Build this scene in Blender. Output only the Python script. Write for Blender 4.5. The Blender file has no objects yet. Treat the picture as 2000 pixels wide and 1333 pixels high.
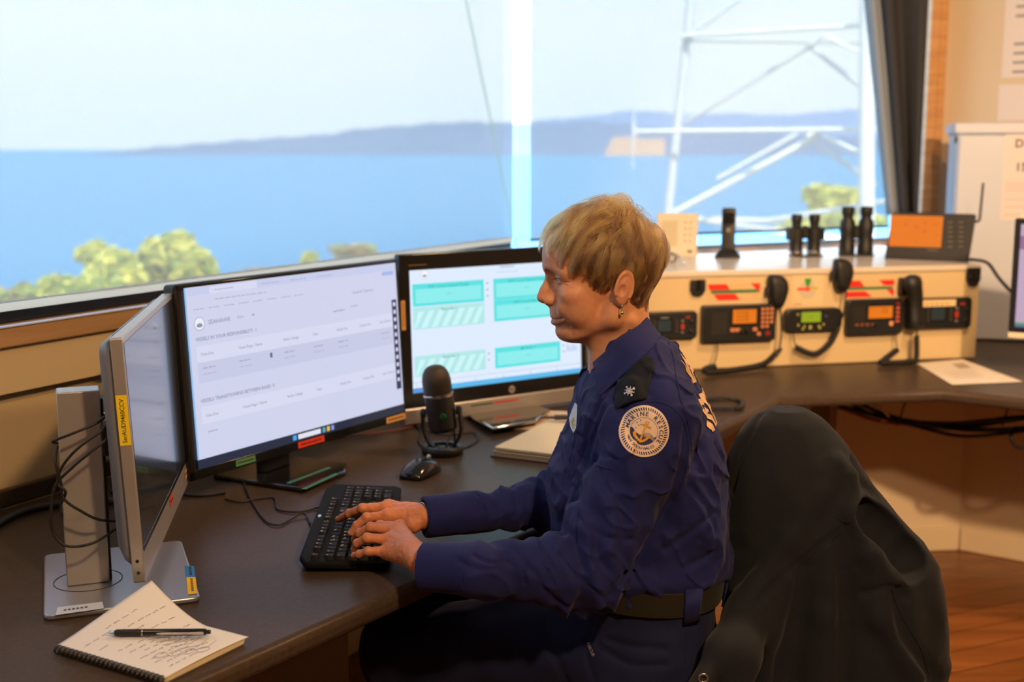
import bpy, bmesh, math, random
import numpy as np
from mathutils import Vector, Matrix
from mathutils.bvhtree import BVHTree

random.seed(7)
rng = np.random.default_rng(11)
COL = bpy.context.scene.collection
PI = math.pi
FPX = 2400.0
TH = math.atan(375 / FPX)
HC = 1.42


# ------------------------------------------------------------------ camera geometry used to measure the room
def ray(px, py):
    u = (px - 1000) / FPX
    v = -(py - 666.5) / FPX
    return Vector((u, math.cos(TH) + v * math.sin(TH), -math.sin(TH) + v * math.cos(TH)))


def PZ(px, py, z=.74):
    r = ray(px, py)
    t = (z - HC) / r.z
    return Vector((r.x * t, r.y * t, z))


def PY(px, py, y):
    r = ray(px, py)
    t = y / r.y
    return Vector((r.x * t, y, HC + r.z * t))


# ------------------------------------------------------------------ materials
MATS = {}


def srgb(r, g, b):
    f = lambda c: (c / 255 / 12.92) if c / 255 <= .04045 else ((c / 255 + .055) / 1.055) ** 2.4
    return (f(r), f(g), f(b))


def mat(name, col=(.5, .5, .5), rough=.5, metal=0, emit=None, estr=1, bump=None, noise=None, spec=.5, coat=0, sub=0, sheen=0, alpha=1, trans=0):
    m = bpy.data.materials.new(name)
    m.use_nodes = True
    nt = m.node_tree
    b = nt.nodes['Principled BSDF']
    b.inputs['Base Color'].default_value = (*col, 1)
    b.inputs['Roughness'].default_value = rough
    b.inputs['Metallic'].default_value = metal
    b.inputs['Specular IOR Level'].default_value = spec
    b.inputs['Coat Weight'].default_value = coat
    b.inputs['Sheen Weight'].default_value = sheen
    b.inputs['Alpha'].default_value = alpha
    b.inputs['Transmission Weight'].default_value = trans
    if sub:
        b.inputs['Subsurface Weight'].default_value = sub
    if emit:
        b.inputs['Emission Color'].default_value = (*emit, 1)
        b.inputs['Emission Strength'].default_value = estr
    tc = None
    if bump or noise:
        tc = nt.nodes.new('ShaderNodeTexCoord')
    if noise:       # (scale, other colour, amount)
        n = nt.nodes.new('ShaderNodeTexNoise')
        n.inputs['Scale'].default_value = noise[0]
        n.inputs['Detail'].default_value = 5
        nt.links.new(tc.outputs['Object'], n.inputs['Vector'])
        r = nt.nodes.new('ShaderNodeValToRGB')
        r.color_ramp.elements[0].position = .35
        r.color_ramp.elements[1].position = .65
        r.color_ramp.elements[0].color = (*col, 1)
        c2 = tuple(col[i] * (1 - noise[2]) + noise[1][i] * noise[2] for i in range(3))
        r.color_ramp.elements[1].color = (*c2, 1)
        nt.links.new(n.outputs['Fac'], r.inputs['Fac'])
        nt.links.new(r.outputs['Color'], b.inputs['Base Color'])
    if bump:        # (scale, strength, distance)
        n = nt.nodes.new('ShaderNodeTexNoise')
        n.inputs['Scale'].default_value = bump[0]
        n.inputs['Detail'].default_value = 4
        nt.links.new(tc.outputs['Object'], n.inputs['Vector'])
        u = nt.nodes.new('ShaderNodeBump')
        u.inputs['Strength'].default_value = bump[1]
        u.inputs['Distance'].default_value = bump[2]
        nt.links.new(n.outputs['Fac'], u.inputs['Height'])
        nt.links.new(u.outputs['Normal'], b.inputs['Normal'])
    MATS[name] = m
    return m


def attr_mat(name, emission=0, rough=.5, attr='Col', sub=0, spec=.5):
    """colour read from the mesh's own colour attribute (print, screen pixels, skin tone)"""
    m = mat(name, rough=rough, sub=sub, spec=spec)
    nt = m.node_tree
    b = nt.nodes['Principled BSDF']
    a = nt.nodes.new('ShaderNodeAttribute')
    a.attribute_name = attr
    if emission:
        b.inputs['Base Color'].default_value = (.01, .01, .01, 1)
        b.inputs['Emission Strength'].default_value = emission
        nt.links.new(a.outputs['Color'], b.inputs['Emission Color'])
    else:
        nt.links.new(a.outputs['Color'], b.inputs['Base Color'])
    return m


def wood_mat(name, c1, c2, scale, rough=.45, plank=None, axis=(1, 0, 0)):
    m = mat(name, c1, rough)
    nt = m.node_tree
    b = nt.nodes['Principled BSDF']
    tc = nt.nodes.new('ShaderNodeTexCoord')
    mp = nt.nodes.new('ShaderNodeMapping')
    mp.inputs['Scale'].default_value = scale
    nt.links.new(tc.outputs['Object'], mp.inputs['Vector'])
    n = nt.nodes.new('ShaderNodeTexNoise')
    n.inputs['Scale'].default_value = 1
    n.inputs['Detail'].default_value = 8
    n.inputs['Distortion'].default_value = .6
    nt.links.new(mp.outputs['Vector'], n.inputs['Vector'])
    r = nt.nodes.new('ShaderNodeValToRGB')
    r.color_ramp.elements[0].position = .3
    r.color_ramp.elements[1].position = .7
    r.color_ramp.elements[0].color = (*c1, 1)
    r.color_ramp.elements[1].color = (*c2, 1)
    nt.links.new(n.outputs['Fac'], r.inputs['Fac'])
    out = r.outputs['Color']
    if plank:
        bk = nt.nodes.new('ShaderNodeTexBrick')
        bk.inputs['Scale'].default_value = 1
        bk.inputs['Brick Width'].default_value = plank[0]
        bk.inputs['Row Height'].default_value = plank[1]
        bk.inputs['Mortar Size'].default_value = .002
        bk.inputs['Color1'].default_value = (1, 1, 1, 1)
        bk.inputs['Color2'].default_value = (.62, .62, .62, 1)
        bk.inputs['Mortar'].default_value = (.1, .1, .1, 1)
        mp2 = nt.nodes.new('ShaderNodeMapping')
        mp2.inputs['Rotation'].default_value = (0, 0, math.radians(plank[2]))
        nt.links.new(tc.outputs['Object'], mp2.inputs['Vector'])
        nt.links.new(mp2.outputs['Vector'], bk.inputs['Vector'])
        mx = nt.nodes.new('ShaderNodeMixRGB')
        mx.blend_type = 'MULTIPLY'
        mx.inputs['Fac'].default_value = 1
        nt.links.new(out, mx.inputs['Color1'])
        nt.links.new(bk.outputs['Color'], mx.inputs['Color2'])
        out = mx.outputs['Color']
    nt.links.new(out, b.inputs['Base Color'])
    return m


# ------------------------------------------------------------------ mesh builder
class MB:
    def __init__(self):
        self.v, self.f, self.mi, self.col = [], [], [], []
        self.cm, self.cc = 0, (1, 1, 1)

    def add(self, vs, fs, M=None):
        b = len(self.v)
        if M is not None:
            vs = [M @ Vector(v) for v in vs]
        self.v += [tuple(v) for v in vs]
        for f in fs:
            self.f.append([b + i for i in f])
            self.mi.append(self.cm)
            self.col.append(self.cc)
        return self

    def box(self, x0, x1, y0, y1, z0, z1, M=None):
        vs = [(x, y, z) for z in (z0, z1) for y in (y0, y1) for x in (x0, x1)]
        fs = [(0, 2, 3, 1), (4, 5, 7, 6), (0, 1, 5, 4), (2, 6, 7, 3), (0, 4, 6, 2), (1, 3, 7, 5)]
        return self.add(vs, fs, M)

    def rect(self, x0, x1, z0, z1, y=0, col=None):     # flat rectangle facing -y
        if col is not None:
            self.cc = col
        return self.add([(x0, y, z0), (x1, y, z0), (x1, y, z1), (x0, y, z1)], [(0, 1, 2, 3)])

    def prism(self, poly, z0, z1, M=None):             # poly counter-clockwise
        n = len(poly)
        vs = [(p[0], p[1], z0) for p in poly] + [(p[0], p[1], z1) for p in poly]
        fs = [list(range(n))[::-1], list(range(n, 2 * n))]
        fs += [(i, (i + 1) % n, n + (i + 1) % n, n + i) for i in range(n)]
        return self.add(vs, fs, M)

    def lathe(self, prof, n=32, M=None, cap=True):     # prof (r, z)
        vs, fs = [], []
        for r, z in prof:
            for k in range(n):
                a = 2 * PI * k / n
                vs.append((r * math.cos(a), r * math.sin(a), z))
        for i in range(len(prof) - 1):
            for k in range(n):
                k2 = (k + 1) % n
                fs.append((i * n + k, i * n + k2, (i + 1) * n + k2, (i + 1) * n + k))
        if cap:
            fs.append(tuple(range(n))[::-1])
            fs.append(tuple((len(prof) - 1) * n + k for k in range(n)))
        return self.add(vs, fs, M)

    def cyl(self, p, q, r, n=16, r2=None):
        return self.tube([p, q], r, n, r2=r2)

    def tube(self, pts, r, n=8, r2=None, closed=False):
        pts = [Vector(p) for p in pts]
        m = len(pts)
        vs, fs = [], []
        prev = None
        for i, p in enumerate(pts):
            if closed:
                t = pts[(i + 1) % m] - pts[i - 1]
            else:
                t = pts[min(i + 1, m - 1)] - pts[max(i - 1, 0)]
            t.normalize()
            if prev is None:
                a = Vector((0, 0, 1)) if abs(t.z) < .9 else Vector((1, 0, 0))
                u = t.cross(a).normalized()
            else:
                u = (prev - t * prev.dot(t)).normalized()
            prev = u
            w = t.cross(u)
            if callable(r):
                rr = r(i / max(1, m - 1))
            else:
                rr = r if r2 is None else r + (r2 - r) * i / max(1, m - 1)
            for k in range(n):
                a = 2 * PI * k / n
                vs.append(p + (u * math.cos(a) + w * math.sin(a)) * rr)
        for i in range(m if closed else m - 1):
            for k in range(n):
                k2 = (k + 1) % n
                j = (i + 1) % m
                fs.append((i * n + k, i * n + k2, j * n + k2, j * n + k))
        if not closed:
            fs.append(tuple(range(n))[::-1])
            fs.append(tuple((m - 1) * n + k for k in range(n)))
        return self.add(vs, fs)

    def loft(self, rings, cap=True, closed=True):
        n = len(rings[0])
        vs = [p for r in rings for p in r]
        fs = []
        for i in range(len(rings) - 1):
            for k in range(n if closed else n - 1):
                k2 = (k + 1) % n
                fs.append((i * n + k, i * n + k2, (i + 1) * n + k2, (i + 1) * n + k))
        if cap and closed:
            fs.append(tuple(range(n))[::-1])
            fs.append(tuple((len(rings) - 1) * n + k for k in range(n)))
        return self.add(vs, fs)

    def text(self, s, size, x, z, y=0, col=None, align='LEFT', bold=0, M=None, depth=0, sx=1):
        """upright lettering facing -y, at (x, z)"""
        if col is not None:
            self.cc = col
        vs, fs = text_mesh(s, size, align, bold, depth)
        T = Matrix.Translation((x, y, z)) @ Matrix.Rotation(PI / 2, 4, 'X') @ Matrix.Scale(sx, 4, (1, 0, 0))
        if M is not None:
            T = M @ T
        return self.add(vs, fs, T)

    def build(self, name, m, parent=None, smooth=False, bevel=0, seg=2, M=None, solid=0, kind=None, fix=True, angle=35):
        me = bpy.data.meshes.new(name)
        me.from_pydata([tuple(v) for v in self.v], [], self.f)
        ms = m if isinstance(m, (list, tuple)) else [m]
        for x in ms:
            me.materials.append(x)
        if len(ms) > 1:
            me.polygons.foreach_set('material_index', self.mi)
        if any(c != (1, 1, 1) for c in self.col):
            a = me.color_attributes.new('Col', 'FLOAT_COLOR', 'CORNER')
            d = []
            for c, f in zip(self.col, self.f):
                d += [c[0], c[1], c[2], 1.0] * len(f)
            a.data.foreach_set('color', d)
        if fix:
            bm = bmesh.new()
            bm.from_mesh(me)
            bmesh.ops.recalc_face_normals(bm, faces=bm.faces)
            bm.to_mesh(me)
            bm.free()
        return link(me, name, parent, smooth, bevel, seg, M, solid, kind, angle)


def link(me, name, parent=None, smooth=False, bevel=0, seg=2, M=None, solid=0, kind=None, angle=35):
    o = bpy.data.objects.new(name, me)
    COL.objects.link(o)
    if parent is not None:
        o.parent = parent
    if M is not None:
        o.matrix_local = M
    if solid:
        s = o.modifiers.new('thickness', 'SOLIDIFY')
        s.thickness = solid
        s.offset = 0
    if bevel:
        b = o.modifiers.new('bevel', 'BEVEL')
        b.width = bevel
        b.segments = seg
        b.limit_method = 'ANGLE'
        b.angle_limit = math.radians(angle)
        b.harden_normals = False
    if smooth or bevel:
        me.polygons.foreach_set('use_smooth', [True] * len(me.polygons))
        if smooth != 'full':
            try:
                me.set_sharp_from_angle(angle=math.radians(40))
            except Exception:
                pass
    if kind:
        o['kind'] = kind
    return o


TEXTC = {}


def text_mesh(s, size, align='LEFT', bold=0, depth=0):
    key = (s, size, align, bold, depth)
    if key in TEXTC:
        return TEXTC[key]
    c = bpy.data.curves.new('lettering', 'FONT')
    c.body = s
    c.size = size
    c.align_x = align
    c.align_y = 'CENTER'
    c.offset = bold * size
    c.extrude = depth
    c.resolution_u = 2
    o = bpy.data.objects.new('lettering', c)
    COL.objects.link(o)
    bpy.context.view_layer.update()
    me = o.to_mesh()
    vs = [tuple(v.co) for v in me.vertices]
    fs = [tuple(p.vertices) for p in me.polygons]
    o.to_mesh_clear()
    bpy.data.objects.remove(o)
    bpy.data.curves.remove(c)
    TEXTC[key] = (vs, fs)
    return TEXTC[key]


def tag(o, label, cat, group=None, kind=None):
    o['label'] = label
    o['category'] = cat
    if group:
        o['group'] = group
    if kind:
        o['kind'] = kind
    return o


def thing(name, label, cat, M=None, group=None):
    o = bpy.data.objects.new(name, None)
    o.empty_display_size = .05
    COL.objects.link(o)
    if M is not None:
        o.matrix_world = M
    return tag(o, label, cat, group)


def frame(origin, xdir, up=(0, 0, 1)):
    """local x to the viewer's right, local z up, viewer on the -y side"""
    x = Vector(xdir).normalized()
    z = Vector(up)
    z = (z - x * z.dot(x)).normalized()
    y = z.cross(x)
    M = Matrix((x, y, z)).transposed().to_4x4()
    M.translation = Vector(origin)
    return M


def on(M, px, py, y=0):
    """where the sight line through a pixel meets the local plane y=const of frame M -> local (x, z)"""
    Mi = M.inverted()
    o = Mi @ Vector((0, 0, HC))
    d = Mi.to_3x3() @ ray(px, py)
    t = (y - o.y) / d.y
    p = o + d * t
    return p.x, p.z


def catmull(pts, n=8, closed=False):
    pts = [Vector(p) for p in pts]
    out = []
    m = len(pts)
    for i in range(m if closed else m - 1):
        if closed:
            p0, p1, p2, p3 = pts[i - 1], pts[i], pts[(i + 1) % m], pts[(i + 2) % m]
        else:
            p0, p1, p2, p3 = pts[max(i - 1, 0)], pts[i], pts[i + 1], pts[min(i + 2, m - 1)]
        for k in range(n):
            t = k / n
            out.append(.5 * ((2 * p1) + (p2 - p0) * t + (2 * p0 - 5 * p1 + 4 * p2 - p3) * t * t + (3 * p1 - p0 - 3 * p2 + p3) * t ** 3))
    if not closed:
        out.append(pts[-1])
    return out


def rrect(x0, x1, y0, y1, r, n=5):
    out = []
    for cx, cy, a0 in ((x1 - r, y0 + r, -90), (x1 - r, y1 - r, 0), (x0 + r, y1 - r, 90), (x0 + r, y0 + r, 180)):
        for k in range(n + 1):
            a = math.radians(a0 + 90 * k / n)
            out.append((cx + r * math.cos(a), cy + r * math.sin(a)))
    return out


RX = Matrix.Rotation(PI / 2, 4, 'X')      # prism axis z -> local -y (faces the viewer), poly (x, y) -> (x, z)


def cable(name, pts, r, m, label=None, cat='cable', parent=None, n=8, group=None, curve=8):
    mb = MB()
    mb.tube(catmull(pts, curve), r, n)
    o = mb.build(name, m, parent, smooth='full', fix=False)
    if label:
        tag(o, label, cat, group)
    return o


def coil_points(path, R, turns):
    path = catmull(path, 10)
    L = [0]
    for a, b in zip(path, path[1:]):
        L.append(L[-1] + (b - a).length)
    N = int(turns * 9)
    out = []
    prev = None
    j = 0
    for i in range(N + 1):
        s = L[-1] * i / N
        while j < len(L) - 2 and L[j + 1] < s:
            j += 1
        t = (s - L[j]) / max(1e-9, L[j + 1] - L[j])
        p = path[j].lerp(path[j + 1], t)
        d = (path[j + 1] - path[j]).normalized()
        if prev is None:
            u = d.cross(Vector((0, 1, 0)))
            if u.length < .1:
                u = d.cross(Vector((1, 0, 0)))
            u.normalize()
        else:
            u = (prev - d * prev.dot(d)).normalized()
        prev = u
        w = d.cross(u)
        a = 2 * PI * turns * i / N
        out.append(p + (u * math.cos(a) + w * math.sin(a)) * R)
    return out
# ------------------------------------------------------------------ materials of the place
m_wall = mat('cream_wall', (.72, .59, .42), .75, bump=(60, .05, .002))
m_panel = mat('cream_laminate', (.66, .50, .28), .45)
m_ceil = mat('ceiling_white', (.8, .78, .74), .8)
m_skirt = mat('cream_skirting', (.74, .61, .42), .5)
m_floor = wood_mat('timber_floor', (.20, .064, .016), (.35, .125, .034), (2, 22, 4), .33, plank=(1.6, .11, -24))
m_timber = wood_mat('timber_trim', (.52, .24, .07), (.70, .36, .13), (6, 6, 40), .4)
m_sill = wood_mat('timber_sill', (.38, .21, .09), (.52, .30, .14), (4, 4, 30), .4)
m_black = mat('black_plastic', (.012, .012, .014), .38)
m_blackg = mat('gloss_black', (.01, .01, .012), .15)
m_blackr = mat('matt_black', (.0085, .008, .008), .5, bump=(900, .15, .0002))
m_rubber = mat('black_rubber', (.012, .011, .011), .55)
m_silver = mat('silver_plastic', (.50, .46, .43), .34, metal=.55)
m_steel = mat('steel', (.62, .6, .58), .22, metal=1)
m_gold = mat('gold', (.85, .6, .25), .25, metal=1)
m_desk = mat('brown_worktop', (.056, .037, .026), .34, spec=.09, noise=(140, (.080, .056, .041), .6), bump=(500, .06, .0005))
m_greycase = mat('dark_grey_case', (.026, .022, .019), .6)
m_whitemet = mat('white_enamel', (.64, .68, .80), .35)
m_whitepl = mat('white_plastic', (.75, .74, .70), .4)
m_paper = mat('paper', (.78, .76, .74), .75)
m_creamp = mat('cream_paper', (.74, .64, .45), .75)
m_print = attr_mat('print', rough=.6)
m_screen = attr_mat('screen_pixels', emission=1.0, rough=.25)
m_glowlcd = attr_mat('backlit_display', emission=1.0, rough=.3)
m_offscr = mat('switched_off_screen', (.035, .04, .045), .16, coat=.3)
m_charcoal = mat('charcoal_fabric', (.045, .047, .056), .9)
m_litedge = mat('lit_edge_fabric', (.30, .36, .46), .8)  # window light on the curtain edge put into this paler cloth colour


def shader(name):
    m = bpy.data.materials.new(name)
    m.use_nodes = True
    m.node_tree.nodes.remove(m.node_tree.nodes['Principled BSDF'])
    MATS[name] = m
    return m, m.node_tree, m.node_tree.nodes['Material Output']


# window glass: mostly clear with a weak mirror
m_glass, nt, out = shader('window_glass')
tr = nt.nodes.new('ShaderNodeBsdfTransparent')
tr.inputs['Color'].default_value = (.97, .985, .98, 1)
gl = nt.nodes.new('ShaderNodeBsdfGlossy')
gl.inputs['Roughness'].default_value = .02
fr = nt.nodes.new('ShaderNodeLayerWeight')
fr.inputs['Blend'].default_value = .5
mx = nt.nodes.new('ShaderNodeMixShader')
pw = nt.nodes.new('ShaderNodeMath')
pw.operation = 'POWER'
pw.inputs[1].default_value = 4
nt.links.new(fr.outputs['Facing'], pw.inputs[0])
fa = nt.nodes.new('ShaderNodeMath')
fa.operation = 'MULTIPLY_ADD'
fa.inputs[1].default_value = .6
fa.inputs[2].default_value = .04
nt.links.new(pw.outputs[0], fa.inputs[0])
nt.links.new(fa.outputs[0], mx.inputs[0])
nt.links.new(tr.outputs[0], mx.inputs[1])
nt.links.new(gl.outputs[0], mx.inputs[2])
nt.links.new(mx.outputs[0], out.inputs['Surface'])

# sunscreen mesh of the roller blinds: open weave that lets part of the view through
m_mesh, nt, out = shader('sunscreen_mesh')
tc = nt.nodes.new('ShaderNodeTexCoord')
sp = nt.nodes.new('ShaderNodeSeparateXYZ')
nt.links.new(tc.outputs['Object'], sp.inputs[0])


def weave(sock, freq):
    a = nt.nodes.new('ShaderNodeMath')
    a.operation = 'MULTIPLY'
    a.inputs[1].default_value = freq
    nt.links.new(sock, a.inputs[0])
    s = nt.nodes.new('ShaderNodeMath')
    s.operation = 'SINE'
    nt.links.new(a.outputs[0], s.inputs[0])
    return s.outputs[0]


ad = nt.nodes.new('ShaderNodeMath')
ad.operation = 'ADD'
nt.links.new(weave(sp.outputs[0], 2 * PI / .0045), ad.inputs[0])
nt.links.new(weave(sp.outputs[2], 2 * PI / .0045), ad.inputs[1])
mr = nt.nodes.new('ShaderNodeMapRange')
mr.inputs['From Min'].default_value = -2
mr.inputs['From Max'].default_value = 2
mr.inputs['To Min'].default_value = .205
mr.inputs['To Max'].default_value = .232
nt.links.new(ad.outputs[0], mr.inputs['Value'])
tr = nt.nodes.new('ShaderNodeBsdfTransparent')
tl = nt.nodes.new('ShaderNodeBsdfTranslucent')
tl.inputs['Color'].default_value = (.115, .115, .11, 1)
df = nt.nodes.new('ShaderNodeBsdfDiffuse')
df.inputs['Color'].default_value = (.18, .18, .18, 1)
m1 = nt.nodes.new('ShaderNodeAddShader')
nt.links.new(tl.outputs[0], m1.inputs[0])
nt.links.new(df.outputs[0], m1.inputs[1])
mx = nt.nodes.new('ShaderNodeMixShader')
nt.links.new(mr.outputs[0], mx.inputs[0])
nt.links.new(m1.outputs[0], mx.inputs[1])
nt.links.new(tr.outputs[0], mx.inputs[2])
nt.links.new(mx.outputs[0], out.inputs['Surface'])

# ------------------------------------------------------------------ room shell
DL = Vector((.481, .8767, 0))                 # along the left window wall, away from the camera
NL = Vector((.8767, -.481, 0))                # into the room
A0 = Vector((-.972, 2.313, 0))
C1 = A0 + DL * 2.083                          # corner between the two windows
DR = Vector((.889, .458, 0)).normalized()
P2 = C1 + DR * 1.90
DW = Vector((.81, -.586, 0)).normalized()
P3 = P2 + DW * 3.0
P4 = Vector((P3.x, -2.6, 0))
P6 = A0 + DL * -4.9
P5 = Vector((P6.x, -2.6, 0))
ZC = 2.55


def wall(name, p, q, z0, z1, th=.14, m=m_wall, mb=None):
    """wall slab from p to q; the room lies to its right-hand side when walking from p to q"""
    d = (q - p).normalized()
    n = Vector((-d.y, d.x, 0))                # outward
    poly = [(p.x, p.y), (q.x, q.y), (q.x + n.x * th, q.y + n.y * th), (p.x + n.x * th, p.y + n.y * th)]
    own = mb is None
    mb = mb or MB()
    mb.prism(poly, z0, z1)
    return mb.build(name, m, kind='structure') if own else mb


ZS = 1.085        # bottom of the glass
wall('wall_left', P6, A0 + DL * -2.4, 0, ZC)
mb = MB()
wall('', A0 + DL * -2.4, C1, .955, 1.045, .14, mb=mb)
wall('', A0 + DL * -2.4 - NL * .030, C1 - NL * .030 + DL * .08, 0, .955, .12, mb=mb)
wall('', C1 - DL * .1, C1 + DL * .1, .0, 1.0, .14, mb=mb)
mb.build('wall_left', m_panel, kind='structure')
wall('wall_left', A0 + DL * -2.4, C1, 2.34, ZC)
wall('wall_back', C1, P2, 0, .999)
wall('wall_back', C1, P2, 2.34, ZC)
wall('wall_right', P2, P3, 0, ZC)
wall('wall_right', P3, P4, 0, ZC)
wall('wall_front', P4, P5, 0, ZC)
wall('wall_front', P5, P6, 0, ZC)
mb = MB()
mb.prism([(p.x + a, p.y + b) for p, a, b in ((P6, -.12, 0), (P5, -.12, -.12), (P4, .12, -.12), (P3, .12, .05), (P2, .06, .13), (C1, -.05, .1))], -.1, 0)
mb.build('floor', m_floor, kind='structure')
mb = MB()
mb.prism([(p.x, p.y) for p in (P6, P5, P4, P3, P2, C1)], ZC, ZC + .1)
mb.build('ceiling', m_ceil, kind='structure')


# windows
def window(name, p, q, skip=()):
    L = (q - p).length
    M = frame(p, q - p)
    root = thing(name, '', 'window', M)
    del root['label'], root['category']
    root['kind'] = 'structure'
    mb = MB()
    zb_ = ZS if name == 'window_1' else ZS - .03
    mb.box(0, L, .035, .10, zb_, zb_ + (.035 if name == 'window_1' else .012))
    mb.box(0, L, .035, .10, 2.30, 2.34)
    if name == 'window_1':
        mb.box(0, .035, .035, .10, ZS, 2.34)
    else:
        mb.box(L - .035, L, .035, .10, ZS, 2.34)
    mb.build('window_frame', m_black, root, bevel=.003)
    mb = MB()
    mb.box(.02, L - .0, .065, .069, ZS + .02, 2.32)
    mb.build('window_pane', m_glass, root)
    return root


window('window_1', A0 + DL * -2.4, C1 - NL * .0)
window('window_2', C1, P2 - DR * .1)
# timber sills under the windows
ML = frame(A0, DL)
MR = frame(C1, DR)
mb = MB()
mb.box(-2.4, 2.083, -.012, .14, 1.045, ZS)
mb.build('trim_1', m_sill, M=ML, bevel=.004, kind='structure')
mb = MB()
mb.box(-2.4, 2.06, -.016, -.004, ZS, ZS + .003)
mb.build('trim_2', m_whitemet, M=ML, kind='structure')
mb = MB()
mb.box(0, 1.9, -.012, .14, 1.0, ZS - .028)
mb.build('trim_3', m_sill, M=MR, bevel=.004, kind='structure')
# timber post with its groove at the end of the second window
xa, xb = PY(1811, 200, 4.93).x, PY(1847, 200, 4.93).x
mb = MB()
mb.box(xa, xa + (xb - xa) * .52, 4.93, 5.02, 1.0, ZC)
mb.box(xa + (xb - xa) * .56, xb, 4.945, 5.02, 1.0, ZC)
mb.build('trim_4', m_timber, bevel=.004, kind='structure')

# the wall below the worktop at the back, and its skirting
U1 = Vector((-.30, 4.02, 0)) + Vector((.0, -.35, 0))
U2 = Vector((1.60, 4.245, 0))
U3 = U2 + DW * 1.9
mb = MB()
wall('', Vector((.0, 4.06, 0)), U2, 0, .70, .06, mb=mb)
wall('', U2, U3, 0, .70, .06, mb=mb)
mb.build('wall_back', m_wall, kind='structure')
mb = MB()
o1 = Vector((0, -.014, 0))
wall('', Vector((.0, 4.06, 0)) + o1, U2 + o1, 0, .085, .013, mb=mb)
wall('', U2 + o1, U3 + o1, 0, .085, .013, mb=mb)
mb.build('baseboard_back', m_skirt, bevel=.004, kind='structure')

# ------------------------------------------------------------------ roller blinds
def blind(label, M, x0, x1, hemcol, hem_h, z0):
    root = thing('roller_blind', label, 'blind', M)
    mb = MB()
    n = 60
    for i in range(n):
        xa_, xb_ = x0 + (x1 - x0) * i / n, x0 + (x1 - x0) * (i + 1) / n
        ya, yb = (.0012 * math.sin(i * .9) + .0008 * math.sin(i * .37), .0012 * math.sin((i + 1) * .9) + .0008 * math.sin((i + 1) * .37))
        mb.add([(xa_, ya, z0 + hem_h), (xb_, yb, z0 + hem_h), (xb_, yb, 2.36), (xa_, ya, 2.36)], [(0, 1, 2, 3)])
    mb.build('fabric', m_mesh, root, smooth='full')
    mb = MB()
    if hemcol is m_black:
        mb.box(x0, x1, -.006, .008, z0, z0 + hem_h)
        mb.build('hem_bar', hemcol, root, bevel=.003)
    else:
        mb.add([(x0, -.001, z0), (x1, -.001, z0), (x1, -.001, z0 + hem_h + .002), (x0, -.001, z0 + hem_h + .002)], [(0, 1, 2, 3)])
        mb.build('hem', hemcol, root)
    mb = MB()
    mb.tube([(x0, 0, 2.38), (x1, 0, 2.38)], .025, 16)
    mb.build('roller_tube', m_whitemet, root, smooth=True)
    return root


m_hem, nt, out = shader('beige_hem')
tl = nt.nodes.new('ShaderNodeBsdfTranslucent')
tl.inputs['Color'].default_value = (.40, .36, .29, 1)
df = nt.nodes.new('ShaderNodeBsdfDiffuse')
df.inputs['Color'].default_value = (.30, .29, .27, 1)
ad2 = nt.nodes.new('ShaderNodeAddShader')
nt.links.new(tl.outputs[0], ad2.inputs[0])
nt.links.new(df.outputs[0], ad2.inputs[1])
nt.links.new(ad2.outputs[0], out.inputs['Surface'])
MBl = frame(A0 + NL * .006, DL)
xe, _ = on(MBl, 1001, 300)
blind('large sunscreen roller blind with a beige hem, drawn down over the window behind the monitors', MBl, -2.35, xe, m_hem, .016, 1.115)
MBr = frame(C1 - DR.cross(Vector((0, 0, 1))) * 0 + Vector((DR.y, -DR.x, 0)) * .006, DR)
xs, _ = on(MBr, 1036, 300)
xe2, _ = on(MBr, 1742, 300)
blind('sunscreen roller blind with a thin black hem, drawn over the window facing the lattice tower', MBr, xs, xe2, m_black, .009, 1.112)

# grey fabric curtain gathered at the side of the second window
def curtain():
    top = [(1680, -60), (1716, -60), (1718, -60), (1762, -60), (1800, -60), (1812, -60)]
    rings = []
    for t, y in ((0, -60), (.5, 180), (1, 420)):
        xs_ = [1683 + 50 * t, 1700 + 42 * t, 1712 + 45 * t, 1733 + 33 * t, 1750 + 27 * t, 1785 - 3 * t, 1806 - 16 * t, 1815 - 24 * t]
        ds = [4.86, 4.80, 4.82, 4.76, 4.84, 4.80, 4.78, 4.86]
        rings.append([PY(x, y, d - .09) for x, d in zip(xs_, ds)])
    root = thing('curtain', 'dark grey fabric curtain gathered into a narrow hanging beside the timber post', 'curtain',
                 Matrix.Translation(PY(1760, 420, 4.75)))
    inv = root.matrix_world.inverted()
    rows = []
    for i in range(25):
        t = i / 24
        a, b, c = rings
        row = []
        for k in range(len(a)):
            p = a[k].lerp(b[k], t * 2) if t < .5 else b[k].lerp(c[k], t * 2 - 1)
            row.append(p)
        row = catmull(row, 5)
        rows.append([inv @ p for p in row])
    nc = len(rows[0])
    for nm, k0, k1, mm in (('lit_edge', 0, 12, m_litedge), ('drape', 11, nc, m_charcoal)):  # paler left folds carry painted window light
        mb = MB()
        mb.loft([r_[k0:k1] for r_ in rows], cap=False, closed=False)
        o = mb.build(nm, mm, root, smooth='full', fix=False)
        s = o.modifiers.new('t', 'SOLIDIFY')
        s.thickness = .004
    return root


curtain()

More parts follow.
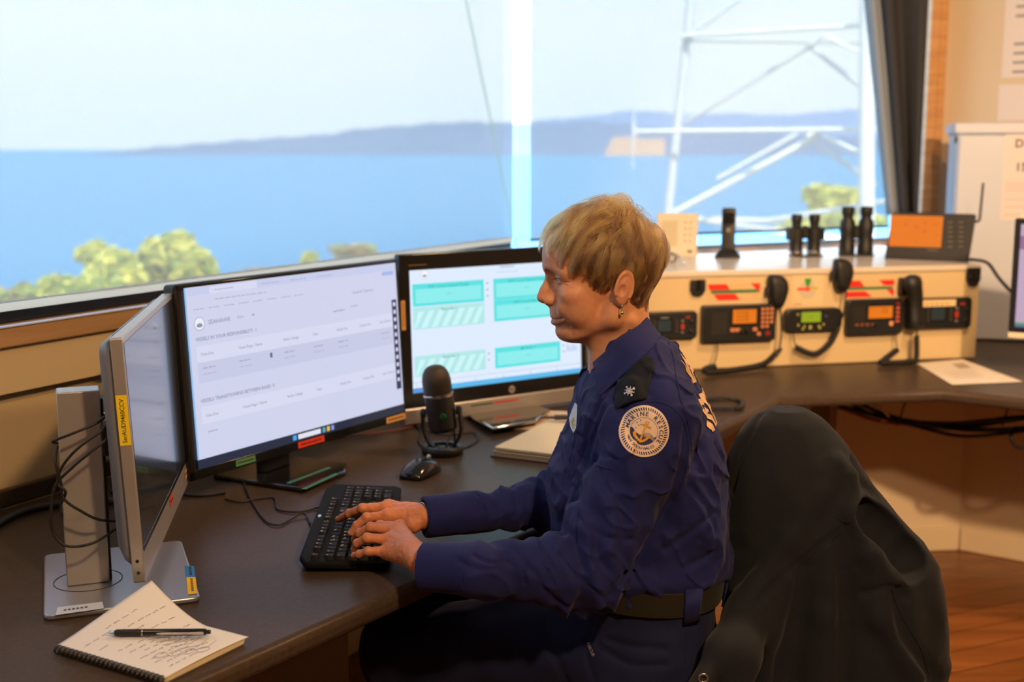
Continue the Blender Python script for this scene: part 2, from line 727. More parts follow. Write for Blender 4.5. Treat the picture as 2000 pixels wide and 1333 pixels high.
# ------------------------------------------------------------------ outside
m_sea = mat('sea_water', (.05, .29, .54), .5, bump=(.02, .5, 6), spec=.3)
m_slope = mat('hillside_scrub', (.16, .2, .07), .9, noise=(.4, (.3, .3, .12), .8))
m_hill = mat('hazed_forested_hills', (.11, .19, .34), .95, noise=(.0009, (.13, .21, .36), .8))  # blue distance haze painted into the base colour
m_hill2 = mat('hazy_far_hills', (.16, .27, .47), .95, noise=(.0009, (.18, .29, .5), .6))  # farther ridge, with more of the haze painted into its colour
m_beach = mat('red_cliff', (.5, .33, .24), .9)
mb = MB()
mb.add([(-40000, 150, -40), (60000, 150, -40), (60000, 70000, -40), (-40000, 70000, -40)], [(0, 1, 2, 3)])
mb.build('sea', m_sea, kind='structure')


def ridge(name, pts, Y, m, base=-40.5, depth=2500):
    cr = catmull([Vector((p[0], p[1], 0)) for p in pts], 8)
    rows = []
    for p in cr:
        w = PY(p.x, p.y, Y)
        wob = 6 * math.sin(p.x * .21) + 5 * math.sin(p.x * .083 + 1)
        top = max(base + 3, w.z + wob)
        rows.append([(w.x, Y - depth * .45, base), (w.x, Y - depth * .2, base + (top - base) * .45), (w.x, Y, top), (w.x, Y + depth, base)])
    mb = MB()
    mb.loft(rows, cap=False, closed=False)
    return mb.build(name, m, smooth='full', kind='structure')


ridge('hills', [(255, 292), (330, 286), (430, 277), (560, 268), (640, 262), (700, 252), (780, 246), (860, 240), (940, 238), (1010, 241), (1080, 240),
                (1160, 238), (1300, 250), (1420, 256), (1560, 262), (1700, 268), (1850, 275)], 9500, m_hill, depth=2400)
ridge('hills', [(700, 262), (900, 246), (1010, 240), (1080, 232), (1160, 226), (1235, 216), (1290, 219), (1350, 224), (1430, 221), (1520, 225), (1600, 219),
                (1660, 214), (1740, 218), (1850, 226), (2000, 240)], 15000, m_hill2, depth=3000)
mb = MB()
for x0, x1, y in ((1180, 1250, 266), (1205, 1300, 270)):
    a, b = PY(x0, y + 4, 8000), PY(x1, y, 8000)
    mb.add([(a.x, 8000, -39.9), (b.x, 8000, -39.9), (b.x, 8060, a.z + 12), (a.x + 60, 8060, a.z + 4)], [(0, 1, 2, 3)])
    mb.add([(a.x, 8000, -39.9), (b.x, 8000, -39.9), (b.x, 8200, -39.9), (a.x, 8200, -39.9)], [(0, 1, 2, 3)])
mb.build('cliff_land', m_beach, kind='structure')
mb = MB()
sl = []
for j, (d, z) in enumerate(((0, -2.6), (3, -3.2), (8, -4.4), (20, -7.2), (60, -16), (160, -41))):
    row = []
    for i in range(25):
        t = (i - 12) / 12
        row.append(((-.3 + t * (8 + d * 2.2)), 3.2 + (2.0 if abs(t) < .2 else 0) * 0 + d + 2.5, z + .25 * math.sin(i * 1.7 + j)))
    sl.append(row)
mb.loft(sl, cap=False, closed=False)
mb.build('hillside_ground', m_slope, smooth='full', kind='structure')

m_leafy = mat('yellow_green_leaves', (.74, .70, .12), .7)
m_leafg = mat('green_leaves', (.34, .46, .10), .7)
m_leafr = mat('russet_leaves', (.50, .36, .18), .7)
m_bark = mat('bark', (.12, .09, .07), .9)


def ground_z(y):
    pts = ((5.7, -2.6), (8.7, -3.2), (13.7, -4.4), (25.7, -7.2), (65.7, -16))
    for (a, za), (b, zb) in zip(pts, pts[1:]):
        if y <= b:
            return za + (zb - za) * (y - a) / (b - a)
    return -16


def shrub(label, px, py, Y, wpx, hpx, mats, n=2600):
    c = PY(px, py, Y)
    w, h = wpx / FPX * Y, hpx / FPX * Y
    gz = ground_z(Y)
    root = thing('shrub', label, 'shrub', Matrix.Translation((c.x, Y, gz)), None)
    top = c.z + h / 2 - gz
    R = random.Random(int(px * 7 + py))
    blobs = []
    for k in range(9):
        a = R.uniform(0, 2 * PI)
        blobs.append((R.uniform(-.36, .36) * w, R.uniform(-.3, .3) * w, top - h * R.uniform(.25, .9), R.uniform(.22, .34) * w, h * R.uniform(.24, .34)))
    mb = MB()
    for i in range(n):
        bx, by, bz, br, bh = blobs[i % 9]
        th, ph = R.uniform(0, 2 * PI), math.acos(R.uniform(-1, 1))
        rr = R.uniform(.65, 1.05)
        p = Vector((bx + br * rr * math.sin(ph) * math.cos(th), by + br * rr * math.sin(ph) * math.sin(th), bz + bh * rr * math.cos(ph)))
        s = R.uniform(.045, .075) * (w + h) * .5
        u = Vector((R.gauss(0, 1), R.gauss(0, 1), R.gauss(0, 1))).normalized()
        v = u.cross(Vector((R.gauss(0, 1), R.gauss(0, 1), R.gauss(0, 1)))).normalized()
        mb.cm = 0 if R.random() < .7 else 1
        mb.add([p - u * s * 1.6, p + v * s, p + u * s * 1.6, p - v * s], [(0, 1, 2, 3)])
    mb.build('foliage', mats, root, fix=False)
    mb = MB()
    for k in range(6):
        bx, by, bz, br, bh = blobs[k]
        mb.tube(catmull([(bx * .05, by * .05, -.1), (bx * .4, by * .4, top * .4), (bx, by, bz)], 4), lambda t: .05 * (1.1 - t), 6)
    mb.build('stem', m_bark, root, smooth=True)


shrub('small round yellow-green bush standing apart on the bank, second from the far left', 182, 498, 15, 60, 60, [m_leafy, m_leafg])
shrub('tallest yellow-green bush on the bank beyond the left window', 322, 505, 14, 110, 110, [m_leafy, m_leafg])
shrub('broad yellow-green bush in the middle of the bank, left of the tallest one', 240, 540, 13, 120, 100, [m_leafy, m_leafg])
shrub('yellow-green bush on the bank just above the white-screened monitor', 380, 530, 13.5, 90, 80, [m_leafy, m_leafg])
shrub('green bush low on the bank behind the silver monitor', 128, 575, 12, 100, 70, [m_leafg, m_leafy])
shrub('dull olive bush at the far left of the bank', 28, 590, 12, 90, 70, [m_leafg, m_leafr])
shrub('low russet bush on the bank, the smaller and lower of the two russet ones', 500, 532, 16, 90, 24, [m_leafr, m_leafg], 900)
shrub('small green bush between the two russet bushes', 603, 508, 16, 36, 40, [m_leafy, m_leafg], 700)
shrub('russet and green bush above the right corner of the white screen', 692, 492, 17, 80, 36, [m_leafr, m_leafg], 1000)
shrub('green bush beside the foot of the lattice tower', 1640, 392, 24, 120, 60, [m_leafy, m_leafg], 1400)
shrub('low bush behind the black binoculars, below the tower rail', 1625, 432, 22, 150, 40, [m_leafy, m_leafg], 1200)

# lattice tower of white tubes beyond the second window
m_tower = mat('galvanised_tube', (.62, .66, .72), .45, metal=.2)
m_towerw = mat('white_tube', (.86, .88, .9), .4)
tw = thing('lattice_tower', 'tall white tubular lattice tower standing outside the second window', 'tower', Matrix.Translation((1.9, 9.6, -3)))


def strut(name, seg, w, m, parent=tw, n=12):
    inv = parent.matrix_world.inverted()
    mb = MB()
    for (x0, y0, d0), (x1, y1, d1) in seg:
        mb.cyl(inv @ PY(x0, y0, d0), inv @ PY(x1, y1, d1), w / 2 / FPX * (d0 + d1) / 2, n)
    return mb.build(name, m, parent, smooth=True, fix=False)


def down(x0, y0, x1, y1, d0, d1, z=-3.4):
    """continue a leg down to the ground"""
    a, b = PY(x0, y0, d0), PY(x1, y1, d1)
    t = (z - b.z) / (b.z - a.z)
    return b + (b - a) * t


def leg(x0, y0, x1, y1, d0, d1, w, m):
    inv = tw.matrix_world.inverted()
    mb = MB()
    a = PY(x0, y0, d0)
    mb.tube([inv @ a, inv @ PY(x1, y1, d1), inv @ down(x0, y0, x1, y1, d0, d1)], w / 2 / FPX * d0, 14)
    mb.build('leg', m, tw, smooth=True, fix=False)


leg(1354, -40, 1304, 420, 9.1, 9.0, 17, m_tower)
leg(1694, -40, 1692, 430, 8.2, 8.1, 30, m_towerw)
strut('crossbar', [((1332, 70, 9.0), (1730, 47, 8.2))], 9, m_towerw)
strut('crossbar', [((1340, 77, 9.1), (1730, 84, 10.6))], 8, m_tower)
strut('crossbar', [((1240, 257, 9.0), (1730, 252, 8.2))], 9, m_towerw)
strut('crossbar', [((1360, 428, 9.2), (1500, 432, 8.8), ), ((1500, 432, 8.8), (1740, 392, 8.1))], 11, m_towerw)
strut('brace', [((1346, 68, 9.0), (1448, -6, 9.0))], 9, m_tower)
strut('brace', [((1338, 240, 9.0), (1590, 86, 8.7))], 8, m_tower)
strut('brace', [((1582, 92, 8.7), (1708, 190, 8.3))], 9, m_tower)
strut('brace', [((1600, 66, 8.8), (1700, 112, 8.8))], 7, m_towerw)
strut('brace', [((1316, 416, 9.0), (1592, 268, 8.7))], 12, m_towerw)
strut('brace', [((1400, 350, 10.4), (1556, 262, 10.4))], 10, m_tower)
strut('brace', [((1578, 268, 8.7), (1712, 362, 8.2))], 9, m_tower)
strut('brace', [((1600, 264, 8.7), (1700, 308, 8.3))], 10, m_towerw)
strut('brace', [((1360, 430, 9.2), (1660, 470, 8.2))], 10, m_towerw)
for sg_ in (((1580, 88, 8.65), (1606, 66, 8.65)), ((1575, 268, 8.65), (1600, 254, 8.65)), ((1333, 72, 9.0), (1352, 74, 9.0))):
    strut('joint_plate', [sg_], 14, m_tower)
an = strut('antenna', [((1238, 195, 9.0), (1236, 330, 9.0))], 3, m_whitemet)
strut('antenna_sleeve', [((1238, 240, 8.99), (1237, 275, 8.99))], 8, m_whitemet)

# thin green stay wire outside the first window
mb = MB()
mb.tube([PY(905, -25, 6.0), PY(1001, 445, 6.0), PY(1140, 1110, 6.0), PY(1340, 2050, 6.0)], .0045, 6)
tag(mb.build('stay_wire', mat('green_wire', (.12, .30, .22), .5), smooth=True), 'thin green wire slanting down outside the large window', 'wire')
# ------------------------------------------------------------------ worktop
DA = Vector((.578, .816, 0))
A = Vector((-.41, 1.499, 0))
WT = [A - DA * 1.15, A, Vector((.066, 2.173, 0)), Vector((.537, 2.998, 0)), Vector((.753, 3.352, 0)), Vector((1.229, 3.447, 0)),
      Vector((1.409, 3.316, 0)), Vector((1.409, 3.316, 0)) + DW * 1.3]
back = [P2 + DW * 1.75 - Vector((.02, .02, 0)), P2 - Vector((.02, .04, 0)), C1 + Vector((.01, -.02, 0)), A0 + DL * -1.95 + NL * .004]
poly = [(p.x, p.y) for p in WT + back]
droot = thing('worktop_desk', 'long wraparound brown laminate worktop with a rounded front edge', 'desk', Matrix.Translation((0, 0, 0)))
mb = MB()
mb.prism(poly, .704, .74)
mb.build('worktop', m_desk, droot, bevel=.013, seg=4, angle=60)


def off(p, d, k):
    return p + Vector((-d.y, d.x, 0)) * k


mb = MB()
q0, q1 = A0 + DL * -1.9 + NL * .004, C1 - DL * .02 + NL * .004
mb.prism([(q0.x, q0.y), (q0.x + NL.x * .018, q0.y + NL.y * .018), (q1.x + NL.x * .018, q1.y + NL.y * .018), (q1.x, q1.y)], .7405, .775)
mb.build('upstand', m_desk, droot, bevel=.003)
# modesty panels and cupboard fronts under the left wing
m_under = mat('brown_cupboard_front', (.30, .21, .14), .6)
pa, pb = off(A - DA * 1.1, DA, .50), off(Vector((.066, 2.173, 0)), DA, .50)
n = 4
for i in range(n):
    q0, q1 = pa.lerp(pb, i / n), pa.lerp(pb, (i + 1) / n)
    q1 = q1 - (q1 - q0).normalized() * .004
    mb = MB()
    wall('', q0, q1, .09, .702, .018, mb=mb)
    mb.build('modesty_panel', m_under, droot, bevel=.002)
mb = MB()
wall('', pa + Vector((-.03, .02, 0)), pb + Vector((-.03, .02, 0)), 0, .088, .018, mb=mb)
mb.build('plinth', m_under, droot)
for p in (WT[2] + Vector((.20, .36, 0)), Vector((.98, 3.47, 0))):
    mb = MB()
    mb.box(-.012, .012, .10, .34, 0, .703, M=Matrix.Translation(p) @ Matrix.Rotation(.5, 4, 'Z') if p.x < .5 else Matrix.Translation(p + Vector((0, .1, 0))))
    mb.build('support_panel', m_under, droot, bevel=.002)

# ------------------------------------------------------------------ radio console box on the worktop
MC = frame(PZ(1380, 722), PZ(1900, 700) - PZ(1380, 722))
cx0 = -.34
cx1, _ = on(MC, 1905, 690)
_, ctop = on(MC, 1600, 524)
cs = thing('radio_console', 'long cream laminate box on the worktop with the radios set into its front', 'console', MC)
mb = MB()
mb.box(cx0, cx1, 0, .018, .002, ctop - .018)
mb.build('front_panel', m_panel, cs, bevel=.002)
mb = MB()
Mi = MC.inverted()
lp = lambda p: ((Mi @ Vector(p)).x, (Mi @ Vector(p)).y)
cback = [lp(PZ(1862, 560, 1.03) * 1.0), lp(P2 - DR * .28 - Vector((.02, .05, 0))), lp(C1 + DR * .33 + Vector((DR.y, -DR.x, 0)) * .02)]
c3 = lp(Vector((1.50, 4.20, 0)))
mb.prism([(cx0, -.006), (cx1, -.006), (cx1, .20), cback[1], cback[2]], ctop - .018, ctop)
mb.build('top_board', mat('pale_top_board', (.70, .62, .52), .22), cs, bevel=.003)
mb = MB()
mb.box(cx1 - .018, cx1, .019, .20, .002, ctop - .019)
mb.build('end_panel', m_panel, cs, bevel=.002)
mb = MB()
mb.box(cx0, cx0 + .018, .019, .20, .002, ctop - .019)
mb.build('end_panel', m_panel, cs, bevel=.002)


def crect(x0, y0, x1, y1, y=0):
    a, z1 = on(MC, x0, (y0 + y1) / 2, y)
    b, _ = on(MC, x1, (y0 + y1) / 2, y)
    _, zt = on(MC, (x0 + x1) / 2, y0, y)
    _, zb = on(MC, (x0 + x1) / 2, y1, y)
    return a, b, zb, zt


def rbody(mb, r, y0, y1, rad=.012):
    mb.prism(rrect(r[0], r[1], r[2], r[3], rad), -y1, -y0, M=RX)      # from y0 (front) to y1 (back)


# stickers on the console front
RED, WHT, GRN = srgb(215, 40, 25), srgb(215, 190, 150), srgb(25, 120, 75)


def warn(x0, y0, x1, y1, flip=False):
    a, b, z0, z1 = crect(x0, y0, x1, y1)
    w_, h_ = b - a, z1 - z0
    root = MB()
    root.rect(a, b, z0, z1, -.0008, srgb(214, 180, 130))
    root.cc = RED
    P_ = lambda u, v: (a + u * w_, -.0012, z0 + v * h_)
    if not flip:
        root.add([P_(.0, .98), P_(.35, .98), P_(.43, .62), P_(.03, .62)], [(0, 1, 2, 3)])
        root.add([P_(.10, .40), P_(.52, .40), P_(.62, .02), P_(.2, .02)], [(0, 1, 2, 3)])
        root.add([P_(.82, .98), P_(1, .98), P_(1, .36)], [(0, 1, 2)])
        root.rect(a + w_ * .06, a + w_ * .96, z0 + h_ * .44, z0 + h_ * .62, -.0016, GRN)
    else:
        root.add([P_(.0, .98), P_(.28, .98), P_(.4, .56), P_(.0, .56)], [(0, 1, 2, 3)])
        root.add([P_(.0, .36), P_(.4, .36), P_(.55, .02), P_(.0, .02)], [(0, 1, 2, 3)])
        root.add([P_(.68, .98), P_(1, .98), P_(1, .66), P_(.78, .66)], [(0, 1, 2, 3)])
        root.add([P_(.84, .44), P_(1, .44), P_(1, .04), P_(.98, .04)], [(0, 1, 2, 3)])
        root.rect(a + w_ * .0, a + w_ * .97, z0 + h_ * .45, z0 + h_ * .60, -.0016, GRN)
    for k in range(14):
        u = a + w_ * (.1 + .06 * k)
        root.rect(u, u + w_ * random.uniform(.02, .045), z0 + h_ * .5, z0 + h_ * .55, -.0018, (.01, .12, .07))
    o = root.build('warning_sticker', m_print, cs)
    o['label'] = 'red and white striped sticker with a green label strip'


warn(1382, 554, 1484, 587)
warn(1652, 547, 1746, 581, True)
a, b, z0, z1 = crect(1547, 537, 1607, 598)
mb = MB()
mb.rect(a, b, z0, z1, -.0008, srgb(226, 196, 152))
cxx, czz = (a + b) / 2, (z0 + z1) / 2 + .006
mb.cc = srgb(200, 185, 160)
mb.add([(cxx + .03 * math.cos(k * PI / 12), -.0011, czz - .004 + .03 * math.sin(k * PI / 12)) for k in range(24)], [tuple(range(24))])
mb.cc = srgb(40, 150, 50)
mb.add([(cxx - .013, -.0014, czz + .032), (cxx + .013, -.0014, czz + .032), (cxx + .004, -.0014, czz + .004), (cxx - .004, -.0014, czz + .004)], [(0, 1, 2, 3)])
mb.rect(cxx - .036, cxx, czz - .006, czz + .003, -.0014, srgb(225, 70, 50))
mb.rect(cxx, cxx + .036, czz - .004, czz + .004, -.0013, srgb(190, 180, 60))
mb.cc = srgb(235, 80, 60)
mb.add([(cxx + .009 * math.cos(k * PI / 6), -.0017, czz - .001 + .009 * math.sin(k * PI / 6)) for k in range(12)], [tuple(range(12))])
mb.rect(a + .006, a + .035, z0 + .005, z0 + .008, -.0012, srgb(150, 130, 110))
o = mb.build('card', m_print, cs)
o['label'] = 'pale card with a green, red and yellow rose'

LCD_O, LCD_G = srgb(232, 118, 20), srgb(150, 165, 30)


def radio(name, label, r, depth=.03):
    a, b, z0, z1 = crect(*r)
    root = thing(name, label, 'radio', MC @ Matrix.Translation(((a + b) / 2, 0, z0)))
    W, H = b - a, z1 - z0
    return root, W, H


def rb(mb, x0, x1, z0, z1, yf, yb, r=.004):
    mb.prism(rrect(x0, x1, z0, z1, min(r, (x1 - x0) * .49, (z1 - z0) * .49), 4), -yb, -yf, M=RX)


class MBP(MB):
    """keeps every added shape apart so each button becomes its own part"""
    def __init__(self):
        super().__init__()
        self.pieces = []

    def add(self, vs, fs, M=None):
        if M is not None:
            vs = [M @ Vector(v) for v in vs]
        self.pieces.append(([tuple(v) for v in vs], [list(f) for f in fs], self.cc))
        return self


def fixed_radio(r, label, kind):
    root, W, H = radio('marine_radio', label, r)
    h = W / 2
    mb = MB()
    if kind == 'big':
        rb(mb, -h, h, 0, H, -.030, -.0005, .009)
    elif kind == 'oval':
        rb(mb, -h, h, 0, H, -.026, -.0005, H * .3)
    else:
        rb(mb, -h, h, 0, H, -.024, -.0005, .013)
    mb.build('body', m_black, root, bevel=.004, seg=3)
    yf = {'big': -.0305, 'oval': -.0265}.get(kind, -.0245)
    if kind == 'big':
        dx0, dx1 = -h + W * .395, -h + W * .72
        dz0, dz1 = H * .5, H * .88
        mb = MB()
        for k in range(11):
            z = H * (.22 + .055 * k)
            rb(mb, -h + W * .10, -h + W * .32, z, z + H * .026, yf - .002, yf, .0008)
        mb.build('speaker_grille', m_greycase, root)
    elif kind == 'mid':
        dx0, dx1 = -h + W * .37, -h + W * .80
        dz0, dz1 = H * .47, H * .80
        mb = MB()
        for k in range(7):
            z = H * (.40 + .06 * k)
            rb(mb, -h + W * .08, -h + W * .30, z, z + H * .025, yf - .0015, yf, .0008)
        mb.build('speaker_grille', m_greycase, root)
    elif kind == 'oval':
        dx0, dx1 = -h + W * .27, -h + W * .61
        dz0, dz1 = H * .42, H * .86
    else:
        dx0, dx1 = -h + W * .37, -h + W * .58
        dz0, dz1 = H * .30, H * .72
    mb = MB()
    rb(mb, dx0 - .004, dx1 + .004, dz0 - .004, dz1 + .004, yf - .0015, yf + .001, .002)
    mb.build('display_bezel', m_blackg, root)
    mb = MB()
    c = {'big': LCD_O, 'mid': LCD_O, 'oval': LCD_G}.get(kind, srgb(38, 46, 44))
    mb.rect(dx0, dx1, dz0, dz1, yf - .0018, c)
    dk = tuple(v * .55 for v in c)
    if kind == 'mid':
        mb.text('73', H * .20, (dx0 + dx1) / 2 + W * .07, (dz0 + dz1) / 2 + H * .03, yf - .0021, dk, 'CENTER', .02)
        mb.text('INTL', H * .07, dx0 + .002, dz1 - H * .06, yf - .0021, dk)
    elif kind == 'big':
        for k in range(3):
            mb.rect(dx0 + .05 * W, dx0 + W * .2, dz1 - H * (.1 + .1 * k), dz1 - H * (.07 + .1 * k), yf - .0021, dk)
        mb.rect(dx0 + (dx1 - dx0) * .55, dx0 + (dx1 - dx0) * .66, dz0 + H * .05, dz1 - H * .05, yf - .0021, tuple(v * .75 for v in c))
    elif kind == 'oval':
        mb.text('4125', H * .13, (dx0 + dx1) / 2, (dz0 + dz1) / 2, yf - .0021, dk, 'CENTER')
    mb.build('display', m_glowlcd, root)
    # buttons
    mb = MBP()
    BO, BR, BY = srgb(200, 125, 80), srgb(135, 25, 25), srgb(170, 165, 85)
    if kind == 'big':
        for i in range(3):
            for j in range(5):
                if j == 0 and i == 2:
                    continue
                mb.cc = BO
                x, z = -h + W * (.785 + .062 * i), H * (.36 + .118 * j)
                rb(mb, x, x + W * .045, z, z + H * .08, yf - .002, yf, .002)
        for x0, x1 in ((.365, .43), (.435, .50), (.675, .735)):
            mb.cc = BO
            rb(mb, -h + W * x0, -h + W * x1, H * .28, H * .38, yf - .002, yf, .003)
        mb.cc = BO
        rb(mb, -h + W * .735, -h + W * .785, H * .15, H * .25, yf - .002, yf, .003)
        mb.cc = BR
        rb(mb, -h + W * .855, -h + W * .915, H * .15, H * .27, yf - .002, yf, .003)
    elif kind == 'mid':
        for k in range(5):
            mb.cc = BR if k in (4,) else srgb(190, 90, 70)
            z = H * (.34 + .12 * k)
            rb(mb, -h + W * .86, -h + W * .93, z, z + H * .07, yf - .002, yf, .002)
        for k in range(4):
            mb.cc = srgb(130, 75, 50)
            rb(mb, -h + W * (.14 + .095 * k), -h + W * (.20 + .095 * k), H * .27, H * .34, yf - .002, yf, .002)
        mb.cc = srgb(225, 160, 110)
        rb(mb, -h + W * .755, -h + W * .82, H * .25, H * .38, yf - .002, yf, .004)
    elif kind == 'oval':
        for k, (u, v) in enumerate(((.22, .31), (.33, .24), (.58, .24), (.66, .31), (.30, .14), (.60, .16), (.43, .20))):
            mb.cc = BY
            rr = .028 if k == 6 else .018
            mb.add([(-h + W * u + W * rr * math.cos(q * PI / 6), yf - .0022, H * v + H * .06 * (1.6 if k == 6 else 1) * math.sin(q * PI / 6)) for q in range(12)], [tuple(range(12))])
        mb.cc = srgb(150, 150, 110)
        rb(mb, -h + W * .19, -h + W * .23, H * .72, H * .82, yf - .002, yf, .003)
        mb.cc = srgb(70, 80, 110)
        rb(mb, -h + W * .68, -h + W * .72, H * .62, H * .70, yf - .002, yf, .003)
    else:
        for k in range(4):
            for u in (.32, .66):
                mb.cc = srgb(80, 75, 70)
                z = H * (.28 + .12 * k)
                rb(mb, -h + W * u, -h + W * (u + .028), z, z + H * .05, yf - .002, yf, .001)
        mb.cc = srgb(170, 45, 25)
        rb(mb, -h + W * .735, -h + W * .785, H * .36, H * .56, yf - .003, yf, .003)
        mb.cc = srgb(130, 35, 25)
        rb(mb, -h + W * .80, -h + W * .88, H * .75, H * .84, yf - .002, yf, .002)
        mb.cc = srgb(110, 110, 105)
        rb(mb, -h + W * .74, -h + W * .78, H * .62, H * .70, yf - .002, yf, .002)
        rb(mb, -h + W * .74, -h + W * .78, H * .22, H * .29, yf - .002, yf, .002)
    for b0 in mb.pieces:
        b1 = MB()
        b1.add(*b0[:2])
        b1.col = [b0[2]] * len(b1.f)
        b1.build('button', m_print, root)
    if kind in ('big', 'mid'):
        for u in ((.52, .60) if kind == 'big' else (.50,)):
            mb = MB()
            mb.lathe([(.008, 0), (.0075, .008), (.006, .0095)], 20, M=Matrix.Translation((-h + W * u, yf, H * (.3 if kind == 'big' else .3))) @ RX)
            mb.build('knob', m_blackr, root, smooth=True)
    elif kind == 'slim':
        for z in (.64, .28):
            mb = MB()
            mb.lathe([(.006, 0), (.0055, .006), (.004, .007)], 18, M=Matrix.Translation((-h + W * .9, yf, H * z)) @ RX)
            mb.build('knob', m_blackr, root, smooth=True)
        mb = MB()
        mb.rect(-h + W * .42, -h + W * .54, H * .78, H * .81, yf - .001, srgb(150, 150, 150))
        mb.build('maker_mark', m_print, root)
    return root


r1 = fixed_radio((1232, 608, 1357, 662), 'slim black marine radio at the near end of the console, half hidden behind the person', 'slim')
r2 = fixed_radio((1367, 594, 1508, 665), 'largest black marine radio, with an orange display and an orange keypad', 'big')
r3 = fixed_radio((1527, 601, 1638, 646), 'rounded black radio with a small green display', 'oval')
r4 = fixed_radio((1648, 583, 1756, 653), 'square black marine radio showing 73 on an orange display', 'mid')
r5 = fixed_radio((1762, 581, 1890, 641), 'slim black radio with a cream label strip along its top edge', 'slim')
mb = MB()
a, b, z0, z1 = crect(1793, 584, 1858, 597)
M5 = r5.matrix_world.inverted() @ MC
mb.rect(a, b, z0, z1, -.0262, srgb(232, 200, 150))
for k in range(5):
    mb.rect(a + .01 + .018 * k, a + .01 + .018 * k + .013, z0 + .006, z0 + .011, -.0265, srgb(170, 140, 100))
mb.build('label_strip', m_print, r5, M=M5)


def speaker_mic(label, px, py, tall=60, lean=0):
    x, z = on(MC, px, py, -.03)
    k = tall / 60
    root = thing('hand_microphone', label, 'microphone', MC @ Matrix.Translation((x, -.004, z)) @ Matrix.Rotation(lean, 4, 'Y'))
    mb = MB()
    outl = [(-.026, .046), (-.012, .050), (.012, .046), (.028, .032), (.032, .01), (.027, -.014), (.020, -.034), (.012, -.045), (-.008, -.046), (-.018, -.034), (-.024, -.01), (-.028, .02)]
    pts = [p.to_2d() for p in catmull([(a_ * k, b_ * k, 0) for a_, b_ in outl], 4, closed=True)]
    rings = []
    for s, y in ((.88, 0), (1.0, -.008), (1.0, -.020), (.86, -.032), (.55, -.037)):
        rings.append([(p.x * s, y, p.y * s) for p in pts])
    mb.loft(rings)
    mb.build('body', m_blackr, root, smooth='full')
    mb = MB()
    mb.box(-.009, .009, -.002, .006, .01, .045)
    mb.build('hanger_clip', m_black, root, bevel=.002)
    mb = MB()
    for q in range(5):
        mb.box(-.012, .012, -.0385, -.036, .004 + .006 * q, .0065 + .006 * q)
    mb.build('sound_slots', m_greycase, root)
    mb = MB()
    mb.box(-.034 * k, -.027 * k, -.024, -.008, -.012, .018)
    mb.build('talk_button', m_greycase, root, bevel=.002)
    return root


speaker_mic('black hand microphone hanging right of the big orange-keypad radio', 1521, 572, 66)
mm2 = speaker_mic('black hand microphone hanging highest, above the striped sticker of the 73 radio', 1648, 540, 66)
mb = MB()
mb.rect(-.004, .014, -.026, -.020, -.0345, srgb(190, 185, 175))
mb.build('maker_mark', m_print, mm2)


def phone_handset():
    x, z = on(MC, 1775, 590, -.04)
    root = thing('telephone_handset', 'black telephone-style radio handset hanging in front of the labelled slim radio', 'handset', MC @ Matrix.Translation((x, -.026, z)))
    mb = MB()
    rings = []
    for t, x_, w_, y_, d_ in ((0, .0, .012, -.02, .01), (.04, -.001, .026, -.022, .018), (.12, -.002, .030, -.026, .022), (.25, .001, .030, -.026, .020), (.36, .010, .026, -.024, .014),
                              (.5, .015, .024, -.022, .012), (.65, .017, .023, -.022, .012), (.8, .018, .024, -.024, .014), (.93, .018, .025, -.026, .014), (1, .018, .018, -.026, .008)):
        zc = .088 - t * .172
        rings.append([(x_ + w_ * math.cos(q * PI / 8), y_ - .01 + d_ * math.sin(q * PI / 8), zc) for q in range(16)])
    mb.loft(rings)
    mb.build('body', m_blackr, root, smooth='full')
    mb = MB()
    mb.box(-.02, .02, -.004, .022, .02, .075)
    mb.build('cradle', m_black, root, bevel=.003)


phone_handset()


def curly(label, thin, coil, turns, end=None, y=-.03, R=.0070):
    """coiled microphone lead: straight thin part, then the coil"""
    def loc(p):
        yy = p[2] if len(p) > 2 else y
        x, z = on(MC, p[0], p[1], yy)
        return Vector((x, yy, max(z, .011)))
    root = thing('coiled_cord', label, 'cord', MC)
    mb = MB()
    mb.tube(coil_points([loc(p) for p in coil], R, turns), .0033, 6)
    mb.build('coil', m_rubber, root, smooth='full', fix=False)
    mb = MB()
    mb.tube(catmull([loc(p) for p in thin], 8), .0019, 6)
    mb.build('lead', m_rubber, root, smooth='full', fix=False)
    if end:
        mb = MB()
        mb.tube(catmull([loc(p) for p in end], 8), .0030, 6)
        mb.build('lead', m_rubber, root, smooth='full', fix=False)


curly('coiled black cord looping down from the big orange-keypad radio to its microphone',
      [(1402, 664, -.02), (1400, 690, -.03), (1394, 715, -.07)],
      [(1396, 716, -.08), (1377, 722, -.10), (1384, 733, -.11), (1440, 727, -.08), (1490, 712, -.05), (1518, 690, -.04), (1522, 682, -.04)], 44,
      [(1522, 683, -.04), (1526, 650, -.035), (1524, 598, -.03)])
curly('coiled black cord hanging in a V from the green-display radio',
      [(1548, 645, -.02), (1551, 665, -.03), (1555, 680, -.03)],
      [(1554, 679, -.03), (1590, 692, -.035), (1620, 672, -.035), (1637, 640, -.03)], 34,
      [(1637, 640, -.035), (1648, 610, -.04), (1652, 570, -.03)])
curly('coiled black cord bunched on the worktop under the labelled slim radio',
      [(1747, 653, -.02), (1751, 670, -.03), (1752, 684, -.04)],
      [(1752, 684, -.04), (1724, 706, -.07), (1724, 718, -.08), (1782, 720, -.07), (1790, 700, -.06), (1790, 656, -.05)], 40,
      [(1790, 656, -.05), (1791, 646, -.045)])
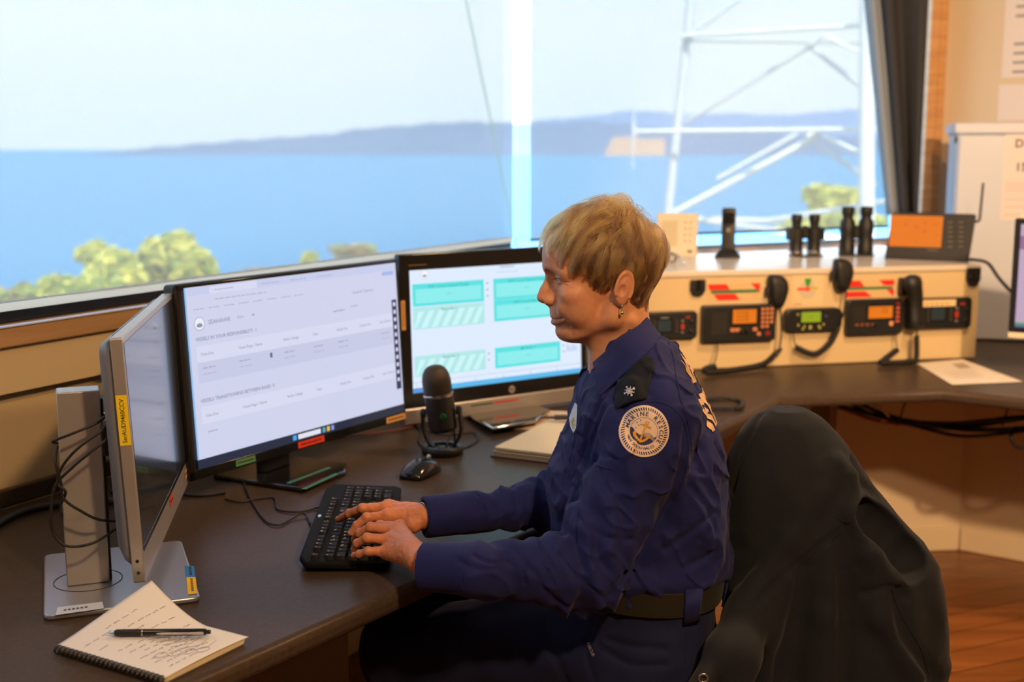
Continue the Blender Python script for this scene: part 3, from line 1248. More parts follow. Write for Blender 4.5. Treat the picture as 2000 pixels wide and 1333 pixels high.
# loose coiled lead lying on the worktop behind the person
root = thing('coiled_cord', 'loose black coiled cord lying on the worktop right beside the person\'s back', 'cord', Matrix.Identity(4))
mb = MB()
z = .7485
lo = [PZ(1360, 784, z), PZ(1410, 780, z), PZ(1442, 782, z), PZ(1450, 790, z), PZ(1440, 799, z), PZ(1400, 800, z), PZ(1350, 800, z)]
mb.tube(coil_points(lo, .0052, 44), .0022, 6)
mb.build('coil', m_rubber, root, smooth='full', fix=False)


def holder(label, px0, py0, px1, py1):
    a, b, z0, z1 = crect(px0, py0, px1, py1)
    root = thing('microphone_holder', label, 'holder', MC @ Matrix.Translation(((a + b) / 2, -.0003, z0)))
    W, H = b - a, z1 - z0
    mb = MB()
    outl = [(-W / 2, H), (-W / 2, H * .35), (-W * .3, H * .05), (0, 0), (W * .3, H * .05), (W / 2, H * .35), (W / 2, H)]
    mb.prism([(p[0], p[1]) for p in outl], 0, .012, M=RX)
    mb.build('body', m_black, root, bevel=.003, seg=3)
    mb = MB()
    mb.box(-W * .16, W * .16, -.0145, -.012, H * .35, H)
    mb.build('slot', m_blackg, root, bevel=.001)
    for s in (-1, 1):
        mb = MB()
        mb.lathe([(.0025, 0), (.002, .001)], 12, M=Matrix.Translation((s * W * .34, -.0122, H * .55)) @ RX)
        mb.build('screw', m_steel, root)


holder('small black microphone holder left of the striped sticker by the big radio', 1347, 546, 1376, 579)
holder('small black microphone holder at the far right end of the console', 1886, 523, 1912, 559)

# ------------------------------------------------------------------ things standing on the console
ZT = .74 + ctop


def binoculars(label, p, rz, k=1.0, short=False):
    root = thing('binoculars', label, 'binoculars', Matrix.Translation(p) @ Matrix.Rotation(rz, 4, 'Z'))
    H = .150 * k
    sep = .034
    for s in (-1, 1):
        T = Matrix.Translation((s * sep, 0, 0))
        mb = MB()
        if short:
            prof = [(.0245, 0), (.0252, .004), (.0252, .02), (.0235, .024), (.0235, .055), (.027, .075), (.027, .098), (.016, .104), (.016, .118), (.019, .124), (.020, .142), (.018, .148), (.012, .149)]
        else:
            prof = [(.025, 0), (.026, .004), (.026, .03), (.024, .034), (.0235, .070), (.025, .078), (.024, .110), (.017, .120), (.016, .126), (.020, .134), (.0205, .15), (.019, .158), (.012, .159)]
        mb.lathe([(r * k, z * k) for r, z in prof], 28, M=T)
        mb.build('barrel', m_blackr, root, smooth=True)
        if short:
            mb = MB()
            mb.lathe([(.0256, .004), (.0258, .006), (.0258, .017), (.0256, .019)], 28, M=T, cap=False)
            mb.build('objective_ring', m_steel, root, smooth=True)
            mb = MB()
            mb.add([], [])
            mb.prism(rrect(-.026, .026, -.022, .022, .008), .055, .1, M=Matrix.Translation((s * sep * 1.22, 0, 0)))
            mb.build('prism_housing', m_blackr, root, bevel=.006, seg=3)
    mb = MB()
    mb.box(-sep, sep, -.008, .008, .062 * k, .098 * k)
    mb.build('bridge', m_black, root, bevel=.003)
    mb = MB()
    mb.lathe([(.009, .06), (.009, .09), (.011, .092), (.011, .104), (.008, .106)], 20)
    mb.build('focus_wheel', m_rubber, root, smooth=True)
    mb = MB()
    mb.tube(catmull([(-.05, -.012, .09), (-.066, -.02, .05), (-.060, -.03, .012), (-.03, -.04, .004), (.02, -.046, .004), (.05, -.035, .004)], 8), .0035, 8)
    mb.build('strap', m_rubber, root, smooth='full')
    return root


binoculars('shorter pair of black binoculars with bright rings at their feet, on the console', PZ(1571, 500, ZT), math.radians(14), .98, True)
binoculars('taller pair of black binoculars standing next to the weather station', PZ(1671, 499, ZT), math.radians(8), 1.08)

# cordless phone
pp = PZ(1421, 503, ZT)
ph = thing('cordless_phone', 'black cordless phone upright in its charging base on the console', 'phone', Matrix.Translation(pp) @ Matrix.Rotation(math.radians(-12), 4, 'Z'))
mb = MB()
mb.loft([[(x * 1.0, y, 0) for x, y in rrect(-.045, .045, -.045, .05, .012)], [(x * .92, y, .010) for x, y in rrect(-.045, .045, -.042, .048, .012)],
         [(x * .6, y * .6 + .004, .030) for x, y in rrect(-.045, .045, -.04, .05, .012)]])
mb.build('charging_base', m_black, ph, bevel=.002)
mb = MB()
Mt = Matrix.Translation((0, .006, .018)) @ Matrix.Rotation(math.radians(-7), 4, 'X')
mb.prism(rrect(-.0235, .0235, -.012, .012, .007), 0, .152, M=Mt)
hs = mb.build('handset', m_black, ph, bevel=.004, seg=3)
mb = MB()
mb.prism(rrect(-.018, .018, .095, .135, .003), .0125, .0135, M=Mt @ RX)
mb.build('display', m_blackg, ph)
mb = MB()
mb.prism([(.008 * math.cos(k * PI / 8), .075 + .008 * math.sin(k * PI / 8)) for k in range(16)], .0125, .0145, M=Mt @ RX)
mb.build('navigation_button', m_steel, ph)
mb = MB()
for i in range(3):
    for j in range(4):
        x, z = -.013 + .013 * i, .02 + .011 * j
        mb.prism(rrect(x - .004, x + .004, z - .003, z + .003, .0015), .0125, .0135, M=Mt @ RX)
mb.build('keypad', m_greycase, ph)

# cream folder stood against the window sill
fl = PZ(1322, 500, ZT)
Mf = Matrix.Translation(fl) @ Matrix.Rotation(math.radians(-12), 4, 'Z') @ Matrix.Rotation(math.radians(-14), 4, 'X')
fo = thing('desk_folder', 'cream plastic folder propped upright on the console behind the person\'s head', 'folder', Mf)
mb = MB()
mb.box(-.075, .068, 0, .022, 0, .152)
mb.build('cover', m_creamp, fo, bevel=.003)
mb = MB()
mb.box(-.055, -.002, -.002, 0, .035, .125)
mb.build('pocket', mat('yellow_card', (.62, .50, .30), .7), fo, bevel=.001)
mb = MB()
for i in range(2):
    for j in range(4):
        mb.rect(.022 + .018 * i, .030 + .018 * i, .05 + .022 * j, .056 + .022 * j, -.0008, srgb(180, 150, 105))
mb.rect(.036, .052, .012, .02, -.0008, srgb(70, 50, 40))
mb.build('print', m_print, fo)
# clear tape dispenser
td = thing('tape_dispenser', 'small clear plastic tape dispenser on the console next to the propped folder', 'dispenser', Matrix.Translation(PZ(1316, 516, ZT)) @ Matrix.Rotation(.3, 4, 'Z'))
m_clear = mat('clear_plastic', (.85, .88, .95), .08, trans=.9)
mb = MB()
mb.prism([(-.035, 0), (.035, 0), (.038, .012), (.02, .016), (.012, .034), (-.012, .040), (-.03, .026)], -.009, .009, M=RX)
mb.build('case', m_clear, td, bevel=.002)
mb = MB()
mb.lathe([(.012, -.007), (.016, -.007), (.016, .007), (.012, .007)], 20, M=Matrix.Translation((-.008, 0, .02)) @ RX, cap=False)
mb.build('tape_roll', m_whitepl, td, smooth=True)

# weather station
Mw0 = frame(PZ(1806, 509, ZT), (PZ(1888, 512, ZT) - PZ(1727, 505, ZT)))
ang = math.radians(-14)
Mw = Mw0 @ Matrix.Rotation(ang, 4, 'X')
ws = thing('weather_station', 'grey weather station with a large orange display and a bent aerial', 'weather station', Mw)
xl, _ = on(Mw, 1727, 505)
xr, _ = on(Mw, 1889, 512)
_, zt = on(Mw, 1815, 416)
mb = MB()
mb.prism([(xl, .0), (xr, .0), (xr + .010, zt), (xl + .012, zt)], -.028, 0, M=RX)
mb.build('case', m_greycase, ws, bevel=.003)
mb = MB()
mb.box(xl + .02, xr - .02, .0, .05, 0.0, .012)
mb.build('foot', m_greycase, ws)
q = [on(Mw, x, y) for x, y in ((1736, 481), (1838, 484), (1843, 423), (1740, 420))]
mb = MB()
mb.cc = LCD_O
mb.add([(a_, -.0012, b_) for a_, b_ in q], [(0, 1, 2, 3)])
dk = tuple(v * .6 for v in LCD_O)
for u, v, s, t in ((.28, .7, '18', .017), (.50, .62, '72', .018), (.66, .78, 'N', .014), (.66, .5, '8', .018), (.86, .72, '1013', .012), (.9, .4, '5', .016), (.5, .18, '12', .012), (.88, .15, '3', .013)):
    x = q[0][0] + (q[1][0] - q[0][0]) * u
    z = q[0][1] + (q[3][1] - q[0][1]) * v
    mb.text(s, t, x, z, -.0016, dk, 'CENTER')
mb.build('display', m_glowlcd, ws)
mb = MB()
for i, X in enumerate((1855, 1876)):
    for j in range(6):
        x, z = on(Mw, X, 434 + j * 9.5)
        mb.box(x - .006, x + .009, -.003, 0, z - .003, z + .001)
mb.build('buttons', mat('worn_print', (.16, .13, .09), .5), ws)
mb = MB()
x, z = on(Mw, 1822, 489)
mb.rect(x - .02, x + .016, z - .002, z + .002, -.001, srgb(110, 95, 80))
x, z = on(Mw, 1750, 417)
mb.rect(x - .01, x + .012, z - .0015, z + .0015, -.001, srgb(90, 80, 70))
mb.build('maker_mark', m_print, ws)
mb = MB()
p = [on(Mw, *c) for c in ((1892, 431), (1910, 431), (1912, 428), (1919, 356))]
mb.tube([(p[0][0], .014, p[0][1]), (p[1][0], .014, p[1][1]), (p[2][0], .014, p[2][1]), (p[3][0], .014, p[3][1])], .0042, 10)
mb.build('aerial', m_black, ws, smooth=True)
cable('power_cable', [PZ(1890, 508, ZT + .004), PZ(1905, 508, ZT + .004), PY(1930, 515, 4.03), PY(1952, 545, 3.95), PY(1985, 578, 3.85), PY(2030, 600, 3.75), PY(2060, 690, 3.6)], .0055, m_rubber,
      'black power cable curving down behind the weather station towards the edge monitor')

# white cabinet
cf = frame(Vector((1.575, 4.40, .7405)), (.97, -.24, 0))
cb = thing('storage_cabinet', 'tall white enamelled cabinet standing at the back of the worktop', 'cabinet', cf)
_, czt = on(cf, 1880, 262)
_, czl = on(cf, 1880, 240)
mb = MB()
mb.box(0, .72, 0.002, .30, 0, czt)
mb.build('body', m_whitemet, cb, bevel=.004)
mb = MB()
mb.box(-.012, .74, -.012, .31, czt, czl)
mb.build('lid', m_whitemet, cb, bevel=.006)
mb = MB()
mb.box(.006, .70, -.012, .0015, .006, czt - .006)
mb.build('door', m_whitemet, cb, bevel=.003)
for z in (.10, .25, .40, czt - .03):
    mb = MB()
    mb.box(-.008, 0, .01, .035, z, z + .022)
    mb.build('hinge', m_black, cb, bevel=.002)
nx, _ = on(cf, 1958, 330)
for (zt_, zb_, big) in ((262, 300, 'D'), (302, 352, '15'), (354, 376, ''), (378, 430, '')):
    _, za_ = on(cf, 1985, zt_, -.013)
    _, zb2 = on(cf, 1985, zb_, -.013)
    mb = MB()
    mb.rect(nx, nx + .21, zb2, za_, -.0128, srgb(232, 222, 222))
    if big:
        xx, zz = on(cf, 1980, (zt_ + zb_) / 2, -.0131)
        mb.text(big, .04, xx + .004, zz, -.0132, srgb(60, 55, 60), bold=.02)
    else:
        for k in range(3):
            zz = zb2 + (za_ - zb2) * (k + .6) / 3.4
            mb.rect(nx + .012, nx + .19, zz, zz + .002, -.0132, srgb(190, 160, 165))
    tag(mb.build('notice', m_print, M=cf), {'D': 'white notice with a large black D, on the white cabinet door', '15': 'white notice with a large black 15, on the white cabinet door'}.get(
        big, 'small faintly ruled notice on the cabinet door, ' + ('just below the one marked 15' if zt_ == 354 else 'lowest of the column and pink ruled')), 'notice')
# papers pinned on the right wall
MWr = frame(P2, DW)
for k, (x0, y0, x1, y1, t) in enumerate(((1962, -60, 2060, 152, 1), (1950, 165, 2060, 236, 0))):
    a, _ = on(MWr, x0, (y0 + y1) / 2)
    b, _ = on(MWr, x1, (y0 + y1) / 2)
    _, zt_ = on(MWr, 1975, y0)
    _, zb_ = on(MWr, 1975, y1)
    mb = MB()
    mb.rect(a, b, zb_, zt_, -.002, srgb(232, 222, 218))
    if t:
        R = random.Random(3)
        for j in range(11):
            if j in (5, 6):
                continue
            mb.rect(a + .04, a + .04 + R.uniform(.08, .16), zt_ - .04 - j * .035, zt_ - .032 - j * .035, -.0025, srgb(130, 125, 130))
    tag(mb.build('wall_notice', m_print, M=MWr), 'printed white sheet with lines of text pinned high on the cream wall' if t else 'plain white sheet on the cream wall just above the cabinet lid', 'notice')

# sheet of paper on the worktop
mb = MB()
c4 = [PZ(1790, 710, .7412), PZ(1998, 746, .7412), PZ(1860, 752, .7412), PZ(1880, 702, .7412)]
c4 = [c4[0], c4[2], c4[1], c4[3]]
mb.cc = srgb(228, 216, 200)
mb.add(c4, [(0, 1, 2, 3)])
e1, e2 = c4[3] - c4[0], c4[1] - c4[0]
mb.cc = srgb(175, 160, 145)
o_ = c4[0] + e1 * .62 + e2 * .18 + Vector((0, 0, .0006))
mb.add([o_, o_ + e1 * .25, o_ + e1 * .25 + e2 * .22, o_ + e2 * .22], [(0, 1, 2, 3)])
for k in range(5):
    o_ = c4[0] + e1 * .2 + e2 * (.5 + .07 * k) + Vector((0, 0, .0006))
    mb.cc = srgb(200, 188, 175)
    mb.add([o_, o_ + e1 * .6, o_ + e1 * .6 + e2 * .012, o_ + e2 * .012], [(0, 1, 2, 3)])
tag(mb.build('paper_sheet', m_print), 'single printed sheet lying on the worktop below the right end of the console', 'paper')

# cable bundle slung under the right-hand worktop
red = mat('red_sheath', (.3, .03, .03), .5)
cbn = thing('cable_bundle', 'bundle of black cables slung beneath the worktop behind the chair', 'cables', Matrix.Identity(4))
R = random.Random(5)
for k in range(7):
    dx, dy, dz = R.uniform(-.01, .01), R.uniform(-.02, .02), R.uniform(-.018, .012)
    pts = [(1600, 776, 4.0), (1660, 792, 3.95), (1715, 812, 3.9), (1790, 828, 3.85), (1870, 838, 3.75), (1950, 832, 3.6), (2080, 820, 3.4)]
    P_ = [PY(x, y, d) + Vector((dx, dy, dz + .01 * math.sin(i * 1.3 + k))) for i, (x, y, d) in enumerate(pts)]
    cable('cable', P_, .006, red if k == 3 else m_rubber, parent=cbn)
cable('cable_tie', [PY(1690, 786, 3.9), PY(1722, 800, 3.86), PY(1737, 818, 3.88), PY(1722, 822, 3.9)], .004, m_whitepl, parent=cbn)
cable('cable', [PY(1985, 836, 3.55), PY(1975, 852, 3.5), PY(1985, 872, 3.5), PY(2020, 874, 3.5), PY(2060, 850, 3.45)], .006, m_rubber, parent=cbn)
for x in (1760, 1965):
    cable('hanger', [PY(x + 14, 770, 3.8), PY(x - 8, 832, 3.78)], .003, m_rubber, parent=cbn, curve=1)
# ------------------------------------------------------------------ monitors
GREY_T = srgb(176, 178, 204)


def dashes(mb, x, z, w_, h_, col, y, n=6, R=random):
    """unreadable tiny print: little strokes on a line"""
    mb.cc = col
    u = 0
    while u < w_:
        k = min(R.uniform(.5, 1.2) * w_ / n, w_ - u)
        mb.rect(x + u, x + u + k * .8, z - h_ / 2, z + h_ / 2, y)
        u += k


# --- big monitor with the white page
n2 = Vector((.836, -.549, 0))
M2 = frame(PY(383, 945, 2.30), (.549, .836, 0), Vector((0, 0, 1)) - n2 * .06)
cTL, cTR, cBL, cBR = on(M2, 338, 566), on(M2, 773, 499), on(M2, 372, 948), on(M2, 790, 814)
X0, X1 = (cTL[0] + cBL[0]) / 2, (cTR[0] + cBR[0]) / 2
Z0, Z1 = (cBL[1] + cBR[1]) / 2, (cTL[1] + cTR[1]) / 2
#print('M2', cTL, cTR, cBL, cBR)
mo = thing('monitor', 'large black monitor showing a white page with lines of tiny print', 'monitor', M2)
mb = MB()
mb.prism(rrect(X0, X1, Z0, Z1, .008), -.030, 0, M=RX)
mb.build('casing', m_black, mo, bevel=.003)
mb = MB()
mb.box(X0, X1, -.003, 0, Z1 - .0115, Z1 - .002)
mb.box(X0, X0 + .012, -.003, 0, Z0, Z1 - .002)
mb.box(X1 - .012, X1, -.003, 0, Z0, Z1 - .002)
mb.box(X0, X1, -.003, 0, Z0, Z0 + .020)
mb.build('bezel', m_blackg, mo, bevel=.0015)
mb = MB()
mb.loft([[(x, .030, z) for x, z in rrect(X0 + .06, X1 - .06, Z0 + .05, Z1 - .05, .03)], [(x, .050, z) for x, z in rrect(X0 + .12, X1 - .12, Z0 + .08, Z1 - .09, .03)]])
mb.build('back_cover', m_black, mo, smooth=True)
SX0, SX1 = (on(M2, 355, 574)[0] + on(M2, 387, 911)[0]) / 2, (on(M2, 768, 505)[0] + on(M2, 787, 779)[0]) / 2
SZ1 = (on(M2, 355, 574)[1] + on(M2, 768, 505)[1]) / 2
SZm = (on(M2, 387, 911)[1] + on(M2, 787, 779)[1]) / 2
SZ0 = Z0 + .020
PG, PG2, PG3 = srgb(206, 210, 236), srgb(198, 202, 230), srgb(214, 217, 242)
mb = MB()
y = -.0032
mb.rect(SX0, SX1, SZm, SZ1, y, PG)
mb.rect(SX0, SX1, SZ0, SZm, y, srgb(34, 44, 66))
mb.rect(SX0, SX0 + .004, SZm, SZ1, y - .0002, srgb(140, 190, 235))
H2, W2 = SZ1 - SZm, SX1 - SX0
U = lambda u: SX0 + W2 * u
V = lambda v: SZ1 - H2 * v
mb.rect(U(0.01), U(1), V(.05), V(0), y - .0001, srgb(196, 204, 234))
mb.rect(U(.10), U(.3), V(.05), V(.008), y - .0002, PG3)
R = random.Random(4)
for u in (.12, .32, .45, .58):
    dashes(mb, U(u), V(.03), W2 * .08, .0022, GREY_T, y - .0003, 5, R)
dashes(mb, U(.12), V(.085), W2 * .22, .0022, GREY_T, y - .0003, 8, R)
for k in range(8):
    dashes(mb, U(.03 + .062 * k), V(.13), W2 * .045, .0022, GREY_T, y - .0003, 3, R)
mb.rect(U(.92), U(.985), V(.08), V(.055), y - .0003, srgb(160, 180, 232))
TX, TXd = srgb(160, 162, 190), srgb(132, 134, 164)
cxx, czz = U(.05), V(.215)
for rr, c, dz in ((.0135, srgb(150, 155, 185), 0), (.0122, srgb(232, 235, 248), 0), (.0075, srgb(140, 146, 160), -.0030)):
    mb.cc = c
    mb.add([(cxx + rr * math.cos(k * PI / 10), y - .0002 - (.0135 - rr) * .02, czz + dz + rr * (.55 if dz else 1) * math.sin(k * PI / 10)) for k in range(20)], [tuple(range(20))])
mb.text('SEAHAWK', .0125, U(.085), V(.215), y - .0003, srgb(128, 130, 160))
mb.text('Eden', .0095, U(.205), V(.21), y - .0003, TX)
mb.rect(U(.27), U(.278), V(.215), V(.205), y - .0003, TXd)
mb.text('VESSELS IN YOUR RESPONSIBILITY  1', .0100, U(.03), V(.305), y - .0003, TXd, bold=.01)
mb.rect(U(.03), U(.965), V(.44), V(.345), y - .0001, PG3)
mb.rect(U(.03), U(.965), V(.56), V(.44), y - .0001, PG2)
for u, s in ((.045, 'Time Due'), (.20, 'Vessel Rego / Name'), (.40, 'Radio Callsign'), (.54, 'Type'), (.66, 'Mobile No'), (.78, 'Contact No'), (.89, 'Last Contact')):
    mb.text(s, .0082, U(u), V(.395), y - .0003, TXd)
for u, n_ in ((.05, 2), (.20, 3), (.40, 2), (.54, 2), (.665, 1), (.895, 3)):
    dashes(mb, U(u), V(.475), W2 * .05, .0026, srgb(165, 167, 196), y - .0003, n_, R)
    dashes(mb, U(u), V(.51), W2 * .055, .0020, srgb(176, 178, 206), y - .0003, n_, R)
mb.rect(U(.335), U(.345), V(.49), V(.46), y - .0003, srgb(100, 100, 130))
mb.text('VESSELS TRANSITIONING BETWEEN BASES  0', .0100, U(.03), V(.665), y - .0003, TXd, bold=.01)
mb.rect(U(.03), U(.965), V(.80), V(.70), y - .0001, PG3)
for u, s in ((.045, 'Time Due'), (.20, 'Vessel Rego / Name'), (.40, 'Radio Callsign'), (.54, 'Type'), (.66, 'Mobile No'), (.78, 'Contact No'), (.89, 'Last Contact')):
    mb.text(s, .0082, U(u), V(.755), y - .0003, TXd)
dashes(mb, U(.05), V(.85), W2 * .04, .0024, TX, y - .0003, 3, R)
mb.text('Group ID  Operator', .0085, U(.755), V(.165), y - .0003, TXd)
dashes(mb, U(.65), V(.27), W2 * .06, .0028, TX, y - .0003, 3, R)
dashes(mb, U(.74), V(.255), W2 * .04, .0020, TX, y - .0003, 3, R)
mb.rect(U(.965), U(.992), V(.885), V(.255), y - .0004, srgb(52, 56, 92))
for k in range(11):
    mb.rect(U(.972), U(.985), V(.30 + .053 * k), V(.275 + .053 * k), y - .0006, srgb(220, 220, 240))
zc = (SZ0 + SZm) / 2
sa, _ = on(M2, 570, 856)
for u, w_, c in ((0, .011, srgb(70, 165, 235)), (.016, .070, srgb(226, 226, 240)), (.092, .009, srgb(90, 170, 180)), (.106, .009, srgb(225, 190, 90)), (.120, .009, srgb(130, 150, 220))):
    mb.rect(sa + u, sa + u + w_, zc - .0052, zc + .0052, y - .0003, c)
mb.build('screen', m_screen, mo)


def label_on(M, root, x0, x1, z0, z1, y, col, lab, ink=(.03, .02, .02), vert=False, R=random.Random(8)):
    mb = MB()
    mb.rect(x0, x1, z0, z1, y, col)
    w_, h_ = x1 - x0, z1 - z0
    if vert:
        u = h_ * .12
        while u < h_ * .85:
            k = R.uniform(.06, .12) * h_
            mb.rect(x0 + w_ * .4, x1 - w_ * .35, z0 + u, z0 + u + k * .7, y - .0003, ink)
            u += k
    else:
        dashes(mb, x0 + w_ * .1, (z0 + z1) / 2, w_ * .8, h_ * .26, ink, y - .0003, 7, R)
    o = mb.build('label_sticker', m_print, root)
    o['label'] = lab
    return o


def px_label(M, root, c, y, col, lab, **k):
    (x0, y0), (x1, y1) = c
    a = on(M, x0, y0, y)
    b = on(M, x1, y1, y)
    return label_on(M, root, min(a[0], b[0]), max(a[0], b[0]), min(a[1], b[1]), max(a[1], b[1]), y, col, lab, **k)


ORG, RDL, GRL = srgb(230, 170, 95), srgb(240, 70, 48), srgb(88, 150, 100)
a, b = on(M2, 580, 868), on(M2, 631, 852)
label_on(M2, mo, a[0], b[0], Z0 + .004, Z0 + .0175, -.0034, RDL, 'bright red label', ink=srgb(120, 25, 20))
a, b = on(M2, 459, 912), on(M2, 497, 898)
label_on(M2, mo, a[0], b[0], Z0 + .004, Z0 + .0165, -.0034, GRL, 'green label')
a, b = on(M2, 752, 810), on(M2, 789, 800)
label_on(M2, mo, a[0], X1 - .002, Z0 + .002, Z0 + .016, -.0034, ORG, 'orange label')
# stand
K = Vector((-.410, 2.395, .7405))
us = Vector((.46, .888, 0)).normalized()
Mb = frame(K, us)
st = MB()
pl = [(0, .03), (.03, 0), (.15, 0), (.185, .03), (.19, .24), (.0, .24)]
pl = [(-.02, .0), (.13, -.0), (.185, .035), (.19, .23), (-.02, .23)]
st.prism(pl, 0, .011)
stb = st.build('stand_base', m_blackg, mo, bevel=.004, M=M2.inverted() @ Mb)
for (p0, p1) in (((566, 945), (648, 914)), ((598, 956), (662, 926))):
    mb = MB()
    a, b = Mb.inverted() @ PZ(*p0, .752), Mb.inverted() @ PZ(*p1, .752)
    d = (b - a).normalized()
    nn = Vector((-d.y, d.x, 0)) * .0095
    mb.cc = srgb(70, 135, 105)
    mb.add([a, b, b + nn, a + nn], [(0, 1, 2, 3)])
    mb.cc = srgb(40, 90, 65)
    for k in range(9):
        q0, q1 = a.lerp(b, .08 + .095 * k) + nn * .3, a.lerp(b, .08 + .095 * k + .06) + nn * .3
        o_ = Vector((0, 0, .0004))
        mb.add([q0 + o_, q1 + o_, q1 + nn * .35 + o_, q0 + nn * .35 + o_], [(0, 1, 2, 3)])
    o = mb.build('label_sticker', m_print, stb)
    o['label'] = 'green label strip'
bc = Mb @ Vector((.08, .15, .01))
l0 = M2.inverted() @ bc
mb = MB()
mb.prism(rrect(-.045, .045, -.014, .014, .01), 0, .26, M=Matrix.Translation(M2.inverted() @ bc) @ M2.inverted().to_3x3().to_4x4() @ Mb.to_3x3().to_4x4())
mb.build('stand_column', m_black, mo, bevel=.004)
mb = MB()
mb.cyl((l0.x, .045, .17), (l0.x, l0.y, .17), .028, 20)
mb.build('tilt_joint', m_black, mo, smooth=True)

# --- all-in-one screen with turquoise panels
M3 = frame(PY(790, 833, 2.95), (.83, .558, 0), Vector((-.558 * .04, .83 * .04, 1)))
m3 = thing('monitor', 'black and silver all-in-one screen showing turquoise panels, behind the microphone', 'monitor', M3)
w3 = .565
_, t3 = on(M3, 780, 497)
_, c3z = on(M3, 789, 801)
_, sb3 = on(M3, 808, 769)
_, st3 = on(M3, 798, 529)
sx0 = on(M3, 803, 650)[0]
mb = MB()
mb.prism(rrect(0, w3, c3z, t3, .006), -.025, 0, M=RX)
mb.build('casing', m_blackg, m3, bevel=.003)
mb = MB()
mb.prism(rrect(-.001, w3 + .001, 0, c3z + .001, .004), -.028, .002, M=RX)
mb.build('chin', m_silver, m3, bevel=.004)
mb = MB()
mb.loft([[(x, .025, z) for x, z in rrect(.02, w3 - .02, .01, t3 - .02, .04)], [(x, .06, z) for x, z in rrect(.06, w3 - .06, .04, t3 - .06, .04)]])
mb.build('back_cover', m_silver, m3, smooth=True)
mb = MB()
sx1 = w3 - .02
y = -.0006
mb.rect(sx0, sx1, sb3, st3, y, srgb(222, 236, 254))
W3, H3 = sx1 - sx0, st3 - sb3


def R3(px0, py0, px1, py1, col, dy):
    """rectangle on the screen given by two opposite photo points"""
    a, b = on(M3, px0, py0, y), on(M3, px1, py1, y)
    mb.rect(min(a[0], b[0]), max(a[0], b[0]), min(a[1], b[1]), max(a[1], b[1]), y - dy, col)
    return min(a[0], b[0]), max(a[0], b[0]), min(a[1], b[1]), max(a[1], b[1])


CY, CY2, PALE = srgb(88, 226, 226), srgb(140, 238, 238), srgb(178, 232, 232)
TC, TP = srgb(50, 170, 172), srgb(110, 165, 168)


def panel(c0, c1, text, pale=False, tcol=None):
    x0, x1, z0, z1 = R3(*c0, *c1, PALE if pale else CY, .0002)
    if pale:
        n_ = 7
        for k in range(n_):
            w_ = (x1 - x0) / n_
            a_, s_ = x0 + w_ * k, w_ * .5
            mb.cc = srgb(200, 244, 248)
            mb.add([(max(x0, a_ - w_ * .3), y - .0004, z0 + .003), (min(x1, a_ + s_ - w_ * .3), y - .0004, z0 + .003), (min(x1, a_ + s_ + w_ * .5), y - .0004, z1 - .008), (min(x1, a_ + w_ * .5), y - .0004, z1 - .008)], [(0, 1, 2, 3)])
    else:
        mb.rect(x0 + .006, x1 - .006, z0 + .006, z1 - .012, y - .0003, CY2)
        mb.rect((x0 + x1) / 2 - .008, (x0 + x1) / 2 + .008, (z0 + z1) / 2 - .002, (z0 + z1) / 2 + .001, y - .0005, srgb(110, 225, 215))
    mb.text(text, .0105, (x0 + x1) / 2, z1 - .008, y - .0006, TP if pale else TC, 'CENTER', .012)
    return x0, x1, z0, z1


p = panel((805, 598), (945, 547), 'VHF 1 Local Channel Change')
colw = p[1] - p[0]
x0b = on(M3, 963, 570, y)[0]
rowz = [p[3], p[2]]
hgt = p[3] - p[2]
PYl = lambda x, z: None


def panel_at(x0, z1, h, text, pale=False):
    """same size panels laid out in columns on the screen"""
    global mb
    mb.rect(x0, x0 + colw, z1 - h, z1, y - .0002, PALE if pale else CY)
    if pale:
        for k in range(7):
            w_ = colw / 7
            a_ = x0 + w_ * k
            mb.cc = srgb(204, 246, 250)
            X_ = lambda v: min(max(v, x0 + .002), x0 + colw - .002)
            mb.add([(X_(a_ - w_ * .3), y - .0004, z1 - h + .003), (X_(a_ + w_ * .25), y - .0004, z1 - h + .003), (X_(a_ + w_ * 1.05), y - .0004, z1 - .010), (X_(a_ + w_ * .5), y - .0004, z1 - .010)], [(0, 1, 2, 3)])
    else:
        mb.rect(x0 + .008, x0 + colw - .008, z1 - h + .007, z1 - .013, y - .0003, CY2)
        mb.rect(x0 + colw / 2 - .008, x0 + colw / 2 + .008, z1 - h / 2 - .002, z1 - h / 2 + .001, y - .0005, srgb(110, 225, 215))
    mb.text(text, .0100, x0 + colw / 2, z1 - .0085, y - .0006, TP if pale else TC, 'CENTER', .010)


mb = MB()
mb.rect(sx0, sx1, sb3, st3, y, srgb(222, 236, 254))
xa_, za_ = on(M3, 805, 556, y)
colw = on(M3, 945, 570, y)[0] - xa_
h1 = za_ - on(M3, 806, 600, y)[1]
zb_ = on(M3, 806, 602, y)[1]
h2 = zb_ - on(M3, 807, 645, y)[1]
zc_ = on(M3, 810, 697, y)[1]
h3 = zc_ - on(M3, 811, 738, y)[1]
xc_ = on(M3, 964, 580, y)[0]
panel_at(xa_, za_, h1, 'VHF 1 Local Channel Change')
panel_at(xa_, zb_, h2, 'Recorder 1', True)
panel_at(xa_, zc_, h3, 'Recorder 2', True)
panel_at(xc_, za_, h1, 'VHF 2 Local Channel Change')
panel_at(xc_, zb_ + .002, h2, 'VHF 3 Local Channel')
panel_at(xc_, zc_, h3 * 1.02, 'MF Radio 1')
cxx, czz = on(M3, 829, 536, y)
for rr, c, dz in ((.011, srgb(190, 200, 215), 0), (.010, srgb(244, 246, 250), 0), (.006, srgb(150, 155, 160), -.004)):
    mb.cc = c
    mb.add([(cxx + rr * math.cos(k * PI / 10), y - .0003 - (.011 - rr) * .03, czz + dz + rr * (.5 if dz else 1) * math.sin(k * PI / 10)) for k in range(20)], [tuple(range(20))])
cxx, czz = on(M3, 990, 521, y)
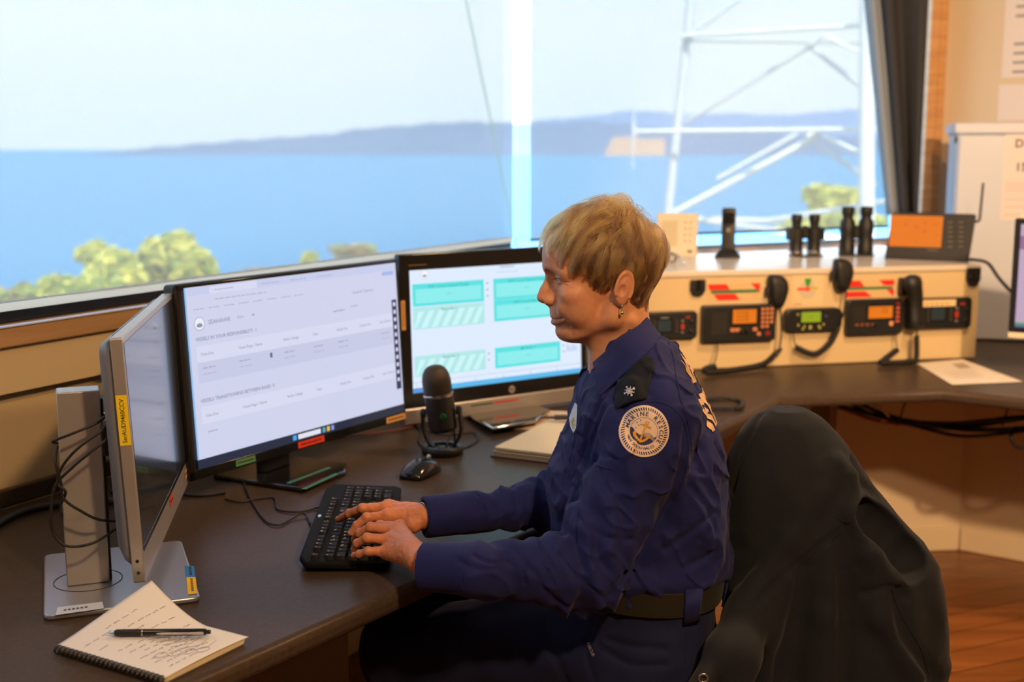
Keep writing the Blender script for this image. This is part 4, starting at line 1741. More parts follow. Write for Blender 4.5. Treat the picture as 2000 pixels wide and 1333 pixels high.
mb.text('GoldTRACK', .0085, cxx, czz, y - .0004, srgb(130, 150, 185), 'CENTER', .01)
dashes(mb, cxx - .035, czz - .013, .07, .0014, srgb(180, 195, 220), y - .0004, 12)
for z_ in (za_ - .01, za_ - .026, za_ - .042, zc_ - .012, zc_ - .028):
    for x_ in (xa_ + colw + .008, xc_ + colw + .008):
        mb.rect(x_, x_ + .005, z_ - .0015, z_ + .0015, y - .0004, srgb(120, 135, 150))
for k in range(6):
    x_ = xc_ + colw + .022 + .006 * k
    mb.rect(x_, x_ + .002, zc_ - .03, zc_ - .010 - .004 * (k % 3), y - .0004, srgb(150, 170, 225))
zt3 = on(M3, 811, 748, y)[1]
for k in range(6):
    mb.rect(xa_ + .004 + .085 * k, xa_ + .0048 + .085 * k, sb3 + .012, zt3 - .004, y - .0003, srgb(120, 130, 145))
mb.rect(sx0, sx1, zt3 - .0012, zt3, y - .0003, srgb(180, 195, 215))
mb.rect(sx0, sx1, zt3 - .016, zt3 - .015, y - .0003, srgb(190, 202, 220))
mb.rect(sx0 + .085, sx1, sb3, sb3 + .013, y - .0005, srgb(92, 186, 236))
mb.rect(sx0, sx0 + .035, sb3, sb3 + .012, y - .0005, srgb(90, 150, 215))
mb.build('screen', m_screen, m3)
px_label(M3, m3, ((783, 588), (793, 645)), -.0008, ORG, 'orange label', vert=True, ink=srgb(150, 100, 50))
px_label(M3, m3, ((920, 795), (963, 786)), -.0022, srgb(30, 110, 65), 'green label')
px_label(M3, m3, ((965, 789), (1013, 779)), -.0022, srgb(235, 65, 42), 'red label', ink=srgb(150, 30, 20))
cxx, czz = on(M3, 1000, 761, -.001)
mb = MB()
mb.cc = srgb(175, 165, 150)
mb.prism([(cxx + .0095 * math.cos(k * PI / 14), czz + .0095 * math.sin(k * PI / 14)) for k in range(28)], .0, .0012, M=RX)
mb.text('hp', .0135, cxx - .0003, czz + .0012, -.0016, srgb(40, 36, 32), 'CENTER', .01)
mb.build('maker_badge', m_print, m3)
mb = MB()
a_ = on(M3, 798, 519, -.001)
dashes(mb, a_[0], a_[1], .052, .0022, srgb(150, 110, 75), -.0006, 9)
mb.build('maker_mark', m_print, m3)
# its foot
mb = MB()
tp = [M3.inverted() @ v for v in (PZ(925, 828, .742), PZ(962, 852, .742), PZ(1048, 836, .742), PZ(1075, 812, .742))]
mb.prism([(v.x, v.y) for v in (tp[0], tp[1], tp[2], tp[3])] + [(tp[3].x + .02, tp[3].y + .16), (tp[0].x + .06, tp[0].y + .16)], tp[0].z + .007, tp[0].z + .015)
mb.build('foot', mat('mirror_silver', (.6, .6, .62), .12, metal=1), m3, bevel=.003)
mb = MB()
mb.box(.24, .34, .03, .055, .008, .14)
mb.build('neck', m_silver, m3, bevel=.004)

# --- silver all-in-one seen from its edge
M1 = frame(PY(284, 1139, 1.75), (-.143, .990, 0), Vector((-.045, 0, 1)))
cA, cB, cC = on(M1, 240, 655), on(M1, 337, 573), on(M1, 370, 950)
#print('M1', cA, cB, cC)
W1, H1 = .535, .372
W1 = (cB[0] + cC[0]) / 2 - .010
H1 = (cA[1] + cB[1]) / 2
m1 = thing('monitor', 'silver all-in-one computer seen from its edge, its dark screen switched off', 'monitor', M1)
mb = MB()
mb.prism(rrect(0, W1, 0, H1, .004), -.0175, 0, M=RX)
mb.build('frame', m_silver, m1, bevel=.0015)
mb = MB()
mb.rect(.010, W1 - .010, .052, H1 - .010, -.0006)
mb.build('screen', m_offscr, m1)
mb = MB()
mb.box(.010, W1 - .010, -.0012, -.0004, .046, .053)
mb.build('screen_surround', m_blackg, m1)
mb = MB()
rings = []
for s, yb in ((0, .0176), (.012, .030), (.035, .040), (.08, .047), (.13, .050)):
    rings.append([(x, yb, z) for x, z in rrect(.004 + s * .8, W1 - .004 - s * .8, .02 + s * .6, H1 - .003 - s * .35, .02)])
mb.loft(rings)
mb.build('back_cover', mat('grey_shell', (.20, .20, .22), .4), m1, smooth='full')
mb = MB()
mb.box(.05, W1 - .05, .0185, .0225, H1 - .0045, H1 - .0032)
mb.build('top_vent', m_greycase, m1)
MS = frame(M1 @ Vector((0, .0175, 0)), -(M1.to_3x3() @ Vector((0, 1, 0))), M1.to_3x3() @ Vector((0, 0, 1)))
Mrel = M1.inverted() @ MS
s0, s1 = on(MS, 254, 870), on(MS, 254, 771)
mb = MB()
mb.rect(.0008, .0167, s0[1], s1[1], -.0006, srgb(255, 222, 30))
mb.text('SerAUD9460CCV', .0107, .0090, s0[1] + .004, -.0010, (.02, .02, .01), M=None, bold=.008) if False else None
vs, fs = text_mesh('SerAUD9460CCV', .0108, 'LEFT', .006, 0)
mb.cc = (.02, .02, .01)
kx = (s1[1] - s0[1]) * .88 / max(v[0] for v in vs)
vs = [(v[0] * kx, v[1] * kx * 1.05, v[2]) for v in vs]
mb.add(vs, fs, Matrix.Translation((.0086, -.0010, s0[1] + .0035)) @ Matrix.Rotation(-PI / 2, 4, 'Y') @ Matrix.Rotation(PI / 2, 4, 'X'))
o = mb.build('label_sticker', m_print, m1, M=Mrel)
o['label'] = 'yellow label printed SerAUD9460CCV'
for z in (.016, .034):
    mb = MB()
    mb.lathe([(.0026, 0), (.0026, .0004)], 16, M=Matrix.Translation((.0088, 0, z)) @ RX)
    mb.build('audio_socket', m_blackg, m1, M=Mrel)
a_, _ = on(M1, 333, 985, -.001)
label_on(M1, m1, a_, a_ + .040, .026, .042, -.0009, RDL, 'red label')
a_, _ = on(M1, 364, 940, -.001)
label_on(M1, m1, a_ - .01, a_ + .024, .018, .034, -.0009, ORG, 'orange label')
# base plate and column
B0, B1, B3 = PZ(85, 1215, .7405), PZ(392, 1177, .7405), PZ(100, 1092, .7405)
MBs = frame(B0, B1 - B0)
wB = (B1 - B0).length
lB = .292
base = MB()
base.prism(rrect(0, wB, 0, lB, .012), 0, .009)
Mrb = M1.inverted() @ MBs
sb = base.build('base_plate', mat('satin_grey_metal', (.42, .44, .50), .34, metal=.7), m1, bevel=.003, seg=3, M=Mrb)
Mbi = MBs.inverted()
cb0, cb1 = Mbi @ PZ(131, 1147, .7495), Mbi @ PZ(215, 1141, .7495)
mb = MB()
xw = cb1.x - cb0.x
mb.box(cb0.x, cb1.x, cb0.y, cb0.y + .045, .009, .315)
mb.build('column', m_silver, m1, bevel=.002, M=Mrb)
mb = MB()
mb.box(cb1.x, cb1.x + .004, cb0.y + .010, cb0.y + .035, .011, .30)
mb.build('cable_channel', m_greycase, m1, M=Mrb)
mb = MB()
ccx, ccy = (cb0.x + cb1.x) / 2, cb0.y + .02
mb.lathe([(.052, .0091), (.052, .0096), (.0505, .0096)], 40, M=Matrix.Translation((ccx, ccy, 0)), cap=False)
mb.build('swivel_ring', m_greycase, m1, M=Mrb)
mb = MB()
ar = M1.inverted() @ (MBs @ Vector((cb1.x, cb0.y + .02, .262)))
mb.cyl(ar, (ar.x, .045, ar.z), .014, 16)
mb.build('tilt_arm', m_steel, m1, smooth=True)
mb = MB()
mb.box(ar.x - .03, ar.x + .03, .046, .062, ar.z - .05, ar.z + .0)
mb.build('mount', m_black, m1, bevel=.004)
# stickers on the base plate
for c, col, ink, lb in ((((361, 1106), (379, 1106), (382, 1128), (364, 1128)), srgb(40, 125, 205), (.01, .04, .10), 'blue label'),
                        (((364, 1128), (382, 1128), (386, 1160), (367, 1162)), srgb(250, 205, 20), (.15, .1, 0), 'yellow label'),
                        (((112, 1187), (200, 1176), (203, 1189), (109, 1202)), srgb(215, 222, 232), srgb(80, 85, 95), 'white label')):
    q = [Mbi @ PZ(x, y_, .7505) for x, y_ in c]
    mb = MB()
    mb.cc = col
    mb.add(q, [(0, 1, 2, 3)])
    mb.cc = ink
    o_ = Vector((0, 0, .0004))
    for k in range(6):
        if col[2] > .3 and col[0] > .3:
            u0, u1 = .15 + .09 * k, .21 + .09 * k
            P_ = lambda u, v: (q[0].lerp(q[1], u)).lerp(q[3].lerp(q[2], u), v) + o_
            mb.add([P_(u0, .42), P_(u1, .42), P_(u1, .62), P_(u0, .62)], [(0, 1, 2, 3)])
        else:
            v0, v1 = .1 + .13 * k, .19 + .13 * k
            P_ = lambda u, v: (q[0].lerp(q[1], u)).lerp(q[3].lerp(q[2], u), v) + o_
            mb.add([P_(.4, v0), P_(.65, v0), P_(.65, v1), P_(.4, v1)], [(0, 1, 2, 3)])
    o = mb.build('label_sticker', m_print, sb)
    o['label'] = lb
# its cables, clipped behind the column
def wpath(pts):
    return [PY(*p) for p in pts]


cable('display_cable', wpath([(236, 785, 1.86), (214, 806, 1.83), (190, 826, 1.80), (140, 848, 1.78), (104, 862, 1.78), (112, 866, 1.80)]), .0022, m_rubber, 'thin black cable ending in a loose tip, highest on the silver computer\'s column')
cable('display_cable', wpath([(236, 790, 1.86), (216, 808, 1.83), (205, 836, 1.79), (150, 878, 1.77), (120, 915, 1.77), (113, 945, 1.77), (128, 962, 1.77), (118, 990, 1.80), (122, 1010, 1.84)]), .0022, m_rubber, 'thin black cable twisting down the left side of the silver column')
cable('display_cable', wpath([(238, 792, 1.86), (222, 812, 1.83), (216, 850, 1.79), (175, 885, 1.77), (140, 915, 1.77), (108, 950, 1.77), (100, 1000, 1.77), (104, 1040, 1.77), (130, 1067, 1.77), (180, 1062, 1.78), (225, 1035, 1.82), (245, 1020, 1.86)]), .0022, m_rubber, 'thin black cable making the widest loop around the silver column')
cable('display_cable', wpath([(112, 872, 1.79), (108, 900, 1.77), (118, 940, 1.77), (125, 975, 1.77), (160, 1000, 1.78), (195, 1016, 1.80), (245, 1020, 1.86)]), .0022, m_rubber, 'thin black cable crossing the front of the silver column')
cable('power_cable', [PZ(-30, 1040, .748), PZ(15, 1012, .748), PZ(60, 996, .748), PZ(125, 984, .748), PZ(190, 978, .748), PZ(260, 985, .748)], .007, m_rubber, 'thick black cable on the worktop at the far left, along the wall')
cable('power_cable', [PZ(215, 962, .745), PZ(240, 958, .745), PZ(300, 955, .745), PZ(380, 968, .745), PZ(440, 962, .745)], .004, m_rubber, 'black cable on the worktop passing behind the silver computer')

# --- edge monitor at the right border
M4 = frame(PY(1968, 660, 3.62), (.86, -.51, 0), Vector((0, 0, 1)))
m4 = thing('monitor', 'monitor cut off by the right border, black bezel with a cream bottom edge', 'monitor', M4)
_, z4 = on(M4, 1976, 420)
mb = MB()
mb.prism(rrect(0, .5, .018, z4 - .01, .004), -.035, 0, M=RX)
mb.build('casing', m_black, m4, bevel=.003)
mb = MB()
mb.box(0, .5, -.001, .036, 0, .017)
mb.build('chin', m_creamp, m4, bevel=.002)
mb = MB()
mb.box(.012, .49, -.002, .03, z4 - .010, z4)
mb.build('top_edge', m_creamp, m4, bevel=.002)
mb = MB()
mb.rect(.018, .48, .034, z4 - .026, -.001, srgb(190, 165, 190))
mb.rect(.018, .48, .034, .042, -.0012, srgb(90, 110, 150))
mb.rect(.018, .48, z4 - .10, z4 - .06, -.0012, srgb(150, 110, 150))
mb.rect(.018, .48, .042, .048, -.0012, srgb(90, 160, 90))
mb.build('screen', m_screen, m4)
mb = MB()
mb.box(.2, .3, .036, .055, -.06, .2)
mb.build('neck', m_black, m4, bevel=.003)
mb = MB()
zz = .7405 - M4.translation.z
mb.prism(rrect(.12, .38, -.04, .14, .02), zz, zz + .012)
mb.build('foot', m_black, m4, bevel=.003)
mb = MB()
mb.box(.2, .3, .036, .055, zz + .01, 0)
mb.build('neck', m_black, m4, bevel=.003)

# ------------------------------------------------------------------ keyboard
MK = frame(Vector((-.206, 1.915, .7405)), (-.045, .999, 0)) @ Matrix.Rotation(math.radians(2.5), 4, 'X')
kb = thing('keyboard', 'black full-size keyboard with worn white key legends under the person\'s hands', 'keyboard', MK)
KL = .468
mb = MB()
mb.prism([(.012, -.006), (KL - .012, -.006), (KL, .006), (KL + .002, .13), (KL - .03, .142), (.03, .142), (-.002, .13), (0, .006)], .002, .014)
mb.build('body', mat('keyboard_plastic', (.006, .006, .006), .75, spec=.15), kb, bevel=.004, seg=3)
keys = MB()
leg_ = MB()
pitch = .0188
R = random.Random(2)


def key(x, y_, w_=1, d=1, mark=True, col=srgb(205, 190, 165)):
    x0, x1 = x + .0008, x + pitch * w_ - .0012
    y0, y1 = y_ + .0008, y_ + .0182 * d - .0012
    lo_, hi_ = rrect(x0, x1, y0, y1, .0015, 2), rrect(x0 + .0022, x1 - .0022, y0 + .002, y1 - .001, .0015, 2)
    keys.loft([[(a, b, .013) for a, b in lo_], [(a, b, .0205) for a, b in hi_]])
    if mark and R.random() < .85:
        cx_, cy_ = x0 + .005, y1 - .0055
        leg_.cc = col
        for q_ in range(R.choice((1, 1, 2))):
            ww, hh = R.uniform(.002, .0038), R.uniform(.0018, .0034)
            ox, oy = q_ * R.uniform(.003, .004), -q_ * R.uniform(0, .004)
            leg_.add([(cx_ + ox, cy_ + oy, .0213), (cx_ + ox + ww, cy_ + oy, .0213), (cx_ + ox + ww, cy_ + oy + hh, .0213), (cx_ + ox, cy_ + oy + hh, .0213)], [(0, 1, 2, 3)])


x0k, y0k = .010, .008
rows = [([1.25, 1.25, 1.25, 6.25, 1.25, 1.25, 1.25, 1.25], 0), ([2.25] + [1] * 10 + [2.75], 1), ([1.75] + [1] * 11 + [2.25], 2), ([1.5] + [1] * 12 + [1.5], 3), ([1] * 13 + [2], 4)]
for ws_, r_ in rows:
    x = x0k
    for w_ in ws_:
        key(x, y0k + .0188 * r_, w_, 1, w_ < 6)
        x += pitch * w_
yF = y0k + .0188 * 5 + .006
for g in ((0,), (2, 3, 4, 5), (6.5, 7.5, 8.5, 9.5), (11, 12, 13, 14)):
    for c in g:
        key(x0k + pitch * c, yF, 1, .85, True, srgb(190, 170, 140))
xn = x0k + pitch * 15.25
for i in range(3):
    key(xn + pitch * i, yF, 1, .85, True, srgb(205, 180, 130))
    key(xn + pitch * i, y0k + .0188 * 4)
    key(xn + pitch * i, y0k + .0188 * 3)
    key(xn + pitch * i, y0k)
key(xn + pitch, y0k + .0188)
xp = x0k + pitch * 18.5
for r_ in range(5):
    for i in range(4):
        if i == 3 and r_ in (0, 2):
            continue
        if r_ == 0 and i == 1:
            continue
        key(xp + pitch * i, y0k + .0188 * r_, 2 if (r_ == 0 and i == 0) else 1, 2 if (i == 3 and r_ in (1,)) else 1, True, srgb(165, 155, 140))
keys.build('keys', mat('key_plastic', (.006, .0055, .0055), .6, spec=.25), kb, bevel=0, smooth=True)
leg_.build('key_legends', m_print, kb)
mb = MB()
mb.prism([(.25 + .008 * math.cos(k * PI / 8), .1335 + .003 * math.sin(k * PI / 8)) for k in range(16)], .014, .0146)
mb.build('maker_badge', m_steel, kb)
mb = MB()
for x in (.04, KL - .06):
    mb.box(x, x + .02, .12, .128, -.0045, .003)
mb.build('tilt_foot', m_black, kb)
zc = .7432
cable('keyboard_cable', [PZ(440, 976, zc), PZ(471, 981, zc), PZ(505, 974, zc), PZ(536, 974, zc), PZ(544, 996, zc), PZ(586, 1000, zc), PZ(617, 993, zc), PZ(626, 992, zc + .006)], .0021, m_rubber, 'thin black cable snaking across the worktop to the keyboard')
cable('mouse_cable', [PZ(474, 932, zc), PZ(480, 955, zc), PZ(492, 980, zc), PZ(518, 1017, zc), PZ(544, 1026, zc), PZ(570, 1014, zc), PZ(588, 1003, zc + .004), PZ(600, 1010, zc), PZ(606, 1024, zc)], .0019, m_rubber, 'thin black cable drooping in a U on the worktop left of the keyboard')

# ------------------------------------------------------------------ mouse
pm0, pm1 = PZ(790, 948), PZ(862, 909)
Mm = frame((pm0 + pm1) / 2 + Vector((-.004, .006, .0005)), Vector((1, -.42, 0)))
ms = thing('computer_mouse', 'black computer mouse between the keyboard and the microphone', 'mouse', Mm)
mb = MB()
rings = []
for t in [i / 14 for i in range(15)]:
    yy = -.058 + .116 * t
    wd = .031 * (1 - (abs(t - .45) / .62) ** 2.6) ** .5 if abs(t - .45) < .62 else .002
    hh = .036 * max(.02, math.sin(PI * min(1, max(0, t * .93 + .05))) ** .62) * (1 - .18 * t)
    wd = max(wd, .006)
    rings.append([(wd * (abs(math.cos(a)) ** .75) * (1 if math.cos(a) > 0 else -1), yy, .001 + hh * (abs(math.sin(a)) ** .8)) for a in [PI * q / 12 for q in range(13)]] + [(0, yy, .0005)])
mb.loft(rings)
mb.build('shell', m_blackg, ms, smooth='full')
mb = MB()
mb.lathe([(.006, -.003), (.008, -.002), (.008, .002), (.006, .003)], 20, M=Matrix.Translation((0, .034, .026)) @ Matrix.Rotation(PI / 2, 4, 'Y'))
mb.build('scroll_wheel', m_steel, ms, smooth=True)
mb = MB()
mb.tube([(0, -.004, .0375), (0, .025, .0333), (0, .05, .018)], .0007, 6)
mb.build('button_gap', m_rubber, ms)

# ------------------------------------------------------------------ desk microphone
pb = PZ(864, 889)
mc = thing('desk_microphone', 'black desktop microphone on a round stand in front of the turquoise screen', 'microphone', Matrix.Translation(pb + Vector((0, .012, .0003))) @ Matrix.Rotation(math.radians(-10), 4, 'Z'))
mb = MB()
mb.lathe([(.045, 0), (.047, .003), (.047, .014), (.043, .019), (.032, .019), (.030, .012), (.012, .012), (.010, .016)], 44)
mb.build('base', m_blackr, mc, smooth=True)
Mcap = Matrix.Translation((.0, 0, .075)) @ Matrix.Rotation(math.radians(-7), 4, 'Y') @ Matrix.Rotation(math.radians(4), 4, 'X')
mb = MB()
mb.lathe([(.027, -.022), (.031, -.018), (.0325, -.010), (.0325, .060)], 40, M=Mcap)
mb.build('body', mat('slate_metal', (.05, .048, .046), .4, metal=.3), mc, smooth=True)
mb = MB()
mb.lathe([(.0325, .064)] + [(.0325 * math.cos(a) ** .7, .090 + .040 * math.sin(a)) for a in [PI / 2 * k / 9 for k in range(9)]] + [(.002, .1305)], 40, M=Mcap)
mm = mb.build('mesh_head', None if False else mat('brown_mesh_grille', (.07, .055, .045), .45, metal=.6, bump=(700, .9, .001)), mc, smooth=True)
mb = MB()
mb.lathe([(.0332, .059), (.0337, .060), (.0337, .0645), (.0332, .066)], 40, M=Mcap, cap=False)
mb.build('band', m_steel, mc, smooth=True)
mb = MB()
mb.lathe([(.007, 0), (.007, .005), (.005, .006)], 20, M=Mcap @ Matrix.Translation((.012, -.030, .018)) @ RX)
mb.build('gain_knob', mat('green_lit_knob', (.02, .16, .05), .3), mc, smooth=True)
for s in (-1, 1):
    mb = MB()
    pv = Mcap @ Vector((s * .042, 0, .022))
    pts = catmull([pv, (s * .044, 0, .06), (s * .034, .0, .03), (s * .020, 0, .014)], 6)
    rings = []
    for i, p_ in enumerate(pts):
        d = (pts[min(i + 1, len(pts) - 1)] - pts[max(0, i - 1)]).normalized()
        u = d.cross(Vector((0, 1, 0))).normalized()
        rings.append([p_ + u * a_ + Vector((0, b_, 0)) for a_, b_ in ((-.003, -.011), (.003, -.011), (.003, .011), (-.003, .011))])
    mb.loft(rings)
    mb.build('yoke_arm', m_blackr, mc, bevel=.0015)
    mb = MB()
    mb.lathe([(.010, 0), (.010, .009), (.008, .011)], 20, M=Matrix.Translation(pv) @ Matrix.Rotation(s * PI / 2, 4, 'Y') @ Matrix.Translation((0, 0, -.006)))
    mb.build('pivot_knob', m_blackr, mc, smooth=True)
cable('microphone_cable', [PZ(872, 872, .775), PY(886, 840, 2.70), PZ(893, 878, .7455), PZ(930, 862, .7445), PZ(925, 846, .7445), PZ(860, 850, .7445), PZ(815, 832, .7445), PZ(790, 820, .7445)], .0022, m_rubber, 'thin black cable hanging from the desk microphone and running behind it')
cable('red_cable', [PZ(640, 862, .744), PZ(690, 852, .744), PZ(740, 846, .744), PZ(790, 838, .744), PZ(815, 828, .744)], .0019, mat('red_wire', (.25, .03, .03), .5), 'dark red thin cable behind the white-screened monitor')
cable('audio_cable', [PZ(800, 822, .744), PZ(822, 842, .744), PZ(818, 862, .744), PZ(832, 878, .744), PZ(845, 880, .744)], .0020, m_rubber, 'thin black cable looping left of the desk microphone')

# ------------------------------------------------------------------ log books and papers behind the microphone
Mk = frame(PZ(956, 893, .7405), (.90, -.43, 0))
lb = thing('log_book', 'thick cream-paged log book with a dark red cover lying beside the person\'s chest', 'book', Mk)
mb = MB()
mb.prism(rrect(0, .215, 0, .30, .006), 0, .0025)
mb.build('cover', mat('maroon_cover', (.09, .035, .035), .6), lb)
mb = MB()
rings = []
for z_, s in ((.0026, 0), (.008, .0015), (.0125, .0005)):
    rings.append([(x, y_, z_) for x, y_ in rrect(.004 + s, .212 - s, .004 + s, .296, .005)])
mb.loft(rings)
mb.build('page_block', mat('page_edges', (.5, .42, .27), .8, bump=(900, .4, .001)), lb)
mb = MB()
rings = []
for z_, s in ((.0145, .001), (.021, .0)):
    rings.append([(x, y_, z_) for x, y_ in rrect(.006 + s, .210 - s, .010 + s, .294, .007)])
mb.loft(rings)
mb.build('top_pages', m_creamp, lb, bevel=.001)
mb = MB()
mb.prism(rrect(-.06, .15, -.02, .20, .002), 0, .0035, M=Matrix.Rotation(.12, 4, 'Z'))
lp_ = mb.build('loose_papers', mat('peach_paper', (.76, .58, .42), .7), M=frame(PZ(1050, 838, .7405), (.95, -.3, 0)))
tag(lp_, 'peach-coloured loose papers on the worktop behind the cream log book', 'paper')
rm = thing('marker_pen', 'dark pen lying on the peach papers behind the log book', 'pen', frame(PZ(1040, 820, .752), (.98, .1, 0)))
mb = MB()
mb.cyl((-.02, 0, .004), (.10, 0, .004), .0035, 12)
mb.build('barrel', m_black, rm, smooth=True)
mb = MB()
mb.cyl((.055, 0, .004), (.10, 0, .004), .0065, 12)
mb.build('cap', m_black, rm, smooth=True)

# ------------------------------------------------------------------ spiral notebook and pen
P0, P1 = PZ(106, 1276, .7405), PZ(335, 1345, .7405)
sdir = (P1 - P0).normalized()
MN = frame(P0, sdir)
SL, NW = .205, .158
nbk = thing('spiral_notebook', 'open spiral notebook with handwritten notes, one page corner curling up', 'notebook', MN)


def curl(s, w_):
    a, b = max(0., 1 - s / (SL * .62)), w_ / NW
    return .040 * a ** 1.4 * b ** 1.6 + .0035 * math.sin(b * 3) * a


mb = MB()
mb.prism(rrect(0, SL, .006, NW - .004, .005), 0, .0015)
mb.build('cover', mat('cover_card', (.10, .09, .10), .5), nbk)
mb = MB()
for k in range(6):
    d = .0008 * k
    z_ = .0016 + .0011 * k
    mb.prism(rrect(.001 + d * .4, SL - .001, .006, NW - .004 + (d if k % 2 else -d), .004), z_, z_ + .0009)
mb.build('page_block', mat('cream_page_edge', (.78, .66, .42), .8), nbk)
mb = MB()
ns, nw = 34, 26
rings = []
for i in range(ns + 1):
    row = []
    for j in range(nw + 1):
        s, w_ = SL * i / ns, .004 + (NW - .002) * j / nw
        cn = curl(s, w_)
        row.append((s + cn * .12, w_ + cn * .35, .0086 + cn + .002 * math.sin(PI * j / nw)))
    rings.append(row)
mb.loft(rings, cap=False, closed=False)
top = mb.build('written_page', m_paper, nbk, smooth='full')
s_ = top.modifiers.new('t', 'SOLIDIFY')
s_.thickness = .0003
# handwriting: thin ink strokes following the page
ink = MB()
R = random.Random(12)


def stroke(pts, r=.00032):
    P_ = []
    for s, w_ in pts:
        s, w_ = min(max(s, .004), SL - .004), min(max(w_, .01), NW - .006)
        cn = curl(s, w_)
        P_.append((s + cn * .12, w_ + cn * .35, .0090 + cn + .002 * math.sin(PI * (w_ - .004) / NW)))
    ink.tube(P_, r, 4)


def scribble(s0, w0, length, ang=PI / 2, h=.0024):
    """a run of handwriting starting at (s0, w0) and going along ang"""
    ca, sa = math.cos(ang), math.sin(ang)
    t = 0
    while t < length:
        wl = R.uniform(.006, .016)
        pts = []
        n_ = int(wl / .0009)
        for k in range(n_):
            u = t + wl * k / n_
            v = h * R.uniform(-.5, .5)
            pts.append((s0 + ca * u - sa * v, w0 + sa * u + ca * v))
        if len(pts) > 2:
            stroke(pts)
        t += wl + R.uniform(.002, .005)


for s0, w0, L_ in ((.030, .06, .055), (.040, .016, .03), (.052, .055, .09), (.066, .02, .02), (.066, .055, .045), (.080, .07, .07), (.092, .03, .025), (.095, .06, .05), (.108, .035, .02), (.108, .07, .07), (.120, .05, .06), (.134, .03, .09), (.148, .035, .08), (.160, .03, .05), (.172, .04, .07), (.186, .03, .05)):
    scribble(s0, w0, L_)
for k in range(4):
    c_ = (.15 + .012 * k, .05 + .014 * k)
    stroke([(c_[0] + .007 * math.cos(a * .7), c_[1] + .010 * math.sin(a * .7)) for a in range(11)])
for k in range(6):
    stroke([(.10 + .014 * k, .075), (.115 + .014 * k, .10), (.108 + .014 * k, .125)])
ink.build('handwriting', mat('ink', (.22, .20, .28), .8), nbk)
mb = MB()
ncoil = 24
for k in range(ncoil):
    s = .006 + (SL - .012) * k / (ncoil - 1)
    for off_ in (0, .0022):
        pts = [(s + off_ + .0012 * math.sin(a), .001 + .0058 * math.cos(a), .0062 + .0058 * math.sin(a)) for a in [2 * PI * q / 12 for q in range(12)]]
        mb.tube(pts, .00065, 6, closed=True)
mb.build('wire_binding', mat('dark_wire', (.05, .05, .055), .3, metal=.8), nbk, smooth='full')

t0, t1 = PZ(208, 1239, .7605), PZ(412, 1237, .7575)
Mp = frame(t0 + Vector((0, 0, .0015)), t1 - t0, Vector((0, 0, 1)))
Lp = (t1 - t0).length
MX = Matrix.Rotation(PI / 2, 4, 'Y')
pn = thing('ballpoint_pen', 'black retractable pen with a chrome clip lying across the spiral notebook', 'pen', Mp)
mb = MB()
mb.lathe([(.0006, 0), (.0010, .003), (.0016, .004), (.0036, .011)], 20, M=MX)
mb.build('tip', m_steel, pn, smooth=True)
mb = MB()
mb.lathe([(.0036, .011), (.0048, .014), (.0050, .04), (.0049, .048)], 24, M=MX)
mb.build('grip', m_rubber, pn, smooth=True)
mb = MB()
mb.lathe([(.0049, .0495), (.0049, Lp - .010), (.0042, Lp - .006)], 24, M=MX)
mb.build('barrel', m_blackg, pn, smooth=True)
mb = MB()
mb.lathe([(.0051, .048), (.0051, .0495)], 24, M=MX)
mb.build('ring', m_steel, pn, smooth=True)
mb = MB()
mb.lathe([(.0030, Lp - .006), (.0032, Lp - .002), (.0022, Lp)], 16, M=MX)
mb.build('push_button', m_blackg, pn, smooth=True)
mb = MB()
mb.loft([[(x, -.0060 + dy * .001, z_ * s + .0005) for dy, z_ in ((-.6, -1), (.6, -1), (.6, 1), (-.6, 1))] for x, s in ((.068 * Lp / .14, .0008), (.075 * Lp / .14, .0016), (.11 * Lp / .14, .0015), (.128 * Lp / .14, .0022), (.131 * Lp / .14, .0022))])
mb.build('clip', m_steel, pn, bevel=.0003)
# ------------------------------------------------------------------ implicit surfaces -> smooth continuous meshes
def arr(*a):
    return np.array(a, dtype=np.float64)


def d_ell(p, c, r, R=None):
    q = p - np.asarray(c)
    if R is not None:
        q = q @ R
    r = np.asarray(r, dtype=float)
    k0 = np.sqrt(((q / r) ** 2).sum(-1))
    k1 = np.sqrt(((q / (r * r)) ** 2).sum(-1)) + 1e-9
    return k0 * (k0 - 1) / k1


def d_sph(p, c, r):
    return np.sqrt(((p - np.asarray(c)) ** 2).sum(-1)) - r


def d_cap(p, a, b, ra, rb=None, sq=None):
    """tapered capsule; sq=(axis vector, factor) flattens it along one direction"""
    if rb is None:
        rb = ra
    a, b = np.asarray(a, float), np.asarray(b, float)
    q, ab = p - a, b - a
    if sq is not None:
        ax = np.asarray(sq[0], float)
        ax = ax / np.linalg.norm(ax)
        q = q + (q @ ax)[..., None] * ax * (sq[1] - 1)
        ab = ab + (ab @ ax) * ax * (sq[1] - 1)
    t = np.clip((q @ ab) / (ab @ ab), 0, 1)
    return np.sqrt(((q - t[..., None] * ab) ** 2).sum(-1)) - (ra + (rb - ra) * t)


def smin(a, b, k):
    h = np.clip(.5 + .5 * (b - a) / k, 0, 1)
    return b + (a - b) * h - k * h * (1 - h)


def smax(a, b, k):
    return -smin(-a, -b, k)


